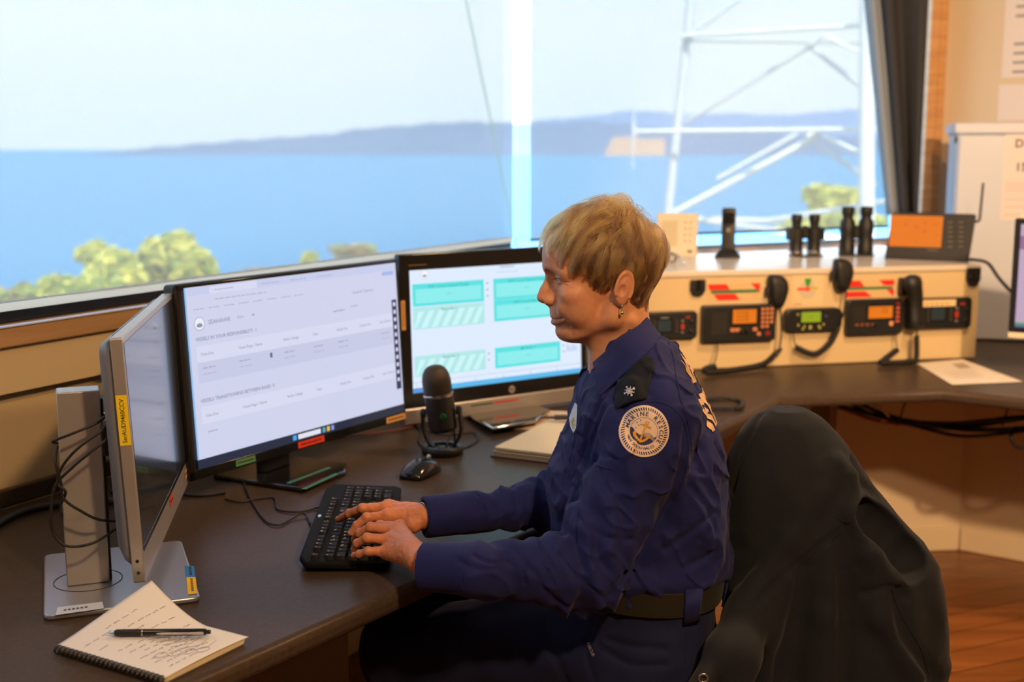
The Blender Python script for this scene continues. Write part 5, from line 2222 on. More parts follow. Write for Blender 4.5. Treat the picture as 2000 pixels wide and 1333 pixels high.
def vnoise(p, seed=0):
    """smooth value noise, -1..1"""
    i = np.floor(p).astype(np.int64)
    f = p - i
    f = f * f * (3 - 2 * f)

    def hsh(x, y, z):
        n = (x * 73856093) ^ (y * 19349663) ^ (z * 83492791) ^ (seed * 2654435)
        n = (n ^ (n >> 13)) * 1274126177
        n = n & 0x7fffffff
        n = (n ^ (n >> 15)) & 0xffff
        return n / 32767.5 - 1
    out = 0
    for dx in (0, 1):
        for dy in (0, 1):
            for dz in (0, 1):
                w_ = (f[..., 0] if dx else 1 - f[..., 0]) * (f[..., 1] if dy else 1 - f[..., 1]) * (f[..., 2] if dz else 1 - f[..., 2])
                out = out + w_ * hsh(i[..., 0] + dx, i[..., 1] + dy, i[..., 2] + dz)
    return out


def surf(f, lo, hi, h, B=9, slack=1.25):
    """surface nets over the blocks of a grid that the surface passes through"""
    lo, hi = np.asarray(lo, float), np.asarray(hi, float)
    nb = np.ceil((hi - lo) / (h * B)).astype(int)
    N = nb * B + 2
    I = np.stack(np.meshgrid(*[np.arange(n) for n in nb], indexing='ij'), -1).reshape(-1, 3)
    c = lo + (I + .5) * (h * B)
    d = np.concatenate([f(c[k:k + 200000]) for k in range(0, len(c), 200000)])
    act = I[np.abs(d) < h * B * .5 * 1.733 * slack + .002]
    g = np.arange(B + 1)
    G = np.stack(np.meshgrid(g, g, g, indexing='ij'), -1)
    ids, pos, quads = [], [], []
    NY, NZ = N[1] + 2, N[2] + 2
    gid = lambda a: ((a[..., 0] + 1) * NY + (a[..., 1] + 1)) * NZ + (a[..., 2] + 1)
    step = max(1, 500000 // (B + 1) ** 3)
    for s0 in range(0, len(act), step):
        blk = act[s0:s0 + step]
        base = blk * B
        P = base[:, None, None, None, :] + G[None]
        V = f((lo + P.reshape(-1, 3) * h)).reshape(P.shape[:-1])
        S = V < 0
        cs = S[:, :-1, :-1, :-1].astype(np.int8)
        tot = np.zeros(cs.shape, np.int8)
        for dx in (0, 1):
            for dy in (0, 1):
                for dz in (0, 1):
                    tot += S[:, dx:B + dx, dy:B + dy, dz:B + dz]
        ci = np.argwhere((tot > 0) & (tot < 8))
        if len(ci) == 0:
            continue
        acc = np.zeros((len(ci), 3))
        cnt = np.zeros(len(ci))
        b_, x_, y_, z_ = ci.T
        cor = {}
        for dx in (0, 1):
            for dy in (0, 1):
                for dz in (0, 1):
                    cor[(dx, dy, dz)] = V[b_, x_ + dx, y_ + dy, z_ + dz]
        for a in cor:
            for ax in range(3):
                if a[ax] == 0:
                    b2 = list(a)
                    b2[ax] = 1
                    va, vb = cor[a], cor[tuple(b2)]
                    m = (va < 0) != (vb < 0)
                    t = np.where(m, va / np.where(np.abs(va - vb) < 1e-12, 1, va - vb), 0)
                    q = np.tile(np.array(a, float), (len(ci), 1))
                    q[:, ax] = t
                    acc[m] += q[m]
                    cnt[m] += 1
        cell = base[b_] + ci[:, 1:]
        ids.append(gid(cell))
        pos.append(lo + (cell + acc / cnt[:, None]) * h)
        for ax in range(3):
            sl0 = [slice(0, B)] * 3
            sl1 = [slice(0, B)] * 3
            sl1[ax] = slice(1, B + 1)
            s0_, s1_ = S[(slice(None), *sl0)], S[(slice(None), *sl1)]
            e = np.argwhere(s0_ != s1_)
            if len(e) == 0:
                continue
            g0 = base[e[:, 0]] + e[:, 1:]
            u, v = (ax + 1) % 3, (ax + 2) % 3
            du, dv = np.zeros(3, int), np.zeros(3, int)
            du[u], dv[v] = 1, 1
            q = np.stack([gid(g0), gid(g0 - du), gid(g0 - du - dv), gid(g0 - dv)], 1)
            flip = s0_[tuple(e.T)]
            q[~flip] = q[~flip][:, ::-1]
            quads.append(q)
    ids = np.concatenate(ids)
    pos = np.concatenate(pos)
    quads = np.concatenate(quads)
    o = np.argsort(ids)
    ids, pos = ids[o], pos[o]
    k = np.clip(np.searchsorted(ids, quads), 0, len(ids) - 1)
    ok = (ids[k] == quads).all(1)
    return pos, k[ok]


def grad(f, p, e=.0006):
    g = np.stack([f(p + np.array(v) * e) - f(p - np.array(v) * e) for v in ((1, 0, 0), (0, 1, 0), (0, 0, 1))], -1)
    return g / (np.linalg.norm(g, axis=-1, keepdims=True) + 1e-12)


def np_mesh(name, pos, quads):
    me = bpy.data.meshes.new(name)
    me.vertices.add(len(pos))
    me.vertices.foreach_set('co', np.ascontiguousarray(pos, dtype=np.float32).ravel())
    n = len(quads)
    me.loops.add(n * 4)
    me.loops.foreach_set('vertex_index', np.ascontiguousarray(quads, dtype=np.int32).ravel())
    me.polygons.add(n)
    me.polygons.foreach_set('loop_start', np.arange(0, n * 4, 4, dtype=np.int32))
    me.polygons.foreach_set('use_smooth', [True] * n)
    me.update(calc_edges=True)
    me.validate()
    return me


def vcolor(me, cols):
    a = me.color_attributes.new('Col', 'FLOAT_COLOR', 'POINT')
    c = np.ones((len(me.vertices), 4), np.float32)
    c[:, :3] = cols
    a.data.foreach_set('color', c.ravel())


# ------------------------------------------------------------------ the person
HO = PY(1180, 540, 2.03)
Dh = Vector((HO.x, HO.y, 0)).normalized()
Rh = Vector((Dh.y, -Dh.x, 0))
psi = math.radians(9)
Fh = -Rh * math.cos(psi) - Dh * math.sin(psi)
Lh = -Dh * math.cos(psi) + Rh * math.sin(psi)
HM = np.array([list(Fh), list(Lh), [0, 0, 1]])            # rows: forward, left, up
HOn = np.array(HO)


def to_head(p):
    """world (m) -> head coordinates in mm: a forward, b to her left, c up"""
    return (p - HOn) @ HM.T * 1000


def from_head(q):
    return np.asarray(q, float) / 1000 @ HM + HOn


def rotm(ax, deg):
    return np.array(Matrix.Rotation(math.radians(deg), 3, ax))


EYE = arr(71.0, 31, .5)


def d_head(q, base=False):
    """head and neck, mm"""
    s = q.copy()
    s[..., 1] = np.abs(q[..., 1])                          # mirror
    E, C, S = d_ell, d_cap, d_sph
    d = E(s, (2, 0, 30), (93, 73, 79))                     # braincase
    d = smin(d, E(s, (32, 0, 38), (71, 67, 62)), 14)       # forehead
    d = smin(d, E(s, (34, 0, -28), (52, 56, 66)), 16)      # middle face
    d = smin(d, C(s, (-8, 52, -62), (56, 17, -90), 15, 14), 18)      # jaw
    d = smin(d, C(s, (-14, 55, -28), (-8, 53, -62), 14), 16)
    d = smin(d, E(s, (63, 0, -90), (18, 19, 17)), 9)       # chin
    d = smin(d, E(s, (58, 44, -26), (21, 19, 17)), 16)     # cheek
    d = smin(d, E(s, (48, 38, -52), (24, 20, 24)), 16)
    d = smin(d, E(s, (62, 0, -58), (28.5, 33, 25)), 12)    # muzzle
    d = smin(d, C(s, (87, 9, 13), (70, 45, 10), 12, 9), 13)     # brow
    # soft chin and neck
    d = smin(d, E(s, (34, 0, -92), (34, 34, 20)), 14)
    nk = C(s, (-24, 0, -58), (-38, 0, -190), 50, 57)
    d = smax(d, -C(s, (-2, 60, -98), (44, 24, -116), 8), 14)
    d = smin(d, nk, 20)
    d = smin(d, C(s, (6, 12, -112), (10, 10, -180), 12, 13), 16)     # throat
    d = smin(d, C(s, (-34, 46, -70), (4, 20, -172), 8, 9), 16)       # neck muscle
    # eye sockets
    d = smax(d, -E(s, (97, 31, -1), (17.5, 20, 12.5)), 9)
    d = smax(d, -E(s, (94, 15, -2), (10, 9, 14)), 9)
    # nose
    d = smin(d, C(s, (82, 0, -2), (84, 0, -34), 8.5, 15), 5)
    d = smin(d, C(s, (88, 0, 4), (99, 0, -24), 7.2, 8.0), 6)
    d = smin(d, C(s, (98, 0, -22), (102.5, 0, -33.5), 8.6, 9.6), 4)
    d = smin(d, E(s, (92.5, 11.5, -38), (10.5, 6.8, 8)), 3.4)
    d = smin(d, C(s, (99, 0, -38), (88, 0, -47), 5.5, 5.0), 4)
    d = smax(d, -E(s, (97.5, 6.8, -46), (5.5, 3.2, 4.2)), 2.2)
    # crease round the nostril wing and down to the mouth corner
    d = smax(d, -C(s, (86, 19.5, -33), (79, 27, -46), 1.0, 1.6), 4.5)
    d = smax(d, -C(s, (81, 26, -43), (65, 39, -64), 2.0, 1.6), 5.5)
    d = smin(d, E(s, (70, 36, -46), (12, 12, 15)), 9)
    # lips
    if base:
        return d
    M_ = MOUTH
    up_ = lo_ = gr_ = None
    for k in range(len(M_) - 1):
        t0, t1 = k / (len(M_) - 1), (k + 1) / (len(M_) - 1)
        o_ = lambda t, da, dc: arr(da, 0, dc)
        u = C(s, M_[k] + arr(-3.3, 0, 4.6 * (1 - .72 * t0)), M_[k + 1] + arr(-3.3, 0, 4.6 * (1 - .72 * t1)), 4.6 - 2.6 * t0, 4.6 - 2.6 * t1)
        l = C(s, M_[k] + arr(-4.4, 0, -6.0 * (1 - .78 * t0)), M_[k + 1] + arr(-4.4, 0, -6.0 * (1 - .78 * t1)), 5.6 - 3.4 * t0, 5.6 - 3.4 * t1)
        g = C(s, M_[k] + arr(1.2 * (1 - t0) + .2, 0, 0), M_[k + 1] + arr(1.2 * (1 - t1) + .2, 0, 0), 1.35)
        up_ = u if up_ is None else np.minimum(up_, u)
        lo_ = l if lo_ is None else np.minimum(lo_, l)
        gr_ = g if gr_ is None else np.minimum(gr_, g)
    d = smin(d, up_, 3.4)
    d = smin(d, lo_, 3.6)
    d = smax(d, -gr_, 1.4)
    d = smax(d, -S(s, M_[-1] + arr(.8, 1.2, -.5), 2.2), 4)
    d = smax(d, -C(s, (90, 0, -85), (80, 14, -84.5), 2.6), 6)        # below the lower lip
    d = smax(d, -C(s, (97, 0, -52), (95, 0, -58), 1.2), 4)
    d = smax(d, -C(s, (63, 38, -75), (58, 35, -94), 1.2), 5)         # marionette line
    # eyelids
    e = S(s, EYE, 13.6)
    lid = E(s, (EYE[0] + 11.0, EYE[1] + 1.8, EYE[2] - 2.4), (8.5, 12.0, 2.7))
    e = smax(e, -lid, .9)
    fold = C(s, (85, 21, 9.0), (79, 45, 5.5), .7)
    d = smin(d, e, 2.6)
    d = smax(d, -fold, 2.2)
    d = smax(d, -C(s, (88, 21, -14), (79, 42, -13), .6), 3.4)        # under-eye line
    for k, (c0, c1) in enumerate(((-3, -1), (-7, -10))):
        d = smax(d, -C(s, (72, 47, c0 - 1), (60, 58, c1 - 3), .35), 2.2)
    # ears
    R = rotm('Z', 16) @ rotm('Y', -12)
    ec = arr(-20, 75, -11.5)
    ear = E(s, ec, (15.5, 5.0, 26.5), R)
    qq = (s - ec) @ R
    rr = np.sqrt((qq[..., 0] / 14.5) ** 2 + (qq[..., 2] / 25.5) ** 2)
    groove = np.sqrt(((rr - .70) * 15) ** 2 + (qq[..., 1] - 6.2) ** 2) - 2.6        # between the rim and the inner fold
    groove = smax(groove, -(qq[..., 2] + 2) - qq[..., 0] * .8, 3)
    ear = smax(ear, -groove, 1.6)
    ear = smax(ear, -d_ell(qq, (3.5, 6.5, -4), (6.5, 6.5, 9.5)), 2.6)                # concha
    ring = np.sqrt((rr - 1) ** 2 * 17 ** 2 + (qq[..., 1] - 2.0) ** 2) - 2.9
    ring = smax(ring, -(qq[..., 2] + 16), 4)
    ear = smin(ear, ring, 2)
    ear = smin(ear, E(s, (-16, 73.5, -33), (7.2, 4.2, 9)), 3)
    ear = smin(ear, E(s, (-8, 72.5, -14), (4.5, 4.5, 5.5)), 2.6)         # tragus
    d = smin(d, ear, 4)
    return d


MOUTH = None


def _front(b, c):
    lo, hi = 40., 125.
    for _ in range(26):
        m = (lo + hi) / 2
        if d_head(np.array([[m, b, c]]), True)[0] < 0:
            lo = m
        else:
            hi = m
    return lo


MOUTH = np.array([(_front(b, c), b, c) for b, c in ((0, -69.6), (8, -69.8), (16, -69.4), (24, -68.0), (31, -66.0), (36.5, -64.6))])


def sdf_head(p):
    return d_head(to_head(p)) / 1000


# hands: joints measured on the photograph, heights over the keyboard
def J(px, py, z):
    return np.array(PZ(px, py, z))


HANDS = {
    'near': dict(wrist=(J(823, 1096, .794), .0245), arm=J(905, 1108, .794), fingers=[
        [J(755, 1077, .786), J(719, 1078, .786), J(702, 1083, .779), J(691, 1086, .7735)],
        [J(761, 1055, .798), J(717, 1052, .801), J(698, 1062, .789), J(691, 1074, .7755)],
        [J(770, 1037, .806), J(724, 1031, .808), J(702, 1042, .795), J(692, 1054, .779)],
        [J(781, 1030, .806), J(742, 1027, .803), J(718, 1034, .788), J(707, 1044, .775)]],
        thumb=[J(808, 1072, .788), J(782, 1056, .778), J(758, 1046, .774)]),
    'far': dict(wrist=(J(829, 1010, .802), .0245), arm=J(905, 1003, .800), fingers=[
        [J(766, 990, .796), J(744, 996, .788), J(726, 1002, .778), J(714, 1007, .773)],
        [J(759, 989, .803), J(724, 993, .797), J(706, 1000, .785), J(694, 1006, .773)],
        [J(753, 993, .809), J(708, 994, .809), J(682, 1004, .794), J(661, 1015, .776)],
        [J(757, 1008, .804), J(716, 1012, .801), J(697, 1027, .788), J(686, 1042, .775)]],
        thumb=[J(808, 1026, .793), J(781, 1032, .783), J(757, 1038, .777)]),
}
FR = [(.0082, .0068, .0060, .0052), (.0092, .0076, .0067, .0058), (.0096, .0079, .0070, .0060), (.0094, .0078, .0069, .0059)]


def d_hand(p, H):
    (w_, rw), arm = H['wrist'], H['arm']
    up = (0, .25, 1)
    d = d_cap(p, w_, arm, .0235, .0245, sq=(up, 1.25))
    mc = [f[0] for f in H['fingers']]
    palm = None
    for k, m in enumerate(mc):
        c = d_cap(p, w_ * .72 + m * .28, m - np.array((0, 0, .003)), .0145, .0115)
        palm = c if palm is None else smin(palm, c, .012)
    d = smin(d, palm, .012)
    d = smin(d, d_cap(p, w_, (mc[1] + mc[2]) / 2 * .5 + w_ * .5, .019, .015), .01)
    fs = None
    for k, f in enumerate(H['fingers']):
        r = FR[k]
        a = d_cap(p, f[0], f[1], r[0], r[1])
        a = smin(a, d_cap(p, f[1], f[2], r[1], r[2]), .0022)
        a = smin(a, d_cap(p, f[2], f[3], r[2], r[3]), .0022)
        a = smin(a, d_sph(p, f[1] + np.array((0, 0, .0008)), r[1] + .0004), .003)
        a = smin(a, d_sph(p, f[2] + np.array((0, 0, .0006)), r[2] + .0001), .003)
        a = smin(a, d_sph(p, f[0] + np.array((0, 0, .002)), r[0] + .0008), .005)
        fs = a if fs is None else smin(fs, a, .0016)
    d = smin(d, fs, .0045)
    t = H['thumb']
    a = d_cap(p, w_ * .75 + t[0] * .25, t[0], .014, .013)
    a = smin(a, d_cap(p, t[0], t[1], .0125, .0092), .005)
    a = smin(a, d_cap(p, t[1], t[2], .0092, .0072), .003)
    d = smin(d, a, .007)
    # tendons and small creases on the back of the hand
    for m in mc:
        d = smin(d, d_cap(p, w_ * .55 + m * .45 + np.array((0, 0, .0105)), m + np.array((0, 0, .0085)), .0012, .0018), .006)
    d = d - .0005 * vnoise(p * 190, 3) - .00025 * vnoise(p * 520, 4)
    return d


# ---------------- clothing and body volumes
TB = []       # torso cross-sections seen from the side: photo height, front px, back px, half width
for py, x0, x1, hw in ((640, 1222, 1284, .050), (668, 1190, 1306, .070), (700, 1164, 1334, .115), (735, 1142, 1356, .150), (780, 1122, 1380, .176), (850, 1100, 1405, .188), (930, 1082, 1417, .186),
                       (1010, 1082, 1416, .180), (1080, 1092, 1405, .176), (1140, 1110, 1392, .174), (1185, 1120, 1384, .176), (1240, 1110, 1392, .184), (1300, 1095, 1400, .190), (1360, 1110, 1396, .185)):
    a, b = PY(x0, py, 2.03), PY(x1, py, 2.03)
    TB.append(((a.z + b.z) / 2, (a.x + b.x) / 2, (b.x - a.x) / 2, hw))
TB = sorted(TB)
TZ = np.array([t[0] for t in TB])


def tor(z, k):
    v = np.array([t[k] for t in TB])
    # smooth interpolation
    i = np.clip(np.searchsorted(TZ, z) - 1, 0, len(TZ) - 2)
    t = np.clip((z - TZ[i]) / (TZ[i + 1] - TZ[i]), 0, 1)
    m = np.gradient(v, TZ)
    h_ = TZ[i + 1] - TZ[i]
    t2, t3 = t * t, t * t * t
    return (2 * t3 - 3 * t2 + 1) * v[i] + (t3 - 2 * t2 + t) * h_ * m[i] + (-2 * t3 + 3 * t2) * v[i + 1] + (t3 - t2) * h_ * m[i + 1]


BY = 2.04      # middle plane of the body


def d_torso(p, z0, z1, grow=0.):
    z = np.clip(p[..., 2], z0, z1)
    cx, ha, hb = tor(z, 1), tor(z, 2) + grow, tor(z, 3) + grow
    x, y = (p[..., 0] - cx) / ha, (p[..., 1] - BY) / hb
    n = 2.35
    r = (np.abs(x) ** n + np.abs(y) ** n) ** (1 / n)
    d = (r - 1) * np.minimum(ha, hb) * .92
    dz = np.maximum(np.maximum(z0 - p[..., 2], p[..., 2] - z1), 0)
    return np.where(dz > 0, np.sqrt(np.maximum(d, 0) ** 2 + dz ** 2) + np.minimum(d, 0) * 0, d) if True else d


NA = dict(sh=np.array(PY(1283, 815, 1.872)), el=np.array(PY(1150, 1120, 1.835)), wr=HANDS['near']['wrist'][0], cu=J(835, 1108, .789), mid=J(930, 1112, .793))
FA = dict(sh=np.array(PY(1225, 800, 2.21)), el=np.array(PY(1108, 984, 2.13)), wr=HANDS['far']['wrist'][0], cu=J(838, 1009, .802), mid=J(930, 1000, .802))
HIP_N, HIP_F = np.array(PY(1280, 1262, 1.95)), np.array(PY(1270, 1245, 2.13))
KN_N, KN_F = np.array((-.185, 2.06, .548)), np.array((-.19, 2.235, .545))
AN_N, AN_F = np.array((-.13, 2.08, .10)), np.array((-.14, 2.25, .10))


def folds_shirt(p):
    """cloth relief: broad drapes pulling from the shoulder and armpit, finer wrinkles at the elbow"""
    q = p.copy()
    w1 = vnoise(p * 9, 11)
    # long folds running down and forward on the front of the body
    u = q[..., 0] * 26 + q[..., 2] * 15 + w1 * 1.1
    f = .0045 * np.sin(u) * np.clip((1.06 - p[..., 2]) * 6, 0, 1)
    pp = np.stack([p[..., 0] * 20 + p[..., 2] * 12, p[..., 1] * 9, p[..., 2] * 9 - p[..., 0] * 4], -1)
    f = f + .0075 * vnoise(pp, 5)
    g_ = np.stack([p[..., 0] * 30 + p[..., 2] * 22, p[..., 1] * 14, p[..., 2] * 13 - p[..., 0] * 8], -1)
    rd = 1 - np.abs(vnoise(g_ + .6 * vnoise(p * 12, 14)[..., None], 15)) * 2.2
    f = f + .0042 * np.clip(rd, 0, 1) ** 2
    f = f + .0018 * (1 - 2 * np.abs(vnoise(p * 24, 6))) + .0008 * vnoise(p * 80, 9)
    return f


def sleeve(p, A, near):
    d = d_cap(p, A['sh'], A['el'], .069 if near else .062, .056 if near else .05)
    d = smin(d, d_cap(p, A['el'], A['mid'], .056 if near else .05, .0415 if near else .036, sq=((0, .25, 1), 1.04)), .02)
    d = smin(d, d_cap(p, A['mid'], A['cu'], 0.0415 if near else .036, .0372 if near else .0350, sq=((0, .25, 1), 1.0)), .01)
    # wrinkles round the arm near the elbow and above the cuff
    ax = A['el'] - A['mid']
    L_ = np.linalg.norm(ax)
    t = ((p - A['mid']) @ ax) / (L_ * L_)
    wv = vnoise(p * 22, 21)
    near_el = np.exp(-((t - .92) / .33) ** 2)
    d = d - .0055 * near_el * np.sin(t * 30 + wv * 2.3 + p[..., 2] * 40)
    d = d - (.0052 if near else .003) * np.exp(-((t - .25) / .22) ** 2) * np.sin(t * 18 + wv * 2 + p[..., 1] * 50)
    return d


CREASES = [  # grooves drawn over the photo, (points with depth), radius, softness
    ([(1342, 722, 1.90), (1368, 770, 1.88), (1384, 812, 1.885), (1383, 842, 1.89)], .0045, .008),
    ([(1398, 868, 1.93), (1414, 900, 1.95)], .003, .010),
    ([(1342, 835, 1.80), (1334, 900, 1.79), (1316, 960, 1.79), (1285, 1030, 1.79), (1240, 1100, 1.79), (1195, 1165, 1.79)], .0045, .012),
    ([(1175, 800, 1.80), (1150, 870, 1.80), (1122, 950, 1.80), (1100, 1040, 1.80)], .006, .014),
    ([(1140, 870, 1.85), (1110, 940, 1.86), (1092, 1020, 1.88)], .006, .010),
    ([(1125, 1010, 1.79), (1180, 1050, 1.775), (1240, 1055, 1.78)], .002, .010),
    ([(1095, 1085, 1.79), (1130, 1130, 1.77), (1180, 1170, 1.78)], .002, .009),
    ([(1010, 1080, 1.80), (1040, 1120, 1.785), (1075, 1165, 1.785), (1110, 1190, 1.79)], .002, .009),
    ([(895, 1095, 1.80), (930, 1112, 1.80), (975, 1112, 1.80)], .0015, .007),
    ([(1400, 1000, 1.93), (1350, 1040, 1.88), (1300, 1075, 1.86)], .002, .011),
    ([(1395, 1080, 1.93), (1340, 1110, 1.88)], .002, .010),
    ([(1205, 735, 1.86), (1165, 800, 1.87), (1140, 860, 1.88)], .003, .009),
    ([(1126, 848, 1.88), (1160, 875, 1.87), (1205, 900, 1.84)], .002, .006),
    ([(1128, 760, 1.93), (1122, 860, 1.93), (1098, 960, 1.92)], .0025, .006),
    ([(1150, 900, 1.85), (1128, 980, 1.85), (1122, 1060, 1.85)], .003, .008),
    ([(1000, 1070, 1.80), (1020, 1100, 1.785), (1024, 1140, 1.785)], .002, .006),
    ([(1060, 1075, 1.80), (1078, 1110, 1.78), (1080, 1150, 1.78)], .002, .006),
    ([(925, 1085, 1.80), (955, 1100, 1.79), (990, 1098, 1.79)], .002, .005),
    ([(930, 965, 2.0), (950, 985, 1.99), (958, 1015, 1.98)], .002, .006),
    ([(1000, 950, 2.02), (1010, 980, 2.0), (1006, 1010, 1.99)], .002, .007),
    ([(1345, 950, 1.83), (1380, 985, 1.87), (1400, 1040, 1.92)], .003, .010),
]
CR_SHIRT = CREASES
EYEN = np.array((0, 0, HC))


def project_lines(f, lines, inside=.25):
    """move lines drawn over the photo onto the surface f=0, so the groove follows the cloth"""
    out = []
    for pts, r, k in lines:
        fine = catmull([(c[0], c[1], c[2]) for c in pts], 3)
        P3 = []
        for c in fine:
            d_ = np.array(ray(c.x, c.y))
            t0, t1 = (c.z - .16) / d_[1], (c.z + .22) / d_[1]
            ts = np.linspace(t0, t1, 60)
            v = f(EYEN + ts[:, None] * d_)
            i = np.argmax(v < 0)
            if v[i] >= 0:
                continue
            a, b = (ts[i - 1] if i else ts[0]), ts[i]
            for _ in range(12):
                m = (a + b) / 2
                if f(EYEN + m * d_[None])[0] < 0:
                    b = m
                else:
                    a = m
            P3.append(EYEN + (b - r * inside * 0 - .0) * d_)
        if len(P3) > 1:
            out.append((P3, r, k))
    return out


def carve(d, p, lines, sign=-1):
    near = np.abs(d) < .03
    if not near.any() or not lines:
        return d
    q, dd = p[near], d[near]
    for pts, r, k in lines:
        P3 = np.array(pts)
        box = (q > P3.min(0) - .03).all(-1) & (q < P3.max(0) + .03).all(-1)
        if not box.any():
            continue
        qq = q[box]
        g = None
        for a, b in zip(pts, pts[1:]):
            c = d_cap(qq, a, b, r)
            g = c if g is None else np.minimum(g, c)
        dd[box] = smax(dd[box], -g, k)
    d = d.copy()
    d[near] = dd
    return d


CREASES = []


def d_shirt(p):
    z0, z1 = .692, 1.092
    d = d_torso(p, z0, z1)
    # sloping shoulders
    for A in (NA, FA):
        d = smin(d, d_cap(p, np.array((A['sh'][0] - .015, BY + (A['sh'][1] - BY) * .30, 1.082)), A['sh'] + np.array((0, 0, .004)), .050, .063), .035)
    # blouse over the belt
    d = smin(d, d_ell(p, (tor(.73, 1) - .004, BY, .738), (.152, .190, .045)), .02)
    for A, n_ in ((NA, True), (FA, False)):
        s = sleeve(p, A, n_)
        # open cuff: the sleeve ends in a ring round the wrist
        n = A['mid'] - A['cu']
        n = n / np.linalg.norm(n)
        s = np.maximum(s, -((p - (A['cu'] - n * .008)) @ n))
        s = np.maximum(s, -d_cap(p, A['cu'] - n * .06, A['cu'] + n * .045, .0285 if n_ else .0270))
        d = smin(d, s, .016) if n_ is None else np.where(np.minimum(d, s) > .03, np.minimum(d, s), smin(d, s, .016))
    near_cuff = np.minimum(np.linalg.norm(p - NA['cu'], axis=-1), np.linalg.norm(p - FA['cu'], axis=-1))
    nr_ = np.abs(d) < .035
    fo = np.zeros_like(d)
    if nr_.any():
        pn = p[nr_]
        calm = 1 - .62 * np.clip((pn[..., 0] - .27) / .05, 0, 1) * np.clip((pn[..., 2] - .90) / .05, 0, 1)
        fo[nr_] = folds_shirt(pn) * calm
    d = d - fo * np.clip((near_cuff - .05) / .08, .12, 1)
    d = carve(d, p, CREASES)
    return np.maximum(d, z0 - p[..., 2])


def d_trousers(p):
    d = d_torso(p, .47, .724, .003)
    th = smin(d_cap(p, HIP_N, KN_N, .094, .078), d_cap(p, HIP_F, KN_F, .094, .078), .02)
    d = smin(d, th, .04)
    d = smin(d, d_cap(p, KN_N, AN_N, .075, .062), .03)
    d = smin(d, d_cap(p, KN_F, AN_F, .075, .062), .03)
    d = smin(d, d_ell(p, (tor(.58, 1) + .012, BY, .545), (.135, .19, .09)), .03)
    q = np.stack([p[..., 0] * 15 + p[..., 2] * 10, p[..., 1] * 10, p[..., 2] * 16 - p[..., 0] * 6], -1)
    d = d - .0045 * vnoise(q, 31) - .0018 * vnoise(p * 36, 32)
    d = carve(d, p, TCR)
    return np.maximum(d, p[..., 2] - .727)


TCR = []
TCREASE = [(pts, r, k) for pts, r, k in (
    ([(1205, 1215, 1.86), (1175, 1240, 1.86), (1168, 1258, 1.86), (1185, 1275, 1.86)], .002, .010),
    ([(1160, 1215, 1.86), (1145, 1270, 1.86), (1160, 1330, 1.86)], .002, .008),
    ([(1060, 1215, 1.88), (1080, 1270, 1.87), (1105, 1333, 1.87)], .002, .012),
    ([(1185, 1252, 1.86), (1240, 1265, 1.85), (1300, 1268, 1.86)], .002, .010),
    ([(1190, 1275, 1.86), (1230, 1300, 1.85), (1300, 1300, 1.86)], .002, .010))]


CREASES = project_lines(d_shirt, CR_SHIRT)
TCR = project_lines(d_trousers, TCREASE)


def d_inner(p):
    """the body itself, slimmer than the clothes it carries"""
    d = d_torso(p, .50, 1.06, -.016)
    for A, n_ in ((NA, 1), (FA, 0)):
        d = smin(d, d_cap(p, A['sh'], A['el'], .046, .038), .03)
        d = smin(d, d_cap(p, A['el'], A['wr'], .032, .022), .01)
    for h_, k_, a_ in ((HIP_N, KN_N, AN_N), (HIP_F, KN_F, AN_F)):
        d = smin(d, d_cap(p, h_, k_, .076, .054), .03)
        d = smin(d, d_cap(p, k_, a_, .050, .036), .02)
    return d


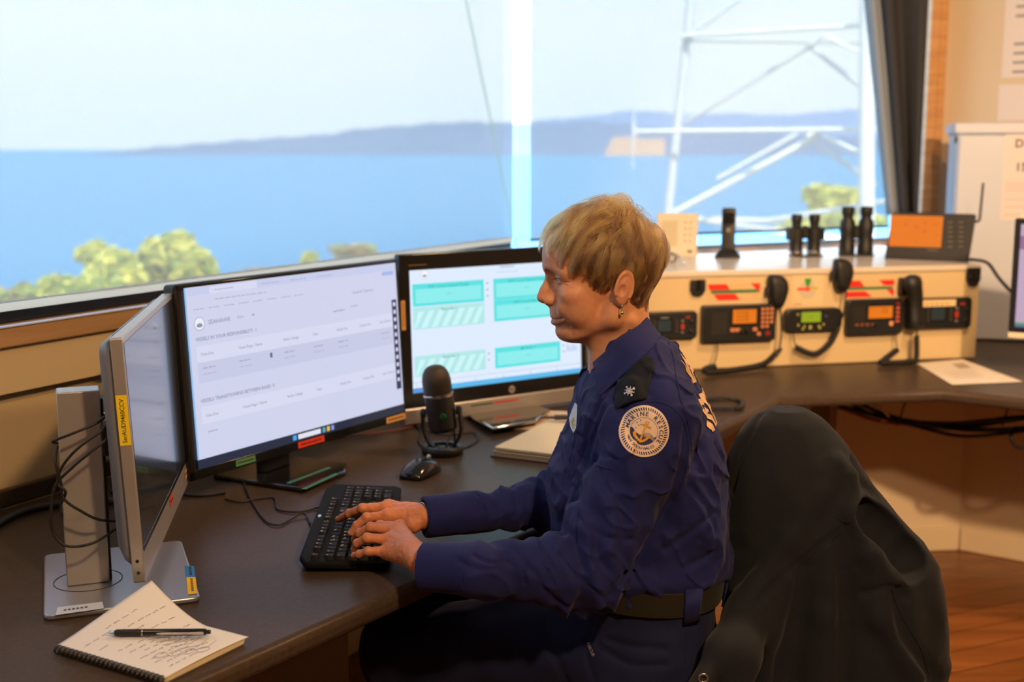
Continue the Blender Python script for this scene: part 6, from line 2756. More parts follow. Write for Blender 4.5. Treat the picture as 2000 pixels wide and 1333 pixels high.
def person():
    # ---- body mesh
    parts = []
    pos, q = surf(d_inner, (-.32, 1.72, .05), (.45, 2.38, 1.12), .009)
    parts.append((pos, q))
    c0, c1 = from_head((0, 0, -175)), from_head((0, 0, 125))
    pos, q = surf(lambda p: np.maximum(sdf_head(p), c0[2] - p[..., 2]), np.minimum(c0, c1) - .13, np.maximum(c0, c1) + .13, .0014)
    g = grad(sdf_head, pos)
    m = pos[:, 2] > c0[2] + .003
    pos[m] -= (g * np.clip(sdf_head(pos), -.001, .001)[:, None])[m]
    head_n = len(pos)
    parts.append((pos, q))
    for k in ('near', 'far'):
        H = HANDS[k]
        pts = np.array([H['wrist'][0], H['arm']] + [x for f in H['fingers'] for x in f] + H['thumb'])
        lo, hi = pts.min(0) - .03, pts.max(0) + .03
        pos, q = surf(lambda p: d_hand(p, H), lo, hi, .0013)
        parts.append((pos, q))
    V, Q, o = [], [], 0
    for pos, q in parts:
        V.append(pos)
        Q.append(q + o)
        o += len(pos)
    V, Q = np.concatenate(V), np.concatenate(Q)
    me = np_mesh('person', V, Q)
    # skin tones (pigment only): lips, cheeks, ears, nose and finger tips redder; brows darker
    h = to_head(V)
    hs = h.copy()
    hs[:, 1] = np.abs(hs[:, 1])
    base = np.array((.62, .285, .145))
    col = np.tile(base, (len(V), 1))
    mott = vnoise(V * 130, 50) * .5 + vnoise(V * 320, 51) * .5
    col *= (1 + .10 * mott)[:, None]
    spots = np.clip((vnoise(V * 75, 57) - .45) * 3, 0, 1) * .16
    col = col * (1 - spots[:, None] * np.array((.5, .8, .9)))

    def blend(c, w_):
        nonlocal col
        w_ = np.clip(w_, 0, 1)[:, None]
        col = col * (1 - w_) + np.array(c) * w_
    blend((.64, .225, .10), .85 * (np.linalg.norm(V - HOn, axis=1) > .3))
    inhead = (np.abs(h[:, 0]) < 130) & (np.abs(h[:, 2]) < 200)
    bump_ = lambda c, r: np.exp(-(((hs - np.array(c)) / np.array(r)) ** 2).sum(1)) * inhead
    blend((.60, .26, .17), .55 * bump_((60, 50, -38), (24, 30, 18)))
    blend((.60, .25, .17), .6 * bump_((108, 0, -34), (12, 16, 12)))
    blend((.60, .25, .17), .5 * bump_((-20, 79, -10), (18, 12, 30)))
    c0_ = np.interp(hs[:, 1], MOUTH[:, 1], MOUTH[:, 2])
    a0_ = np.interp(hs[:, 1], MOUTH[:, 1], MOUTH[:, 0])
    tl_ = np.clip(1 - hs[:, 1] / 37, 0, 1)
    onl = (np.abs(hs[:, 0] - a0_) < 9) * inhead * (hs[:, 1] < 36)
    up_lip = np.clip(1.6 - np.abs((hs[:, 2] - c0_ - 3.4 * tl_) / (3.8 * tl_ + .8)) * 1.4, 0, 1) * onl
    lo_lip = np.clip(1.6 - np.abs((hs[:, 2] - c0_ + 4.6 * tl_) / (5.0 * tl_ + .8)) * 1.4, 0, 1) * onl
    blend((.46, .18, .14), .75 * np.maximum(up_lip, lo_lip))
    brow = np.exp(-((hs[:, 2] - 14 + ((hs[:, 1] - 28) / 26) ** 2 * 4) / 2.6) ** 2) * (hs[:, 1] > 9) * (hs[:, 1] < 52) * (hs[:, 0] > 60) * inhead
    blend((.30, .20, .13), .5 * brow * (.7 + .5 * vnoise(V * 900, 8)))
    # lashes / lid edges
    le = np.abs(d_ell(hs, (EYE[0] + 11.0, EYE[1] + 1.8, EYE[2] - 2.4), (9.0, 12.8, 3.8)))
    blend((.10, .06, .05), .85 * np.exp(-(le / .8) ** 2) * (hs[:, 2] > EYE[2] - 3.2) * (hs[:, 0] > 74) * inhead)
    blend((.40, .2, .15), .5 * np.exp(-(le / 1.0) ** 2) * (hs[:, 2] <= EYE[2] - 3.2) * (hs[:, 0] > 74) * inhead)
    for k in ('near', 'far'):
        for f in HANDS[k]['fingers']:
            dd = np.linalg.norm(V - f[3], axis=1)
            blend((.60, .27, .19), .5 * np.exp(-(dd / .014) ** 2))
            ddir = (f[3] - f[2]) / np.linalg.norm(f[3] - f[2])
            upn = np.array((0, 0, 1.)) - ddir * ddir[2]
            upn /= np.linalg.norm(upn)
            nd = (V - (f[3] + upn * .0058 + ddir * .0012))
            al, ac = nd @ ddir, nd @ np.cross(ddir, upn)
            blend((.66, .42, .34), .9 * (np.sqrt((al / .0052) ** 2 + (ac / .0042) ** 2) < 1) * (np.abs(nd @ upn) < .004))
            for j in (1, 2):
                dd = np.linalg.norm(V - f[j], axis=1)
                blend((.55, .26, .18), .35 * np.exp(-(dd / .009) ** 2))
    vcolor(me, col)
    m_skin = attr_mat('skin', rough=.48, sub=.12, spec=.4)
    b = m_skin.node_tree.nodes['Principled BSDF']
    b.inputs['Subsurface Radius'].default_value = (.010, .004, .002)
    b.inputs['Subsurface Scale'].default_value = .5
    nt = m_skin.node_tree
    tc = nt.nodes.new('ShaderNodeTexCoord')
    n = nt.nodes.new('ShaderNodeTexNoise')
    n.inputs['Scale'].default_value = 300
    n.inputs['Detail'].default_value = 6
    u = nt.nodes.new('ShaderNodeBump')
    u.inputs['Strength'].default_value = .4
    u.inputs['Distance'].default_value = .0008
    nt.links.new(tc.outputs['Object'], n.inputs['Vector'])
    nt.links.new(n.outputs['Fac'], u.inputs['Height'])
    nt.links.new(u.outputs['Normal'], b.inputs['Normal'])
    me.materials.append(m_skin)
    root = bpy.data.objects.new('person', me)
    COL.objects.link(root)
    tag(root, 'seated person with short blond hair in a navy uniform, typing at the keyboard', 'person')
    return root


PERSON = person()

# eyes
m_eyew = mat('eye_white', (.62, .58, .54), .2)
m_iris = mat('iris', (.12, .17, .20), .15)
for s in (1, -1):
    c = from_head((EYE[0], EYE[1] * s, EYE[2]))
    look = Vector(tuple(from_head((EYE[0] + 10, EYE[1] * s - 2.4, EYE[2] - 3.4)) - c)).normalized()
    T = Matrix.Translation(Vector(tuple(c))) @ look.to_track_quat('Z', 'Y').to_matrix().to_4x4()
    mb = MB()
    R_ = .0123
    prof = [(R_ * math.sin(t), R_ * math.cos(t)) for t in [PI * k / 20 for k in range(1, 20)]]
    for i, pr in enumerate(prof):
        pass
    mb.lathe([p for p in prof], 32, M=T)
    e = mb.build('eye', [m_eyew], PERSON, smooth='full')
    mb = MB()
    mb.lathe([(.0058, .01095), (.0045, .01165), (.0022, .01245)], 28, M=T)
    mb.build('iris', m_iris, e, smooth='full')
    mb = MB()
    mb.lathe([(.0022, .01246), (.0004, .0127)], 20, M=T)
    mb.build('pupil', m_blackg, e, smooth='full')
# lashes of both eyes
for s in (1, -1):
    mb = MB()
    for k in range(26):
        t = k / 25
        b_ = EYE[1] - 9.5 + 20 * t
        r_ = math.sqrt(max(0, 13.9 ** 2 - (b_ - EYE[1]) ** 2 - .6))
        a0 = arr(EYE[0] + r_ * .995, b_ * s, EYE[2] - .6 + 1.2 * math.sin(PI * t))
        a1 = a0 + arr(2.2, (t - .45) * 4 * s, -1.8)
        a2 = a1 + arr(2.4, (t - .45) * 4 * s, -.3)
        mb.tube([from_head(a0), from_head(a1), from_head(a2)], lambda u: .00014 * (1.1 - u), 4)
    mb.build('eyelashes', mat('lash', (.03, .02, .018), .6) if 'lash' not in MATS else MATS['lash'], PERSON, smooth='full')
# ------------------------------------------------------------------ clothing
def cloth_mat(name, col, rough=.82, weave_=1500, bumpd=.0002, sheen=.05, noise=None, spec=.25):
    m = mat(name, col, rough, sheen=sheen, noise=noise, spec=spec)
    nt = m.node_tree
    b = nt.nodes['Principled BSDF']
    tc = nt.nodes.new('ShaderNodeTexCoord')
    n = nt.nodes.new('ShaderNodeTexNoise')
    n.inputs['Scale'].default_value = weave_
    n.inputs['Detail'].default_value = 2
    n2_ = nt.nodes.new('ShaderNodeTexNoise')
    n2_.inputs['Scale'].default_value = 60
    n2_.inputs['Detail'].default_value = 4
    ad_ = nt.nodes.new('ShaderNodeMath')
    ad_.operation = 'MULTIPLY_ADD'
    ad_.inputs[1].default_value = 3
    u = nt.nodes.new('ShaderNodeBump')
    u.inputs['Strength'].default_value = .35
    u.inputs['Distance'].default_value = bumpd
    nt.links.new(tc.outputs['Object'], n.inputs['Vector'])
    nt.links.new(tc.outputs['Object'], n2_.inputs['Vector'])
    nt.links.new(n2_.outputs['Fac'], ad_.inputs[0])
    nt.links.new(n.outputs['Fac'], ad_.inputs[2])
    nt.links.new(ad_.outputs[0], u.inputs['Height'])
    nt.links.new(u.outputs['Normal'], b.inputs['Normal'])
    return m


m_shirt = cloth_mat('navy_cotton', (.010, .015, .104), bumpd=.0005)
m_trous = cloth_mat('dark_navy_cotton', (.008, .012, .050), bumpd=.0005)
m_epau = cloth_mat('black_navy_cloth', (.006, .008, .014), sheen=0)
m_belt = cloth_mat('black_webbing', (.020, .017, .010), bumpd=.0004)
pos, q = surf(d_shirt, (-.20, 1.70, .58), (.45, 2.38, 1.16), .0026)
me = np_mesh('shirt', pos, q)
me.materials.append(m_shirt)
SHIRT = link(me, 'shirt', PERSON, smooth=False)
pos, q = surf(d_trousers, (-.36, 1.72, .06), (.45, 2.40, .68), .0038)
me = np_mesh('trousers', pos, q)
me.materials.append(m_trous)
TROU = link(me, 'trousers', PERSON, smooth=False)


def bvh_of(o):
    me = o.data
    return BVHTree.FromPolygons([v.co[:] for v in me.vertices], [p.vertices[:] for p in me.polygons])


BS, BT = bvh_of(SHIRT), bvh_of(TROU)
EYEPT = Vector((0, 0, HC))


def hit(bvh, px, py, off_=.0008):
    d = ray(px, py).normalized()
    loc, nor, _, _ = bvh.ray_cast(EYEPT, d)
    if loc is None:
        return None
    if nor.dot(d) > 0:
        nor = -nor
    return loc + nor * off_, nor


def decal(bvh, polys, off_=.0008, mb=None, step=3.0, depth=None):
    """lay flat shapes (photo outline, colour, layer) on a cloth surface, subdivided so they follow it"""
    mb = mb or MB()
    for pts, col, lay in polys:
        bm = bmesh.new()
        vs = [bm.verts.new((p[0], p[1], 0)) for p in pts]
        try:
            bm.faces.new(vs)
        except Exception:
            bm.free()
            continue
        bmesh.ops.triangulate(bm, faces=bm.faces)
        for it in range(6):
            long_ = [e for e in bm.edges if e.calc_length() > step]
            if not long_:
                break
            bmesh.ops.subdivide_edges(bm, edges=long_, cuts=1)
            bmesh.ops.triangulate(bm, faces=bm.faces)
        bm.verts.ensure_lookup_table()
        out, ok = [], True
        for v in bm.verts:
            h = hit(bvh, v.co.x, v.co.y, off_ + lay * .00022)
            if h is None:
                ok = False
                break
            out.append(h[0])
        if ok:
            mb.cc = col
            mb.add(out, [[v.index for v in f.verts] for f in bm.faces])
        bm.free()
    return mb


# ---- sleeve patch
PCX, PCY, PR = 1258, 843, 50.5
PTILT = math.radians(10)


def pu(u, v):
    """patch coordinates (unit circle, v up) -> photo"""
    c, s = math.cos(PTILT), math.sin(PTILT)
    x, y_ = u * c + v * s, -u * s + v * c
    return (PCX + x * PR * .965, PCY - y_ * PR * 1.0)


def ringpoly(r, n=48, a0=0, a1=2 * PI):
    return [pu(r * math.cos(a0 + (a1 - a0) * k / n), r * math.sin(a0 + (a1 - a0) * k / n)) for k in range(n)]


CRM, NVY, GLD = srgb(232, 206, 184), srgb(34, 46, 100), srgb(226, 160, 40)
mb = MB()
# backing disc as a thin slab with its own edge
rings = []
for r, o_ in ((1.0, .0002), (1.0, .0013), (.985, .0018)):
    rings.append([hit(BS, *pu(r * math.cos(2 * PI * k / 64), r * math.sin(2 * PI * k / 64)), o_)[0] for k in range(64)])
mb.cc = CRM
mb.loft(rings, cap=False)
for rr in range(12):
    r0, r1 = .985 * (1 - rr / 12), .985 * (1 - (rr + 1) / 12)
    a = [hit(BS, *pu(r0 * math.cos(2 * PI * k / 64), r0 * math.sin(2 * PI * k / 64)), .0018)[0] for k in range(64)]
    b = [hit(BS, *pu(r1 * math.cos(2 * PI * k / 64), r1 * math.sin(2 * PI * k / 64)), .0018)[0] for k in range(64)]
    for k in range(64):
        mb.add([a[k], a[(k + 1) % 64], b[(k + 1) % 64], b[k]], [(0, 1, 2, 3)])
P = []
nrope = 58
for k in range(nrope):
    a = 2 * PI * k / nrope
    e = .055
    q_ = []
    for da, r in ((-.036, .80), (.020, .80), (.062, .915), (.006, .915)):
        q_.append(pu(r * math.cos(a + da), r * math.sin(a + da)))
    P.append((q_, NVY, 1))
# centre roundel
P.append((ringpoly(.545, 40), srgb(120, 125, 150), 1))
P.append((ringpoly(.525, 40), CRM, 2))
low = [pu(.525 * math.cos(a), .525 * math.sin(a)) for a in [PI * (.94 + 1.0 * k / 22) for k in range(23)]]
mid_ = [pu(x, y_) for x, y_ in ((.42, -.18), (.3, -.10), (.15, -.08), (0, -.1), (-.16, -.16), (-.3, -.08), (-.42, .05))]
P.append((low + mid_, NVY, 3))
for k in range(4):
    o_ = .045 * k
    P.append(([pu(x, y_ - o_) for x, y_ in ((.02, -.06), (.2, -.02), (.34, -.09), (.47, -.22), (.47, -.235), (.34, -.11), (.2, -.042), (.02, -.078))], CRM if k else srgb(110, 118, 150), 4))


def barp(x0, y0, x1, y1, w_, col, lay=5):
    dx, dy = x1 - x0, y1 - y0
    L_ = math.hypot(dx, dy)
    nx, ny = -dy / L_ * w_ / 2, dx / L_ * w_ / 2
    P.append(([pu(x0 + nx, y0 + ny), pu(x1 + nx, y1 + ny), pu(x1 - nx, y1 - ny), pu(x0 - nx, y0 - ny)], col, lay))


barp(-.10, -.34, .06, .30, .075, GLD)
barp(-.10, .26, .26, .17, .06, srgb(200, 150, 70))
P.append(([pu(.075 + .075 * math.cos(2 * PI * k / 12), .345 + .075 * math.sin(2 * PI * k / 12)) for k in range(12)], srgb(205, 155, 75), 5))
P.append(([pu(.075 + .035 * math.cos(2 * PI * k / 10), .345 + .035 * math.sin(2 * PI * k / 10)) for k in range(10)], CRM, 6))
arc = [(-.36, -.10), (-.31, -.24), (-.21, -.35), (-.10, -.40), (.02, -.37), (.14, -.29), (.20, -.18)]
for (x0, y0), (x1, y1) in zip(arc, arc[1:]):
    barp(x0, y0, x1, y1, .095, GLD)
P.append(([pu(x, y_) for x, y_ in ((-.42, -.14), (-.36, -.01), (-.27, -.12))], GLD, 5))
P.append(([pu(x, y_) for x, y_ in ((.11, -.21), (.25, -.09), (.27, -.24))], GLD, 5))
P.append(([pu(x, y_) for x, y_ in ((-.16, -.38), (-.10, -.48), (-.03, -.38))], GLD, 5))
for x, y_ in ((-.32, .30), (-.2, .40), (-.15, .24), (-.24, .2), (-.33, .08)):
    P.append(([pu(x + .028 * math.cos(2 * PI * k / 5), y_ + .028 * math.sin(2 * PI * k / 5)) for k in range(5)], srgb(90, 80, 120), 3))
decal(BS, P, .0018, mb, 4.5)


def arc_text(s, r, a0, a1, size, inward=False, bold=.02):
    n = len(s)
    for k, ch in enumerate(s):
        if ch == ' ':
            continue
        a = math.radians(a0 + (a1 - a0) * k / (n - 1))
        vs, fs = text_mesh(ch, 1.0, 'CENTER', bold, 0)
        ca, sa = math.cos(a), math.sin(a)
        out = []
        for v in vs:
            x, y_ = v[0] * size * 1.05, v[1] * size
            if inward:      # bottom text, letters upright with feet outward
                u = (r - y_) * ca - x * sa
                w_ = (r - y_) * sa + x * ca
            else:
                u = (r + y_) * ca + x * sa
                w_ = (r + y_) * sa - x * ca
            h = hit(BS, *pu(u, w_), .0018 + .0003)
            out.append(h[0])
        mb.cc = NVY
        mb.add(out, fs)


arc_text('MARINE RESCUE', .672, 170, -24, .232)
arc_text('NEW SOUTH WALES', .672, 208, 312, .148, True)
o = mb.build('sleeve_patch', m_print, SHIRT, fix=False)
o['label'] = 'round cream patch reading MARINE RESCUE NEW SOUTH WALES round a gold anchor'

# ---- epaulette slide with its rosette
mb = MB()
E_ = [(1262, 698), (1276, 705), (1280, 722), (1272, 745), (1262, 782), (1240, 786), (1222, 795), (1206, 803), (1204, 780), (1212, 752), (1228, 730), (1245, 712)]
decal(BS, [(E_, (.010, .011, .016), 0)], .0035, mb, 6)
mb2 = MB()
mb2.add(mb.v, mb.f)
ep = mb2.build('epaulette', m_epau, SHIRT, smooth='full')
s_ = ep.modifiers.new('t', 'SOLIDIFY')
s_.thickness = .0022
s_.offset = -1
BE = bvh_of(ep)
P = []
cx_, cy_ = 1232, 766
SIL = srgb(215, 205, 205)
for k in range(8):
    a = PI * k / 4 + .3
    x1, y1 = cx_ + 9 * math.cos(a), cy_ + 9 * math.sin(a)
    nx, ny = -math.sin(a) * .8, math.cos(a) * .8
    P.append(([(cx_ + nx, cy_ + ny), (x1 + nx * .8, y1 + ny * .8), (x1 - nx * .8, y1 - ny * .8), (cx_ - nx, cy_ - ny)], SIL, 1))
    if k % 2:
        P.append(([(x1 + 1.9 * math.cos(2 * PI * j / 8), y1 + 1.9 * math.sin(2 * PI * j / 8)) for j in range(8)], SIL, 2))
    a2 = PI * (k + 1) / 4 + .3
    p0, p1 = (cx_ + 6 * math.cos(a), cy_ + 6 * math.sin(a)), (cx_ + 6 * math.cos(a2), cy_ + 6 * math.sin(a2))
    q0, q1 = (cx_ + 4.6 * math.cos(a), cy_ + 4.6 * math.sin(a)), (cx_ + 4.6 * math.cos(a2), cy_ + 4.6 * math.sin(a2))
    P.append(([p0, p1, q1, q0], SIL, 1))
o = decal(BE, P, .0030, None, 4).build('rank_badge', m_print, ep, fix=False)
o['label'] = 'small white embroidered rosette'

# ---- lettering across the back (reads from her left shoulder towards the right)
def back_text(s, y0, z0, size, name='back_lettering'):
    vs, fs = text_mesh(s, size, 'LEFT', .03, 0)
    bm = bmesh.new()
    vv = [bm.verts.new((v[0], v[1], 0)) for v in vs]
    for f in fs:
        try:
            bm.faces.new([vv[i] for i in f])
        except Exception:
            pass
    bmesh.ops.triangulate(bm, faces=bm.faces)
    for it in range(5):
        long_ = [e for e in bm.edges if e.calc_length() > .005]
        if not long_:
            break
        bmesh.ops.subdivide_edges(bm, edges=long_, cuts=1)
        bmesh.ops.triangulate(bm, faces=bm.faces)
    bm.verts.ensure_lookup_table()
    out = []
    for v in bm.verts:
        y_, z_ = y0 + v.co.x, z0 + v.co.y
        loc, nor, _, _ = BS.ray_cast(Vector((1.2, y_, z_ + .12)), Vector((-1, 0, -.12)))
        if loc is None:
            bm.free()
            return
        out.append(loc + nor * .0016 * (1 if nor.x > 0 else -1))
    fs = [[v.index for v in f.verts] for f in bm.faces]
    bm.free()
    mb = MB()
    mb.cc = srgb(214, 178, 138)
    mb.add(out, fs)
    return mb.build(name, m_print, SHIRT, fix=False)


# ---- collar, seam lines, pocket flap, placket
def strip_on(pts, width, off_, col, name, parent=SHIRT, m=None, bvh=None, n=6):
    """narrow raised strip following photo points on a cloth surface"""
    P_ = catmull([(x, y_, 0) for x, y_ in pts], n)
    mb = MB()
    L_ = []
    for i, p_ in enumerate(P_):
        t = (P_[min(i + 1, len(P_) - 1)] - P_[max(i - 1, 0)]).normalized()
        nx, ny = -t.y * width / 2, t.x * width / 2
        a = hit(bvh or BS, p_.x + nx, p_.y + ny, off_)
        b = hit(bvh or BS, p_.x - nx, p_.y - ny, off_)
        c = hit(bvh or BS, p_.x, p_.y, off_ * 1.6)
        if a and b and c:
            L_.append([a[0], c[0], b[0]])
    mb.loft(L_, cap=False, closed=False)
    return mb.build(name, m or m_shirt, parent, smooth='full', fix=False)


for pts in ([(1302, 655), (1316, 700), (1322, 740), (1330, 780), (1345, 830), (1352, 880)],
            [(1262, 785), (1290, 786), (1318, 800), (1338, 830), (1345, 880), (1337, 930), (1316, 985), (1290, 1030)],
            [(906, 1078), (905, 1110), (908, 1140)],
            [(1118, 870), (1160, 905), (1200, 918)]):
    strip_on(pts, 3.2, .0009, None, 'seam')


def shell_part(name, rows, m, parent, th=.0022, off_=0):
    mb = MB()
    mb.loft(rows, cap=False, closed=False)
    o = mb.build(name, m, parent, smooth='full', fix=False)
    s_ = o.modifiers.new('sub', 'SUBSURF')
    s_.levels = s_.render_levels = 2
    s_ = o.modifiers.new('t', 'SOLIDIFY')
    s_.thickness = th
    return o


# collar: a stand round the neck and two turned-down wings with points
def H_(a, b, c):
    return Vector(tuple(from_head((a, b, c))))


NKc = lambda c: arr(-30 + (c + 110) * .10, 0, c)
def neck_ring(n, rx, ry, cback, cfront, shift=0):
    out = []
    for k in range(n):
        t = PI * k / (n - 1)          # 0 at the back, PI at the front, her left side
        a = -math.cos(t)
        cx_ = -36 + shift
        c = cback + (cfront - cback) * ((1 - math.cos(t)) / 2) ** 1.15
        out.append((cx_ + a * rx - (0 if a > 0 else 0), ry * math.sin(t), c))
    return out


fold_ = [(1273, 604), (1264, 618), (1250, 635), (1234, 650), (1215, 667), (1196, 684), (1180, 699), (1168, 710)]
edge_ = [(1288, 632), (1290, 656), (1280, 678), (1258, 700), (1234, 722), (1212, 742), (1190, 760), (1174, 775)]
rows = []
nr = 7
for r in range(nr):
    t = r / (nr - 1)
    row = []
    for (x0, y0), (x1, y1) in zip(fold_, edge_):
        row.append((x0 + (x1 - x0) * t, y0 + (y1 - y0) * t))
    row = [(p.x, p.y) for p in catmull([(x, y_, 0) for x, y_ in row], 3)]
    rows.append(row)
R3d = []
prevd = 1.93
for r, row in enumerate(rows):
    t = r / (nr - 1)
    out = []
    for (x, y_) in row:
        h = hit(BS, x, y_, .0045 + .006 * (1 - t) + .003 * math.sin(PI * t))
        hb = None
        hd = Vector(tuple(from_head(arr(0, 0, 0))))
        if h is not None and h[0].y < 2.03:
            out.append(h[0])
        else:
            out.append(None)
    R3d.append(out)
# fill points whose sight line misses the cloth with the neighbouring row pushed along
for k in range(len(R3d[0])):
    col_ = [R3d[r][k] for r in range(nr)]
    good = [r for r in range(nr) if col_[r] is not None]
    if not good:
        continue
    for r in range(nr):
        if col_[r] is None:
            g_ = min(good, key=lambda q_: abs(q_ - r))
            R3d[r][k] = PY(rows[r][k][0], rows[r][k][1], col_[g_].y + .004 * abs(g_ - r))
for it in range(6):
    for r in range(nr):
        row = R3d[r]
        new = list(row)
        for k in range(1, len(row) - 1):
            if row[k - 1] is not None and row[k] is not None and row[k + 1] is not None:
                new[k] = row[k] * .5 + (row[k - 1] + row[k + 1]) * .25
        R3d[r] = new
ok_cols = [k for k in range(len(R3d[0])) if all(R3d[r][k] is not None for r in range(nr))]
inner_row = []
for k in ok_cols:
    p_ = R3d[0][k]
    inner_row.append(p_ + (Vector((HO.x + .02, HO.y, p_.z)) - p_).normalized() * .006 - Vector((0, 0, .004)))
inner2 = [p_ + (Vector((HO.x + .02, HO.y, p_.z)) - p_).normalized() * .002 - Vector((0, 0, .026)) for p_ in inner_row]
rows_ = [inner2, inner_row] + [[R3d[r][k] for k in ok_cols] for r in range(nr)]
shell_part('collar', rows_, m_shirt, SHIRT, .0026)
# the far side of the collar, mirrored about the neck
mid = Vector((HO.x, HO.y, 0))


def mirror(p_):
    q_ = to_head(np.array([tuple(p_)]))[0]
    return Vector(tuple(from_head((q_[0] - 2, -q_[1] * .86, q_[2] - 24))))


shell_part('collar', [[mirror(p_) for p_ in row] for row in rows_], m_shirt, SHIRT, .0026)

# undershirt showing in the neck opening and the white badge on the chest
mb = MB()
rows = []
for c, r_, w_ in ((-142, 20, 26), (-156, 26, 30), (-176, 33, 32)):
    rows.append([H_(r_ * .9 - abs(b) ** 1.6 * .03, b, c) for b in [w_ * (k / 4 - 1) for k in range(9)]])
mb.loft(rows, cap=False, closed=False)
o = mb.build('undershirt', mat('pale_undershirt', (.5, .45, .42), .8), PERSON, smooth='full')
s_ = o.modifiers.new('t', 'SOLIDIFY')
s_.thickness = .002
P = [([(1124, 787), (1129, 792), (1128, 812), (1126, 838), (1121, 847), (1115, 834), (1112, 818), (1118, 802)], srgb(222, 222, 226), 0), ([(1117, 825), (1122, 815), (1125, 828), (1120, 838)], srgb(190, 165, 80), 1)]
badge = decal(BS, P, .0012, None, 5)
if badge.f:
    o = badge.build('chest_badge', m_print, SHIRT, fix=False)
    o['label'] = 'white badge with a gold crest'

bt1 = back_text('MARINE', 1.935, 1.050, .062)
bt2 = back_text('RESCUE', 1.915, .982, .072)

# belt: a flat band round the waist with a keeper and a belt loop
def waist_ring(z, grow, n=72, tilt=.055):
    out = []
    for k in range(n):
        a = 2 * PI * k / n
        cx_, ha, hb = float(tor(z, 1)), float(tor(z, 2)) + grow, float(tor(z, 3)) + grow
        e = 2 / 2.35
        ca, sa = math.cos(a), math.sin(a)
        x = cx_ + ha * math.copysign(abs(ca) ** e, ca)
        y_ = BY + hb * math.copysign(abs(sa) ** e, sa)
        out.append((x, y_, z - (x - cx_) * tilt))
    return out


mb = MB()
zb = .706
rings = [waist_ring(zb - .021, .0085), waist_ring(zb - .021, .0115), waist_ring(zb + .021, .0115), waist_ring(zb + .021, .0085)]
mb.loft(rings + [rings[0]], cap=False)
belt = mb.build('belt', m_belt, PERSON, bevel=.0015)
for f0, f1, nm in ((.664, .672, 'belt_loop'), (.735, .765, 'belt_loop')):
    mb = MB()
    ra, rb_ = waist_ring(zb - .03, .0135, 360), waist_ring(zb + .028, .0135, 360)
    k0, k1 = int(f0 * 360), int(f1 * 360)
    if nm == 'belt_loop':
        k0, k1 = (int(.80 * 360), int(.835 * 360)) if f0 < .7 else (int(.93 * 360), int(.95 * 360))
    mb.loft([[ra[k] for k in range(k0, k1 + 1)], [rb_[k] for k in range(k0, k1 + 1)]], cap=False, closed=False)
    o = mb.build(nm, m_shirt, TROU, smooth='full')
    s_ = o.modifiers.new('t', 'SOLIDIFY')
    s_.thickness = .003
# small woven RESCUE tag on the pocket edge
mb = MB()
vs, fs = text_mesh('RESCUE', 8.2, 'LEFT', .02, 0)
ca, sa = math.cos(math.radians(66)), math.sin(math.radians(66))
out = []
for v in vs:
    px_, py_ = 1148 + v[0] * ca + v[1] * sa, 1256 + v[0] * sa - v[1] * ca
    h = hit(BT, px_, py_, .0009)
    out.append(h[0] if h else Vector((0, 0, 0)))
mb.cc = srgb(170, 165, 175)
mb.add(out, fs)
mb.build('pocket_tag', m_print, TROU, fix=False)
strip_on([(1210, 1212), (1182, 1236), (1170, 1256), (1182, 1274)], 3, .0009, None, 'pocket_seam', TROU, m_trous, BT)
strip_on([(1345, 1190), (1340, 1230), (1338, 1290)], 3, .0009, None, 'pocket_seam', TROU, m_trous, BT)

# watch strap at the far cuff, earring
w_ = HANDS['far']['wrist'][0]
ax = (HANDS['far']['arm'] - w_)
ax = Vector(tuple(ax / np.linalg.norm(ax)))
mb = MB()
u = ax.cross(Vector((0, 0, 1))).normalized()
v = u.cross(ax)
rings = []
for t_, r_ in ((-.008, .0275), (-.008, .0295), (.008, .0295), (.008, .0275)):
    rings.append([Vector(tuple(w_)) + ax * (.006 + t_) + u * math.cos(2 * PI * k / 40) * r_ + v * math.sin(2 * PI * k / 40) * r_ * .84 for k in range(40)])
mb.loft(rings + [rings[0]], cap=False)
wt = mb.build('watch', m_rubber, PERSON, smooth=True)
mb = MB()
mb.tube([Vector(tuple(w_)) + ax * (.006 - .0085) + u * math.cos(a) * .029 + v * math.sin(a) * .029 * .84 for a in [PI * (.1 + .8 * k / 20) for k in range(21)]], .0008, 6)
mb.build('case_edge', m_steel, wt, smooth=True)
er = H_(-17, 78.5, -42)
mb = MB()
mb.tube(catmull([er + Vector((0, -.001, .006)), er + Vector((-.0005, -.0035, .001)), er + Vector((0, -.002, -.006))], 5), .0006, 6)
eo = mb.build('earring', m_steel, PERSON, smooth='full')
mb = MB()
mb.lathe([(.0004, .0030), (.0022, .0022), (.0030, 0), (.0022, -.0022), (.0004, -.003)], 20, M=Matrix.Translation(er + Vector((0, -.002, -.0085))))
mb.build('bead', m_gold, eo, smooth='full')
# ------------------------------------------------------------------ hair
def skull(q):
    """smooth scalp the hair lies on, mm head coordinates"""
    s = q
    d = d_ell(s, (2, 0, 30), (94, 74.5, 80))
    d = smin(d, d_ell(s, (30, 0, 40), (71, 67, 62)), 14)
    d = smin(d, d_cap(s, (-24, 0, -40), (-30, 0, -110), 46, 49), 22)
    return d


def hair_line(h):
    """signed margin (mm) inside the hair-bearing scalp, + is hair"""
    a, b, c = h[:, 0], np.abs(h[:, 1]), h[:, 2]
    # limit on the forward side as a function of height
    fl = np.interp(c, [-140, -100, -60, -35, -12, 8, 25, 45, 70, 100], [-60, -46, -44, -38, 5, 36, 44, 62, 82, 90])
    m = fl - a
    low = c + 84 + (a + 60) * -.1
    ear = np.sqrt(((a + 21) / 19) ** 2 + ((c + 14) / 30) ** 2) - 1
    m = np.minimum(m, low)
    m = np.minimum(m, np.where(c < 10, ear * 20, 50))
    return m


R_ = np.random.default_rng(5)
N_H = 46000
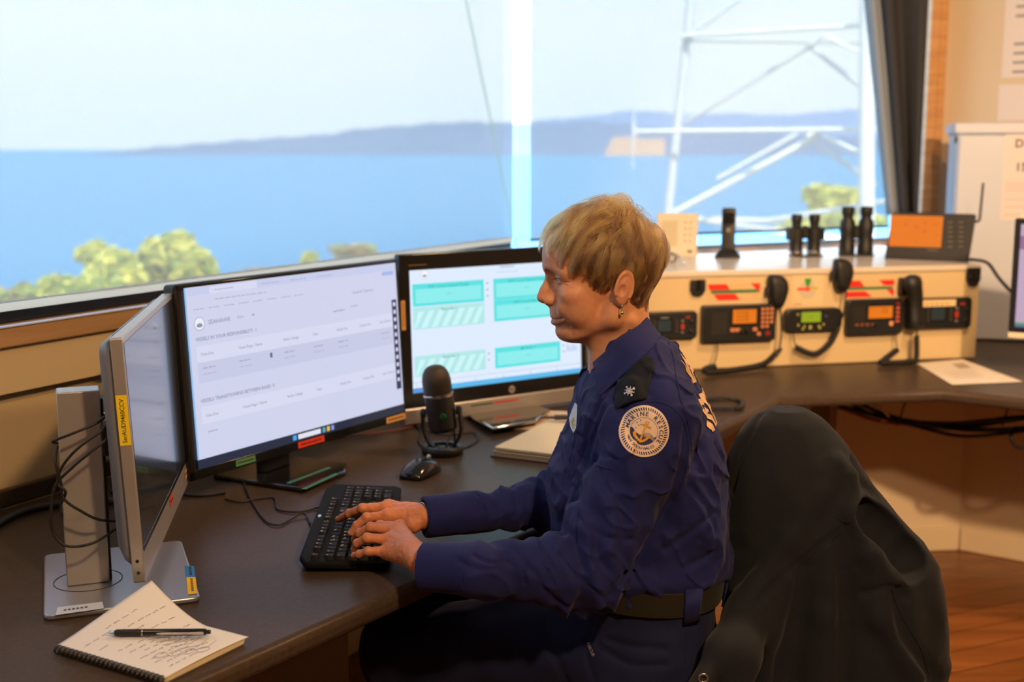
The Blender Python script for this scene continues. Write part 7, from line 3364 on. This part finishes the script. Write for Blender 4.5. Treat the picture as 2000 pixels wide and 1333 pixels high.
# roots over the scalp
dirs = R_.normal(size=(N_H * 4, 3))
dirs /= np.linalg.norm(dirs, axis=1, keepdims=True)
o_ = np.array((0, 0, 10.))
lo_, hi_ = np.full(len(dirs), 30.), np.full(len(dirs), 190.)
for _ in range(22):
    m_ = (lo_ + hi_) / 2
    v_ = skull(o_ + dirs * m_[:, None])
    lo_ = np.where(v_ < 0, m_, lo_)
    hi_ = np.where(v_ < 0, hi_, m_)
root = o_ + dirs * lo_[:, None]
mg = hair_line(root)
root = root[mg > R_.uniform(-1, 6, len(mg))][:N_H]
N_H = len(root)
CROWN = np.array((-42., 6., 100.))


def skull_grad(p):
    e = .8
    g = np.stack([skull(p + np.array(v) * e) - skull(p - np.array(v) * e) for v in ((1, 0, 0), (0, 1, 0), (0, 0, 1))], -1)
    return g / (np.linalg.norm(g, axis=1, keepdims=True) + 1e-9)


# clumps: strands near one another share direction offsets
ncl = 620
cl = root[R_.choice(N_H, ncl, replace=False)]
cid = np.concatenate([((root[k:k + 4000, None, :] - cl[None]) ** 2).sum(-1).argmin(1) for k in range(0, N_H, 4000)])
c_side = R_.normal(0, .38, ncl)[cid]
c_lift = R_.uniform(0, 1, ncl)[cid]
c_len = R_.uniform(.66, 1.14, ncl)[cid]
c_tone = R_.uniform(0, 1, ncl)[cid]
a_, b_, c_ = root.T
# length by place: long on top and at the fringe, short at the nape and over the ears
L_h = np.interp(c_, [-84, -60, -20, 20, 60, 110], [10, 14, 26, 48, 70, 82])
front = np.clip((a_ - 20) / 50, 0, 1)
L_h = L_h * (1 - .28 * front) * c_len * R_.uniform(.82, 1.08, N_H)
side_front = np.clip((a_ - 0) / 40, 0, 1) * np.clip((45 - c_) / 40, 0, 1) * np.clip((np.abs(b_) - 30) / 30, 0, 1)
L_h = L_h * (1 - .68 * side_front) * (1 - .12 * np.clip((a_ - 30) / 30, 0, 1))
overear = np.clip(1 - np.abs(c_ - 15) / 30, 0, 1) * np.clip(1 - np.abs(a_ + 15) / 30, 0, 1)
L_h = L_h * (1 - .35 * overear)
top = np.clip((c_ - 40) / 60, 0, 1)
H_max = np.interp(c_, [-80, -10, 20], [1.0, 2.6, 4.5]) + 12 * top + 12 * np.clip((-a_ + 10) / 60, 0, 1) * top + 6 * np.clip((-a_ - 20) / 60, 0, 1) * np.clip((c_ + 40) / 60, 0, 1)
NS = 12
P_ = np.zeros((N_H, NS, 3))
H_max = H_max + 13 * np.exp(-((a_ + 38) / 26) ** 2) * np.clip((c_ - 55) / 35, 0, 1)
p = root.copy()
P_[:, 0] = p
jit = R_.normal(0, .10, (N_H, 3))
layer = R_.uniform(0, 1, N_H) ** .8
for k in range(1, NS):
    t = k / (NS - 1)
    n = skull_grad(p)
    flow = p - CROWN
    flow[:, 0] += 26 * np.clip((p[:, 2] - 40) / 60, 0, 1)           # the top is combed forwards
    flow /= np.linalg.norm(flow, axis=1, keepdims=True) + 1e-9
    grav = np.array((.05, 0, -1.))
    back_ = np.clip((-p[:, 0] - 5) / 40, 0, 1)
    want = flow * (1 - .45 * t) + grav * (.42 + .85 * t) + jit * .8
    # sides sweep a little forward, nape hugs inwards
    sidez = np.clip((np.abs(p[:, 1]) - 35) / 30, 0, 1) * (1 - back_)
    want[:, 0] += .28 * sidez
    want[:, 1] += np.sign(p[:, 1]) * .0
    tang = np.cross(n, want)
    want = want + tang * c_side[:, None] * .9
    want -= n * (want * n).sum(1, keepdims=True)
    want /= np.linalg.norm(want, axis=1, keepdims=True) + 1e-9
    p = p + want * (L_h / (NS - 1))[:, None]
    # keep each strand in its own layer above the scalp
    tgt = 1.0 + H_max * layer * (.45 + .55 * c_lift) * np.sin(np.clip(t * 1.25 + .12, 0, 1) * PI * .62)
    tgt = tgt * (1 - .25 * np.clip(t - .7, 0, 1) / .3 * (np.clip((20 - p[:, 2]) / 60, 0, 1)))
    d_ = skull(p)
    over = np.clip((p[:, 2] - 0) / 40, 0, 1) * np.clip((p[:, 0] - 60) / 25, 0, 1)
    n = skull_grad(p)
    p = p + n * ((tgt - d_) * .8)[:, None]
    P_[:, k] = p
# stray wisps lifted at the crown
W = (R_.uniform(0, 1, N_H) < .012) & (c_ > 80)
for k in range(3, NS):
    P_[W, k, 2] += (k - 2) ** 1.6 * .35
    P_[W, k, 0] -= (k - 2) * .5
# strands gather into pointed wisps
cnt_ = np.bincount(cid, minlength=ncl).astype(float)
mean = np.zeros((ncl, NS, 3))
for k in range(NS):
    for j in range(3):
        mean[:, k, j] = np.bincount(cid, weights=P_[:, k, j], minlength=ncl) / np.maximum(cnt_, 1)
off = P_ - mean[cid]
pull = np.clip((np.linspace(0, 1, NS) - .15) / .85, 0, 1) ** 1.1 * .82
P_ = P_ - off * pull[None, :, None] * R_.uniform(.5, 1.1, N_H)[:, None, None]
pw = P_.reshape(-1, 3) / 1000 @ HM + HOn
hc = bpy.data.hair_curves.new('hair')
hc.add_curves([NS] * N_H)
hc.position_data.foreach_set('vector', pw.astype(np.float32).ravel()) if hasattr(hc, 'position_data') else hc.attributes['position'].data.foreach_set('vector', pw.astype(np.float32).ravel())
tt = np.tile(np.linspace(0, 1, NS), N_H)
rad = (.00017 * (1 - .75 * tt ** 2)).astype(np.float32)
ra = hc.attributes.get('radius') or hc.attributes.new('radius', 'FLOAT', 'POINT')
ra.data.foreach_set('value', rad)
# pigment: darker roots and nape, golden mid lengths; fringe paled with painted window light
hp = P_.reshape(-1, 3)
tone = np.repeat(c_tone * .75 + R_.uniform(0, 1, N_H) * .25, NS)
dark = np.array((.11, .05, .022))
gold = np.array((.84, .42, .115))
pale = np.array((.82, .54, .25))
nape = np.clip((15 - hp[:, 2]) / 75, 0, 1) * np.clip((-hp[:, 0] + 10) / 40, 0, 1)
fr_ = np.clip((hp[:, 0] - 55) / 40, 0, 1)
w1 = np.clip(-.40 + tone * 1.5 - nape * .75 - (1 - tt) ** 2 * .35, 0, 1)
col = dark[None] * (1 - w1[:, None]) + gold[None] * w1[:, None]
w2 = np.clip(fr_ * .3 + (tone > .88) * .3, 0, 1)[:, None]
col = col * (1 - w2) + pale * w2 * (1) * 1.0
ca = hc.attributes.new('Col', 'FLOAT_COLOR', 'POINT')
cc = np.ones((len(col), 4), np.float32)
cc[:, :3] = col
ca.data.foreach_set('color', cc.ravel())
m_hair = bpy.data.materials.new('hair')
m_hair.use_nodes = True
nt = m_hair.node_tree
nt.nodes.remove(nt.nodes['Principled BSDF'])
hb = nt.nodes.new('ShaderNodeBsdfHairPrincipled')
hb.parametrization = 'COLOR'
hb.inputs['Roughness'].default_value = .32
hb.inputs['Radial Roughness'].default_value = .4
at = nt.nodes.new('ShaderNodeAttribute')
at.attribute_name = 'Col'
nt.links.new(at.outputs['Color'], hb.inputs['Color'])
nt.links.new(hb.outputs[0], nt.nodes['Material Output'].inputs['Surface'])
hc.materials.append(m_hair)
HAIR = bpy.data.objects.new('hair', hc)
COL.objects.link(HAIR)
HAIR.parent = PERSON
# under layer so no scalp shows between the strands
pos, q = surf(lambda p: np.maximum(skull(to_head(p)) - 1.0, -(hair_line(to_head(p)) - 5)) / 1000, HOn - .17, HOn + .17, .003)
me = np_mesh('hair_base', pos, q)
me.materials.append(mat('hair_root_shade', (.14, .08, .045), .8))
link(me, 'hair_base', HAIR)
# ------------------------------------------------------------------ office chair and the jacket hung over it
m_blue = cloth_mat('blue_upholstery', (.02, .05, .16))
m_jack = cloth_mat('grey_softshell', (.0155, .018, .0235), rough=.85, spec=.15, bumpd=.0005, sheen=.06)
CH = Vector((.284, 2.195, 0))
ch = thing('office_chair', 'swivel office chair with a blue seat, its back hidden under a grey jacket', 'chair', Matrix.Translation(CH) @ Matrix.Rotation(math.radians(-30), 4, 'Z'))
mb = MB()
rings = []
for z, s in ((.365, .90), (.375, .97), (.405, 1.0), (.430, .98), (.442, .90)):
    rings.append([(x * s, y_ * s, z) for x, y_ in rrect(-.25, .24, -.245, .245, .09, 8)])
mb.loft(rings)
mb.build('seat', m_blue, ch, smooth=True)
mb = MB()
rings = []
for x, s in ((.27, .85), (.28, .98), (.31, 1), (.33, .9)):
    rings.append([(x + .02 * (z_ - .8) + .05 * (abs(y_) / .2) ** 2 * -1, y_ * s, .78 + (z_ - .78) * s) for y_, z_ in rrect(-.07, .07, .52, .86, .06, 8)])
mb.loft(rings)
mb.build('backrest', m_blue, ch, smooth=True)
mb = MB()
mb.tube(catmull([(.10, 0, .36), (.30, 0, .36), (.345, 0, .44), (.345, 0, .62)], 8), .018, 10)
mb.build('back_support', m_black, ch, smooth=True)
mb = MB()
mb.box(-.10, .12, -.10, .10, .345, .376)
mb.build('mechanism', m_black, ch, bevel=.01)
mb = MB()
mb.tube([(0, 0, .10), (0, 0, .35)], .025, 16)
mb.build('gas_column', m_black, ch, smooth=True)
mb = MB()
mb.lathe([(.04, .07), (.045, .08), (.045, .12), (.03, .13)], 24)
mb.build('base_hub', m_black, ch, smooth=True)
for k in range(5):
    a = 2 * PI * k / 5 + .3
    mb = MB()
    c, s = math.cos(a), math.sin(a)
    mb.tube([(.03 * c, .03 * s, .105), (.16 * c, .16 * s, .095), (.28 * c, .28 * s, .075)], lambda t: .022 - .008 * t, 8)
    mb.build('base_leg', m_black, ch, smooth=True)
    mb = MB()
    T = Matrix.Translation((.28 * c, .28 * s, .03)) @ Matrix.Rotation(a + .5, 4, 'Z') @ Matrix.Rotation(PI / 2, 4, 'X')
    for o_ in (-.016, .006):
        mb.lathe([(.024, o_), (.029, o_ + .002), (.029, o_ + .010), (.024, o_ + .012)], 20, M=T)
    mb.tube([(.28 * c, .28 * s, .03), (.28 * c, .28 * s, .072)], .007, 8)
    mb.build('caster', m_black, ch, smooth=True)

JB = []
JY = 2.03
for py, x0, x1, hd in ((796, 1512, 1566, .028), (812, 1482, 1600, .046), (840, 1452, 1630, .062), (880, 1428, 1664, .076), (930, 1412, 1698, .090), (990, 1405, 1742, .098), (1050, 1404, 1792, .102),
                       (1105, 1408, 1830, .104), (1160, 1416, 1842, .106), (1230, 1420, 1842, .112), (1300, 1410, 1842, .116), (1400, 1395, 1842, .120), (1560, 1380, 1842, .122)):
    a, b = PY(x0, py, JY), PY(x1, py, JY)
    JB.append(((a.z + b.z) / 2, (a.x + b.x) / 2, (b.x - a.x) / 2, hd))
JB = sorted(JB)
JZ = np.array([t[0] for t in JB])


def jint(z, k):
    v = np.array([t[k] for t in JB])
    i = np.clip(np.searchsorted(JZ, z) - 1, 0, len(JZ) - 2)
    t = np.clip((z - JZ[i]) / (JZ[i + 1] - JZ[i]), 0, 1)
    m = np.gradient(v, JZ)
    h_ = JZ[i + 1] - JZ[i]
    t2, t3 = t * t, t * t * t
    return (2 * t3 - 3 * t2 + 1) * v[i] + (t3 - 2 * t2 + t) * h_ * m[i] + (-2 * t3 + 3 * t2) * v[i + 1] + (t3 - t2) * h_ * m[i + 1]


def jp(*pts):
    return [np.array(PY(*p)) for p in pts]


def jq(*pts):
    return list(pts)


JR = [  # raised folds, radius, softness
    (jp((1632, 905, 1.965), (1600, 960, 1.955), (1540, 1050, 1.945), (1480, 1140, 1.935), (1440, 1200, 1.925)), .014, .018),
    (jp((1662, 930, 1.96), (1664, 1000, 1.945), (1700, 1080, 1.93), (1745, 1140, 1.93)), .010, .022),
    (jp((1700, 1090, 1.935), (1715, 1200, 1.925), (1790, 1320, 1.925)), .010, .028),
    (jp((1620, 1060, 1.945), (1610, 1200, 1.93), (1600, 1360, 1.925)), .009, .028),
    (jp((1530, 1130, 1.935), (1500, 1240, 1.925), (1480, 1380, 1.925)), .010, .030),
    (jp((1450, 1195, 1.925), (1405, 1270, 1.84), (1352, 1360, 1.79)), .016, .030),
    (jp((1470, 1190, 1.94), (1440, 1280, 1.86), (1420, 1380, 1.83)), .030, .040),
]
JC = [  # grooves
    (jq((1650, 1030, 1.93), (1560, 1100, 1.92), (1480, 1175, 1.915)), .003, .008),
    (jq((1484, 812, 2.0), (1450, 880, 1.985), (1428, 960, 1.97)), .003, .010),
    (jq((1640, 1060, 1.92), (1655, 1180, 1.91), (1650, 1360, 1.91)), .008, .022),
    (jq((1570, 1110, 1.92), (1560, 1230, 1.91), (1545, 1360, 1.91)), .006, .022),
    (jq((1755, 1160, 1.915), (1770, 1240, 1.91), (1830, 1330, 1.93)), .006, .020),
    (jq((1690, 1160, 1.91), (1740, 1150, 1.91), (1770, 1165, 1.92)), .004, .012),
    (jq((1668, 900, 1.965), (1690, 950, 1.955), (1740, 975, 1.96)), .006, .016),
]
JCP = []
HOLE = [(1668, 982), (1671, 1015), (1686, 1050), (1712, 1088), (1738, 1118), (1765, 1133), (1800, 1139), (1829, 1134), (1831, 1108), (1818, 1066), (1797, 1030), (1765, 1000), (1728, 980), (1694, 970)]


def d_jacket(p):
    z0, z1 = .26, JZ[-1] - .004
    z = np.clip(p[..., 2], z0, z1)
    cx, ha, hb = jint(z, 1), jint(z, 2), jint(z, 3)
    x, y_ = (p[..., 0] - cx) / ha, (p[..., 1] - JY) / hb
    r = (np.abs(x) ** 2.3 + np.abs(y_) ** 2.3) ** (1 / 2.3)
    d = (r - 1) * np.minimum(ha, hb) * .9
    dz = np.maximum(np.maximum(z0 - p[..., 2], p[..., 2] - z1), 0)
    d = np.where(dz > 0, np.sqrt(np.maximum(d, 0) ** 2 + dz ** 2), d)
    q = np.stack([p[..., 0] * 17, p[..., 1] * 8, p[..., 2] * 6 + p[..., 0] * 5], -1)
    amp = np.clip((.98 - p[..., 2]) * 4, .25, 1)
    d = d - .007 * amp * vnoise(q, 41) - .0022 * (1 - 2 * np.abs(vnoise(p * 16, 43))) * amp - .0012 * vnoise(p * 34, 42)
    for pts, r_, k in JR:
        for a, b in zip(pts, pts[1:]):
            d = smin(d, d_cap(p, a, b, r_), k)
    d = carve(d, p, JCP)
    # empty sleeve opening folded into the cloth
    h_ = None
    for hx, hy, hz, hr in ((1700, 1008, 1.935, .026), (1722, 1035, 1.94, .040), (1752, 1062, 1.94, .047), (1784, 1094, 1.945, .041)):
        e = d_ell(p, PY(hx, hy, hz), (hr, .055, hr))
        h_ = e if h_ is None else smin(h_, e, .012)
    h_ = smax(h_, -d_cap(p, np.array(PY(1650, 1055, 1.90)), np.array(PY(1800, 1195, 1.90)), .040), .01)
    d = smax(d, -h_, .0035)
    return d


JCP = project_lines(d_jacket, JC)
pos, q = surf(d_jacket, (.22, 1.72, .22), (.82, 2.25, 1.10), .0036)
me = np_mesh('jacket', pos, q)
me.materials.append(m_jack)
JAC = bpy.data.objects.new('jacket', me)
COL.objects.link(JAC)
tag(JAC, 'dark grey soft jacket draped over the back of the office chair', 'jacket')
BJ = bvh_of(JAC)


def rope_on(bvh, pts, r, off_, name, m, parent, closed=False, n=6):
    P_ = catmull([(x, y_, 0) for x, y_ in pts], n, closed)
    out = []
    for p_ in P_:
        h = hit(bvh, p_.x, p_.y, off_)
        if h:
            out.append(h[0])
    # drop jumps into the hollow
    med = sorted(o.y for o in out)[len(out) // 2]
    out = [o for o in out if abs(o.y - med) < .07]
    mb = MB()
    mb.tube(out, r, 6)
    return mb.build(name, m, parent, smooth='full', fix=False)


cen = (sum(p[0] for p in HOLE) / len(HOLE), sum(p[1] for p in HOLE) / len(HOLE))
rim = [(cen[0] + (x - cen[0]) * 1.04, cen[1] + (y_ - cen[1]) * 1.06) for x, y_ in HOLE]
strip_on([(1484, 808), (1462, 845), (1444, 885), (1432, 930), (1424, 975)], 3, .001, None, 'seam', JAC, m_jack, BJ)
strip_on([(1652, 1032), (1600, 1072), (1545, 1118), (1500, 1158), (1470, 1184)], 3, .001, None, 'seam', JAC, m_jack, BJ)
strip_on([(1742, 1150), (1760, 1200), (1800, 1270), (1815, 1325)], 3, .001, None, 'seam', JAC, m_jack, BJ)
strip_on([(1636, 1012), (1652, 1020), (1664, 1018)], 3, .001, None, 'seam', JAC, m_jack, BJ)
h = hit(BJ, 1372, 1326, .003)
if h:
    mb = MB()
    mb.tube([h[0] + Vector((.007 * math.cos(a), -.001, .007 * math.sin(a))) for a in [2 * PI * k / 20 for k in range(20)]], .0018, 8, closed=True)
    mb.build('zip_ring', m_steel, JAC, smooth='full')

# shoes on the floor under the worktop
for A_, K_ in ((AN_N, KN_N), (AN_F, KN_F)):
    mb = MB()
    rings = []
    for t, w_, h_ in ((0, .020, .045), (.06, .034, .095), (.25, .036, .105), (.42, .037, .075), (.65, .043, .055), (.85, .042, .042), (1, .018, .022)):
        x = A_[0] + .07 - .26 * t
        rings.append([(x, A_[1] + w_ * math.cos(a), .003 + h_ * (.5 + .5 * math.sin(a))) for a in [2 * PI * k / 18 for k in range(18)]])
    mb.loft(rings)
    mb.build('shoe', m_rubber, PERSON, smooth='full')
# ------------------------------------------------------------------ light, camera, colour management
w = bpy.data.worlds.new('World')
bpy.context.scene.world = w
w.use_nodes = True
nt = w.node_tree
bg = nt.nodes['Background']
tc = nt.nodes.new('ShaderNodeTexCoord')
sp = nt.nodes.new('ShaderNodeSeparateXYZ')
cr = nt.nodes.new('ShaderNodeValToRGB')
nt.links.new(tc.outputs['Generated'], sp.inputs[0])
nt.links.new(sp.outputs[2], cr.inputs['Fac'])
cr.color_ramp.elements[0].position = 0
cr.color_ramp.elements[0].color = (.70, .86, 1.0, 1)
cr.color_ramp.elements[1].position = .6
cr.color_ramp.elements[1].color = (.45, .68, 1.0, 1)
e = cr.color_ramp.elements.new(.10)
e.color = (.82, .93, 1.0, 1)
nt.links.new(cr.outputs['Color'], bg.inputs['Color'])
bg.inputs['Strength'].default_value = 4.0


def portal(M, x0, x1, z0, z1):
    l = bpy.data.lights.new('window_portal', 'AREA')
    l.shape = 'RECTANGLE'
    l.size = x1 - x0
    l.size_y = z1 - z0
    l.cycles.is_portal = True
    o = bpy.data.objects.new('window_portal', l)
    COL.objects.link(o)
    # area lights shine along local -z; point it into the room (local -y of the wall frame)
    o.matrix_world = M @ Matrix.Translation(((x0 + x1) / 2, .12, (z0 + z1) / 2)) @ Matrix.Rotation(PI / 2, 4, 'X') @ Matrix.Rotation(0, 4, 'Z')
    return o


portal(ML, -2.4, 2.08, ZS, 2.34)
portal(MR, 0, 1.8, ZS, 2.34)

s = bpy.data.lights.new('sun', 'SUN')
s.energy = 16
s.angle = math.radians(.6)
s.color = (1, .95, .86)
so = bpy.data.objects.new('sun', s)
COL.objects.link(so)
so.rotation_euler = Vector((-.25, .75, -.8)).to_track_quat('-Z', 'Y').to_euler()


def lamp(name, loc, power, size, col=(1, .56, .24), target=None, shape='DISK'):
    l = bpy.data.lights.new(name, 'AREA')
    l.shape = shape
    l.size = size
    l.energy = power
    l.color = col
    o = bpy.data.objects.new(name, l)
    COL.objects.link(o)
    o.location = loc
    d = (Vector(target) - Vector(loc)) if target else Vector((0, 0, -1))
    o.rotation_euler = d.to_track_quat('-Z', 'Y').to_euler()
    return o


WARM = (1, .63, .33)
lamp('ceiling_downlight', (.75, .1, 2.5), 42, .16, WARM, (.6, 2.6, .9))
lamp('ceiling_downlight', (1.35, 2.5, 2.52), 35, .22, WARM)
lamp('ceiling_downlight', (-.75, .6, 2.5), 5, .3, WARM, (-.6, 2.1, .8))
sl_ = bpy.data.lights.new('ceiling_spot', 'SPOT')
sl_.energy = 520
sl_.color = WARM
sl_.spot_size = math.radians(46)
sl_.spot_blend = .35
sl_.shadow_soft_size = .06
so_ = bpy.data.objects.new('ceiling_spot', sl_)
COL.objects.link(so_)
so_.location = (1.55, .1, 2.5)
so_.rotation_euler = (Vector((1.85, 4.1, .75)) - Vector((1.55, .1, 2.5))).to_track_quat('-Z', 'Y').to_euler()

cam = bpy.data.cameras.new('camera')
cam.sensor_width = 36
cam.lens = FPX / 2000 * 36
cam.clip_start = .05
cam.clip_end = 100000
cam.dof.use_dof = True
cam.dof.focus_distance = 1.97
cam.dof.aperture_fstop = 3.5
co = bpy.data.objects.new('camera', cam)
COL.objects.link(co)
co.location = (0, 0, HC)
co.rotation_euler = (PI / 2 - TH, 0, 0)
sc = bpy.context.scene
sc.camera = co
sc.view_settings.view_transform = 'Standard'
sc.view_settings.look = 'None'
sc.view_settings.exposure = 0
sc.view_settings.gamma = 1
sc.view_settings.use_curve_mapping = False
sc.cycles.use_denoising = True
sc.cycles.use_adaptive_sampling = True
sc.cycles.adaptive_threshold = .018
sc.cycles.max_bounces = 8
sc.cycles.transparent_max_bounces = 24
sc.cycles.caustics_reflective = False
sc.cycles.caustics_refractive = False
sc.cycles.sample_clamp_indirect = 4

GROUPS = {'marine_radio': 'marine radios set into the console front', 'hand_microphone': 'hand microphones hanging on the console', 'microphone_holder': 'empty microphone holders on the console',
          'coiled_cord': 'coiled radio cords', 'display_cable': 'thin black cables round the silver column', 'roller_blind': 'sunscreen roller blinds', 'binoculars': 'binoculars on the console',
          'shrub': 'shrubs on the bank outside', 'notice': 'notices on the cabinet door', 'wall_notice': 'sheets on the right wall', 'monitor': 'screens on the worktop', 'power_cable': 'power cables'}
for o in list(bpy.context.scene.objects):
    st_ = o.name.split('.')[0]
    if o.parent is None and o.get('category') and st_ in GROUPS:
        o['group'] = GROUPS[st_]
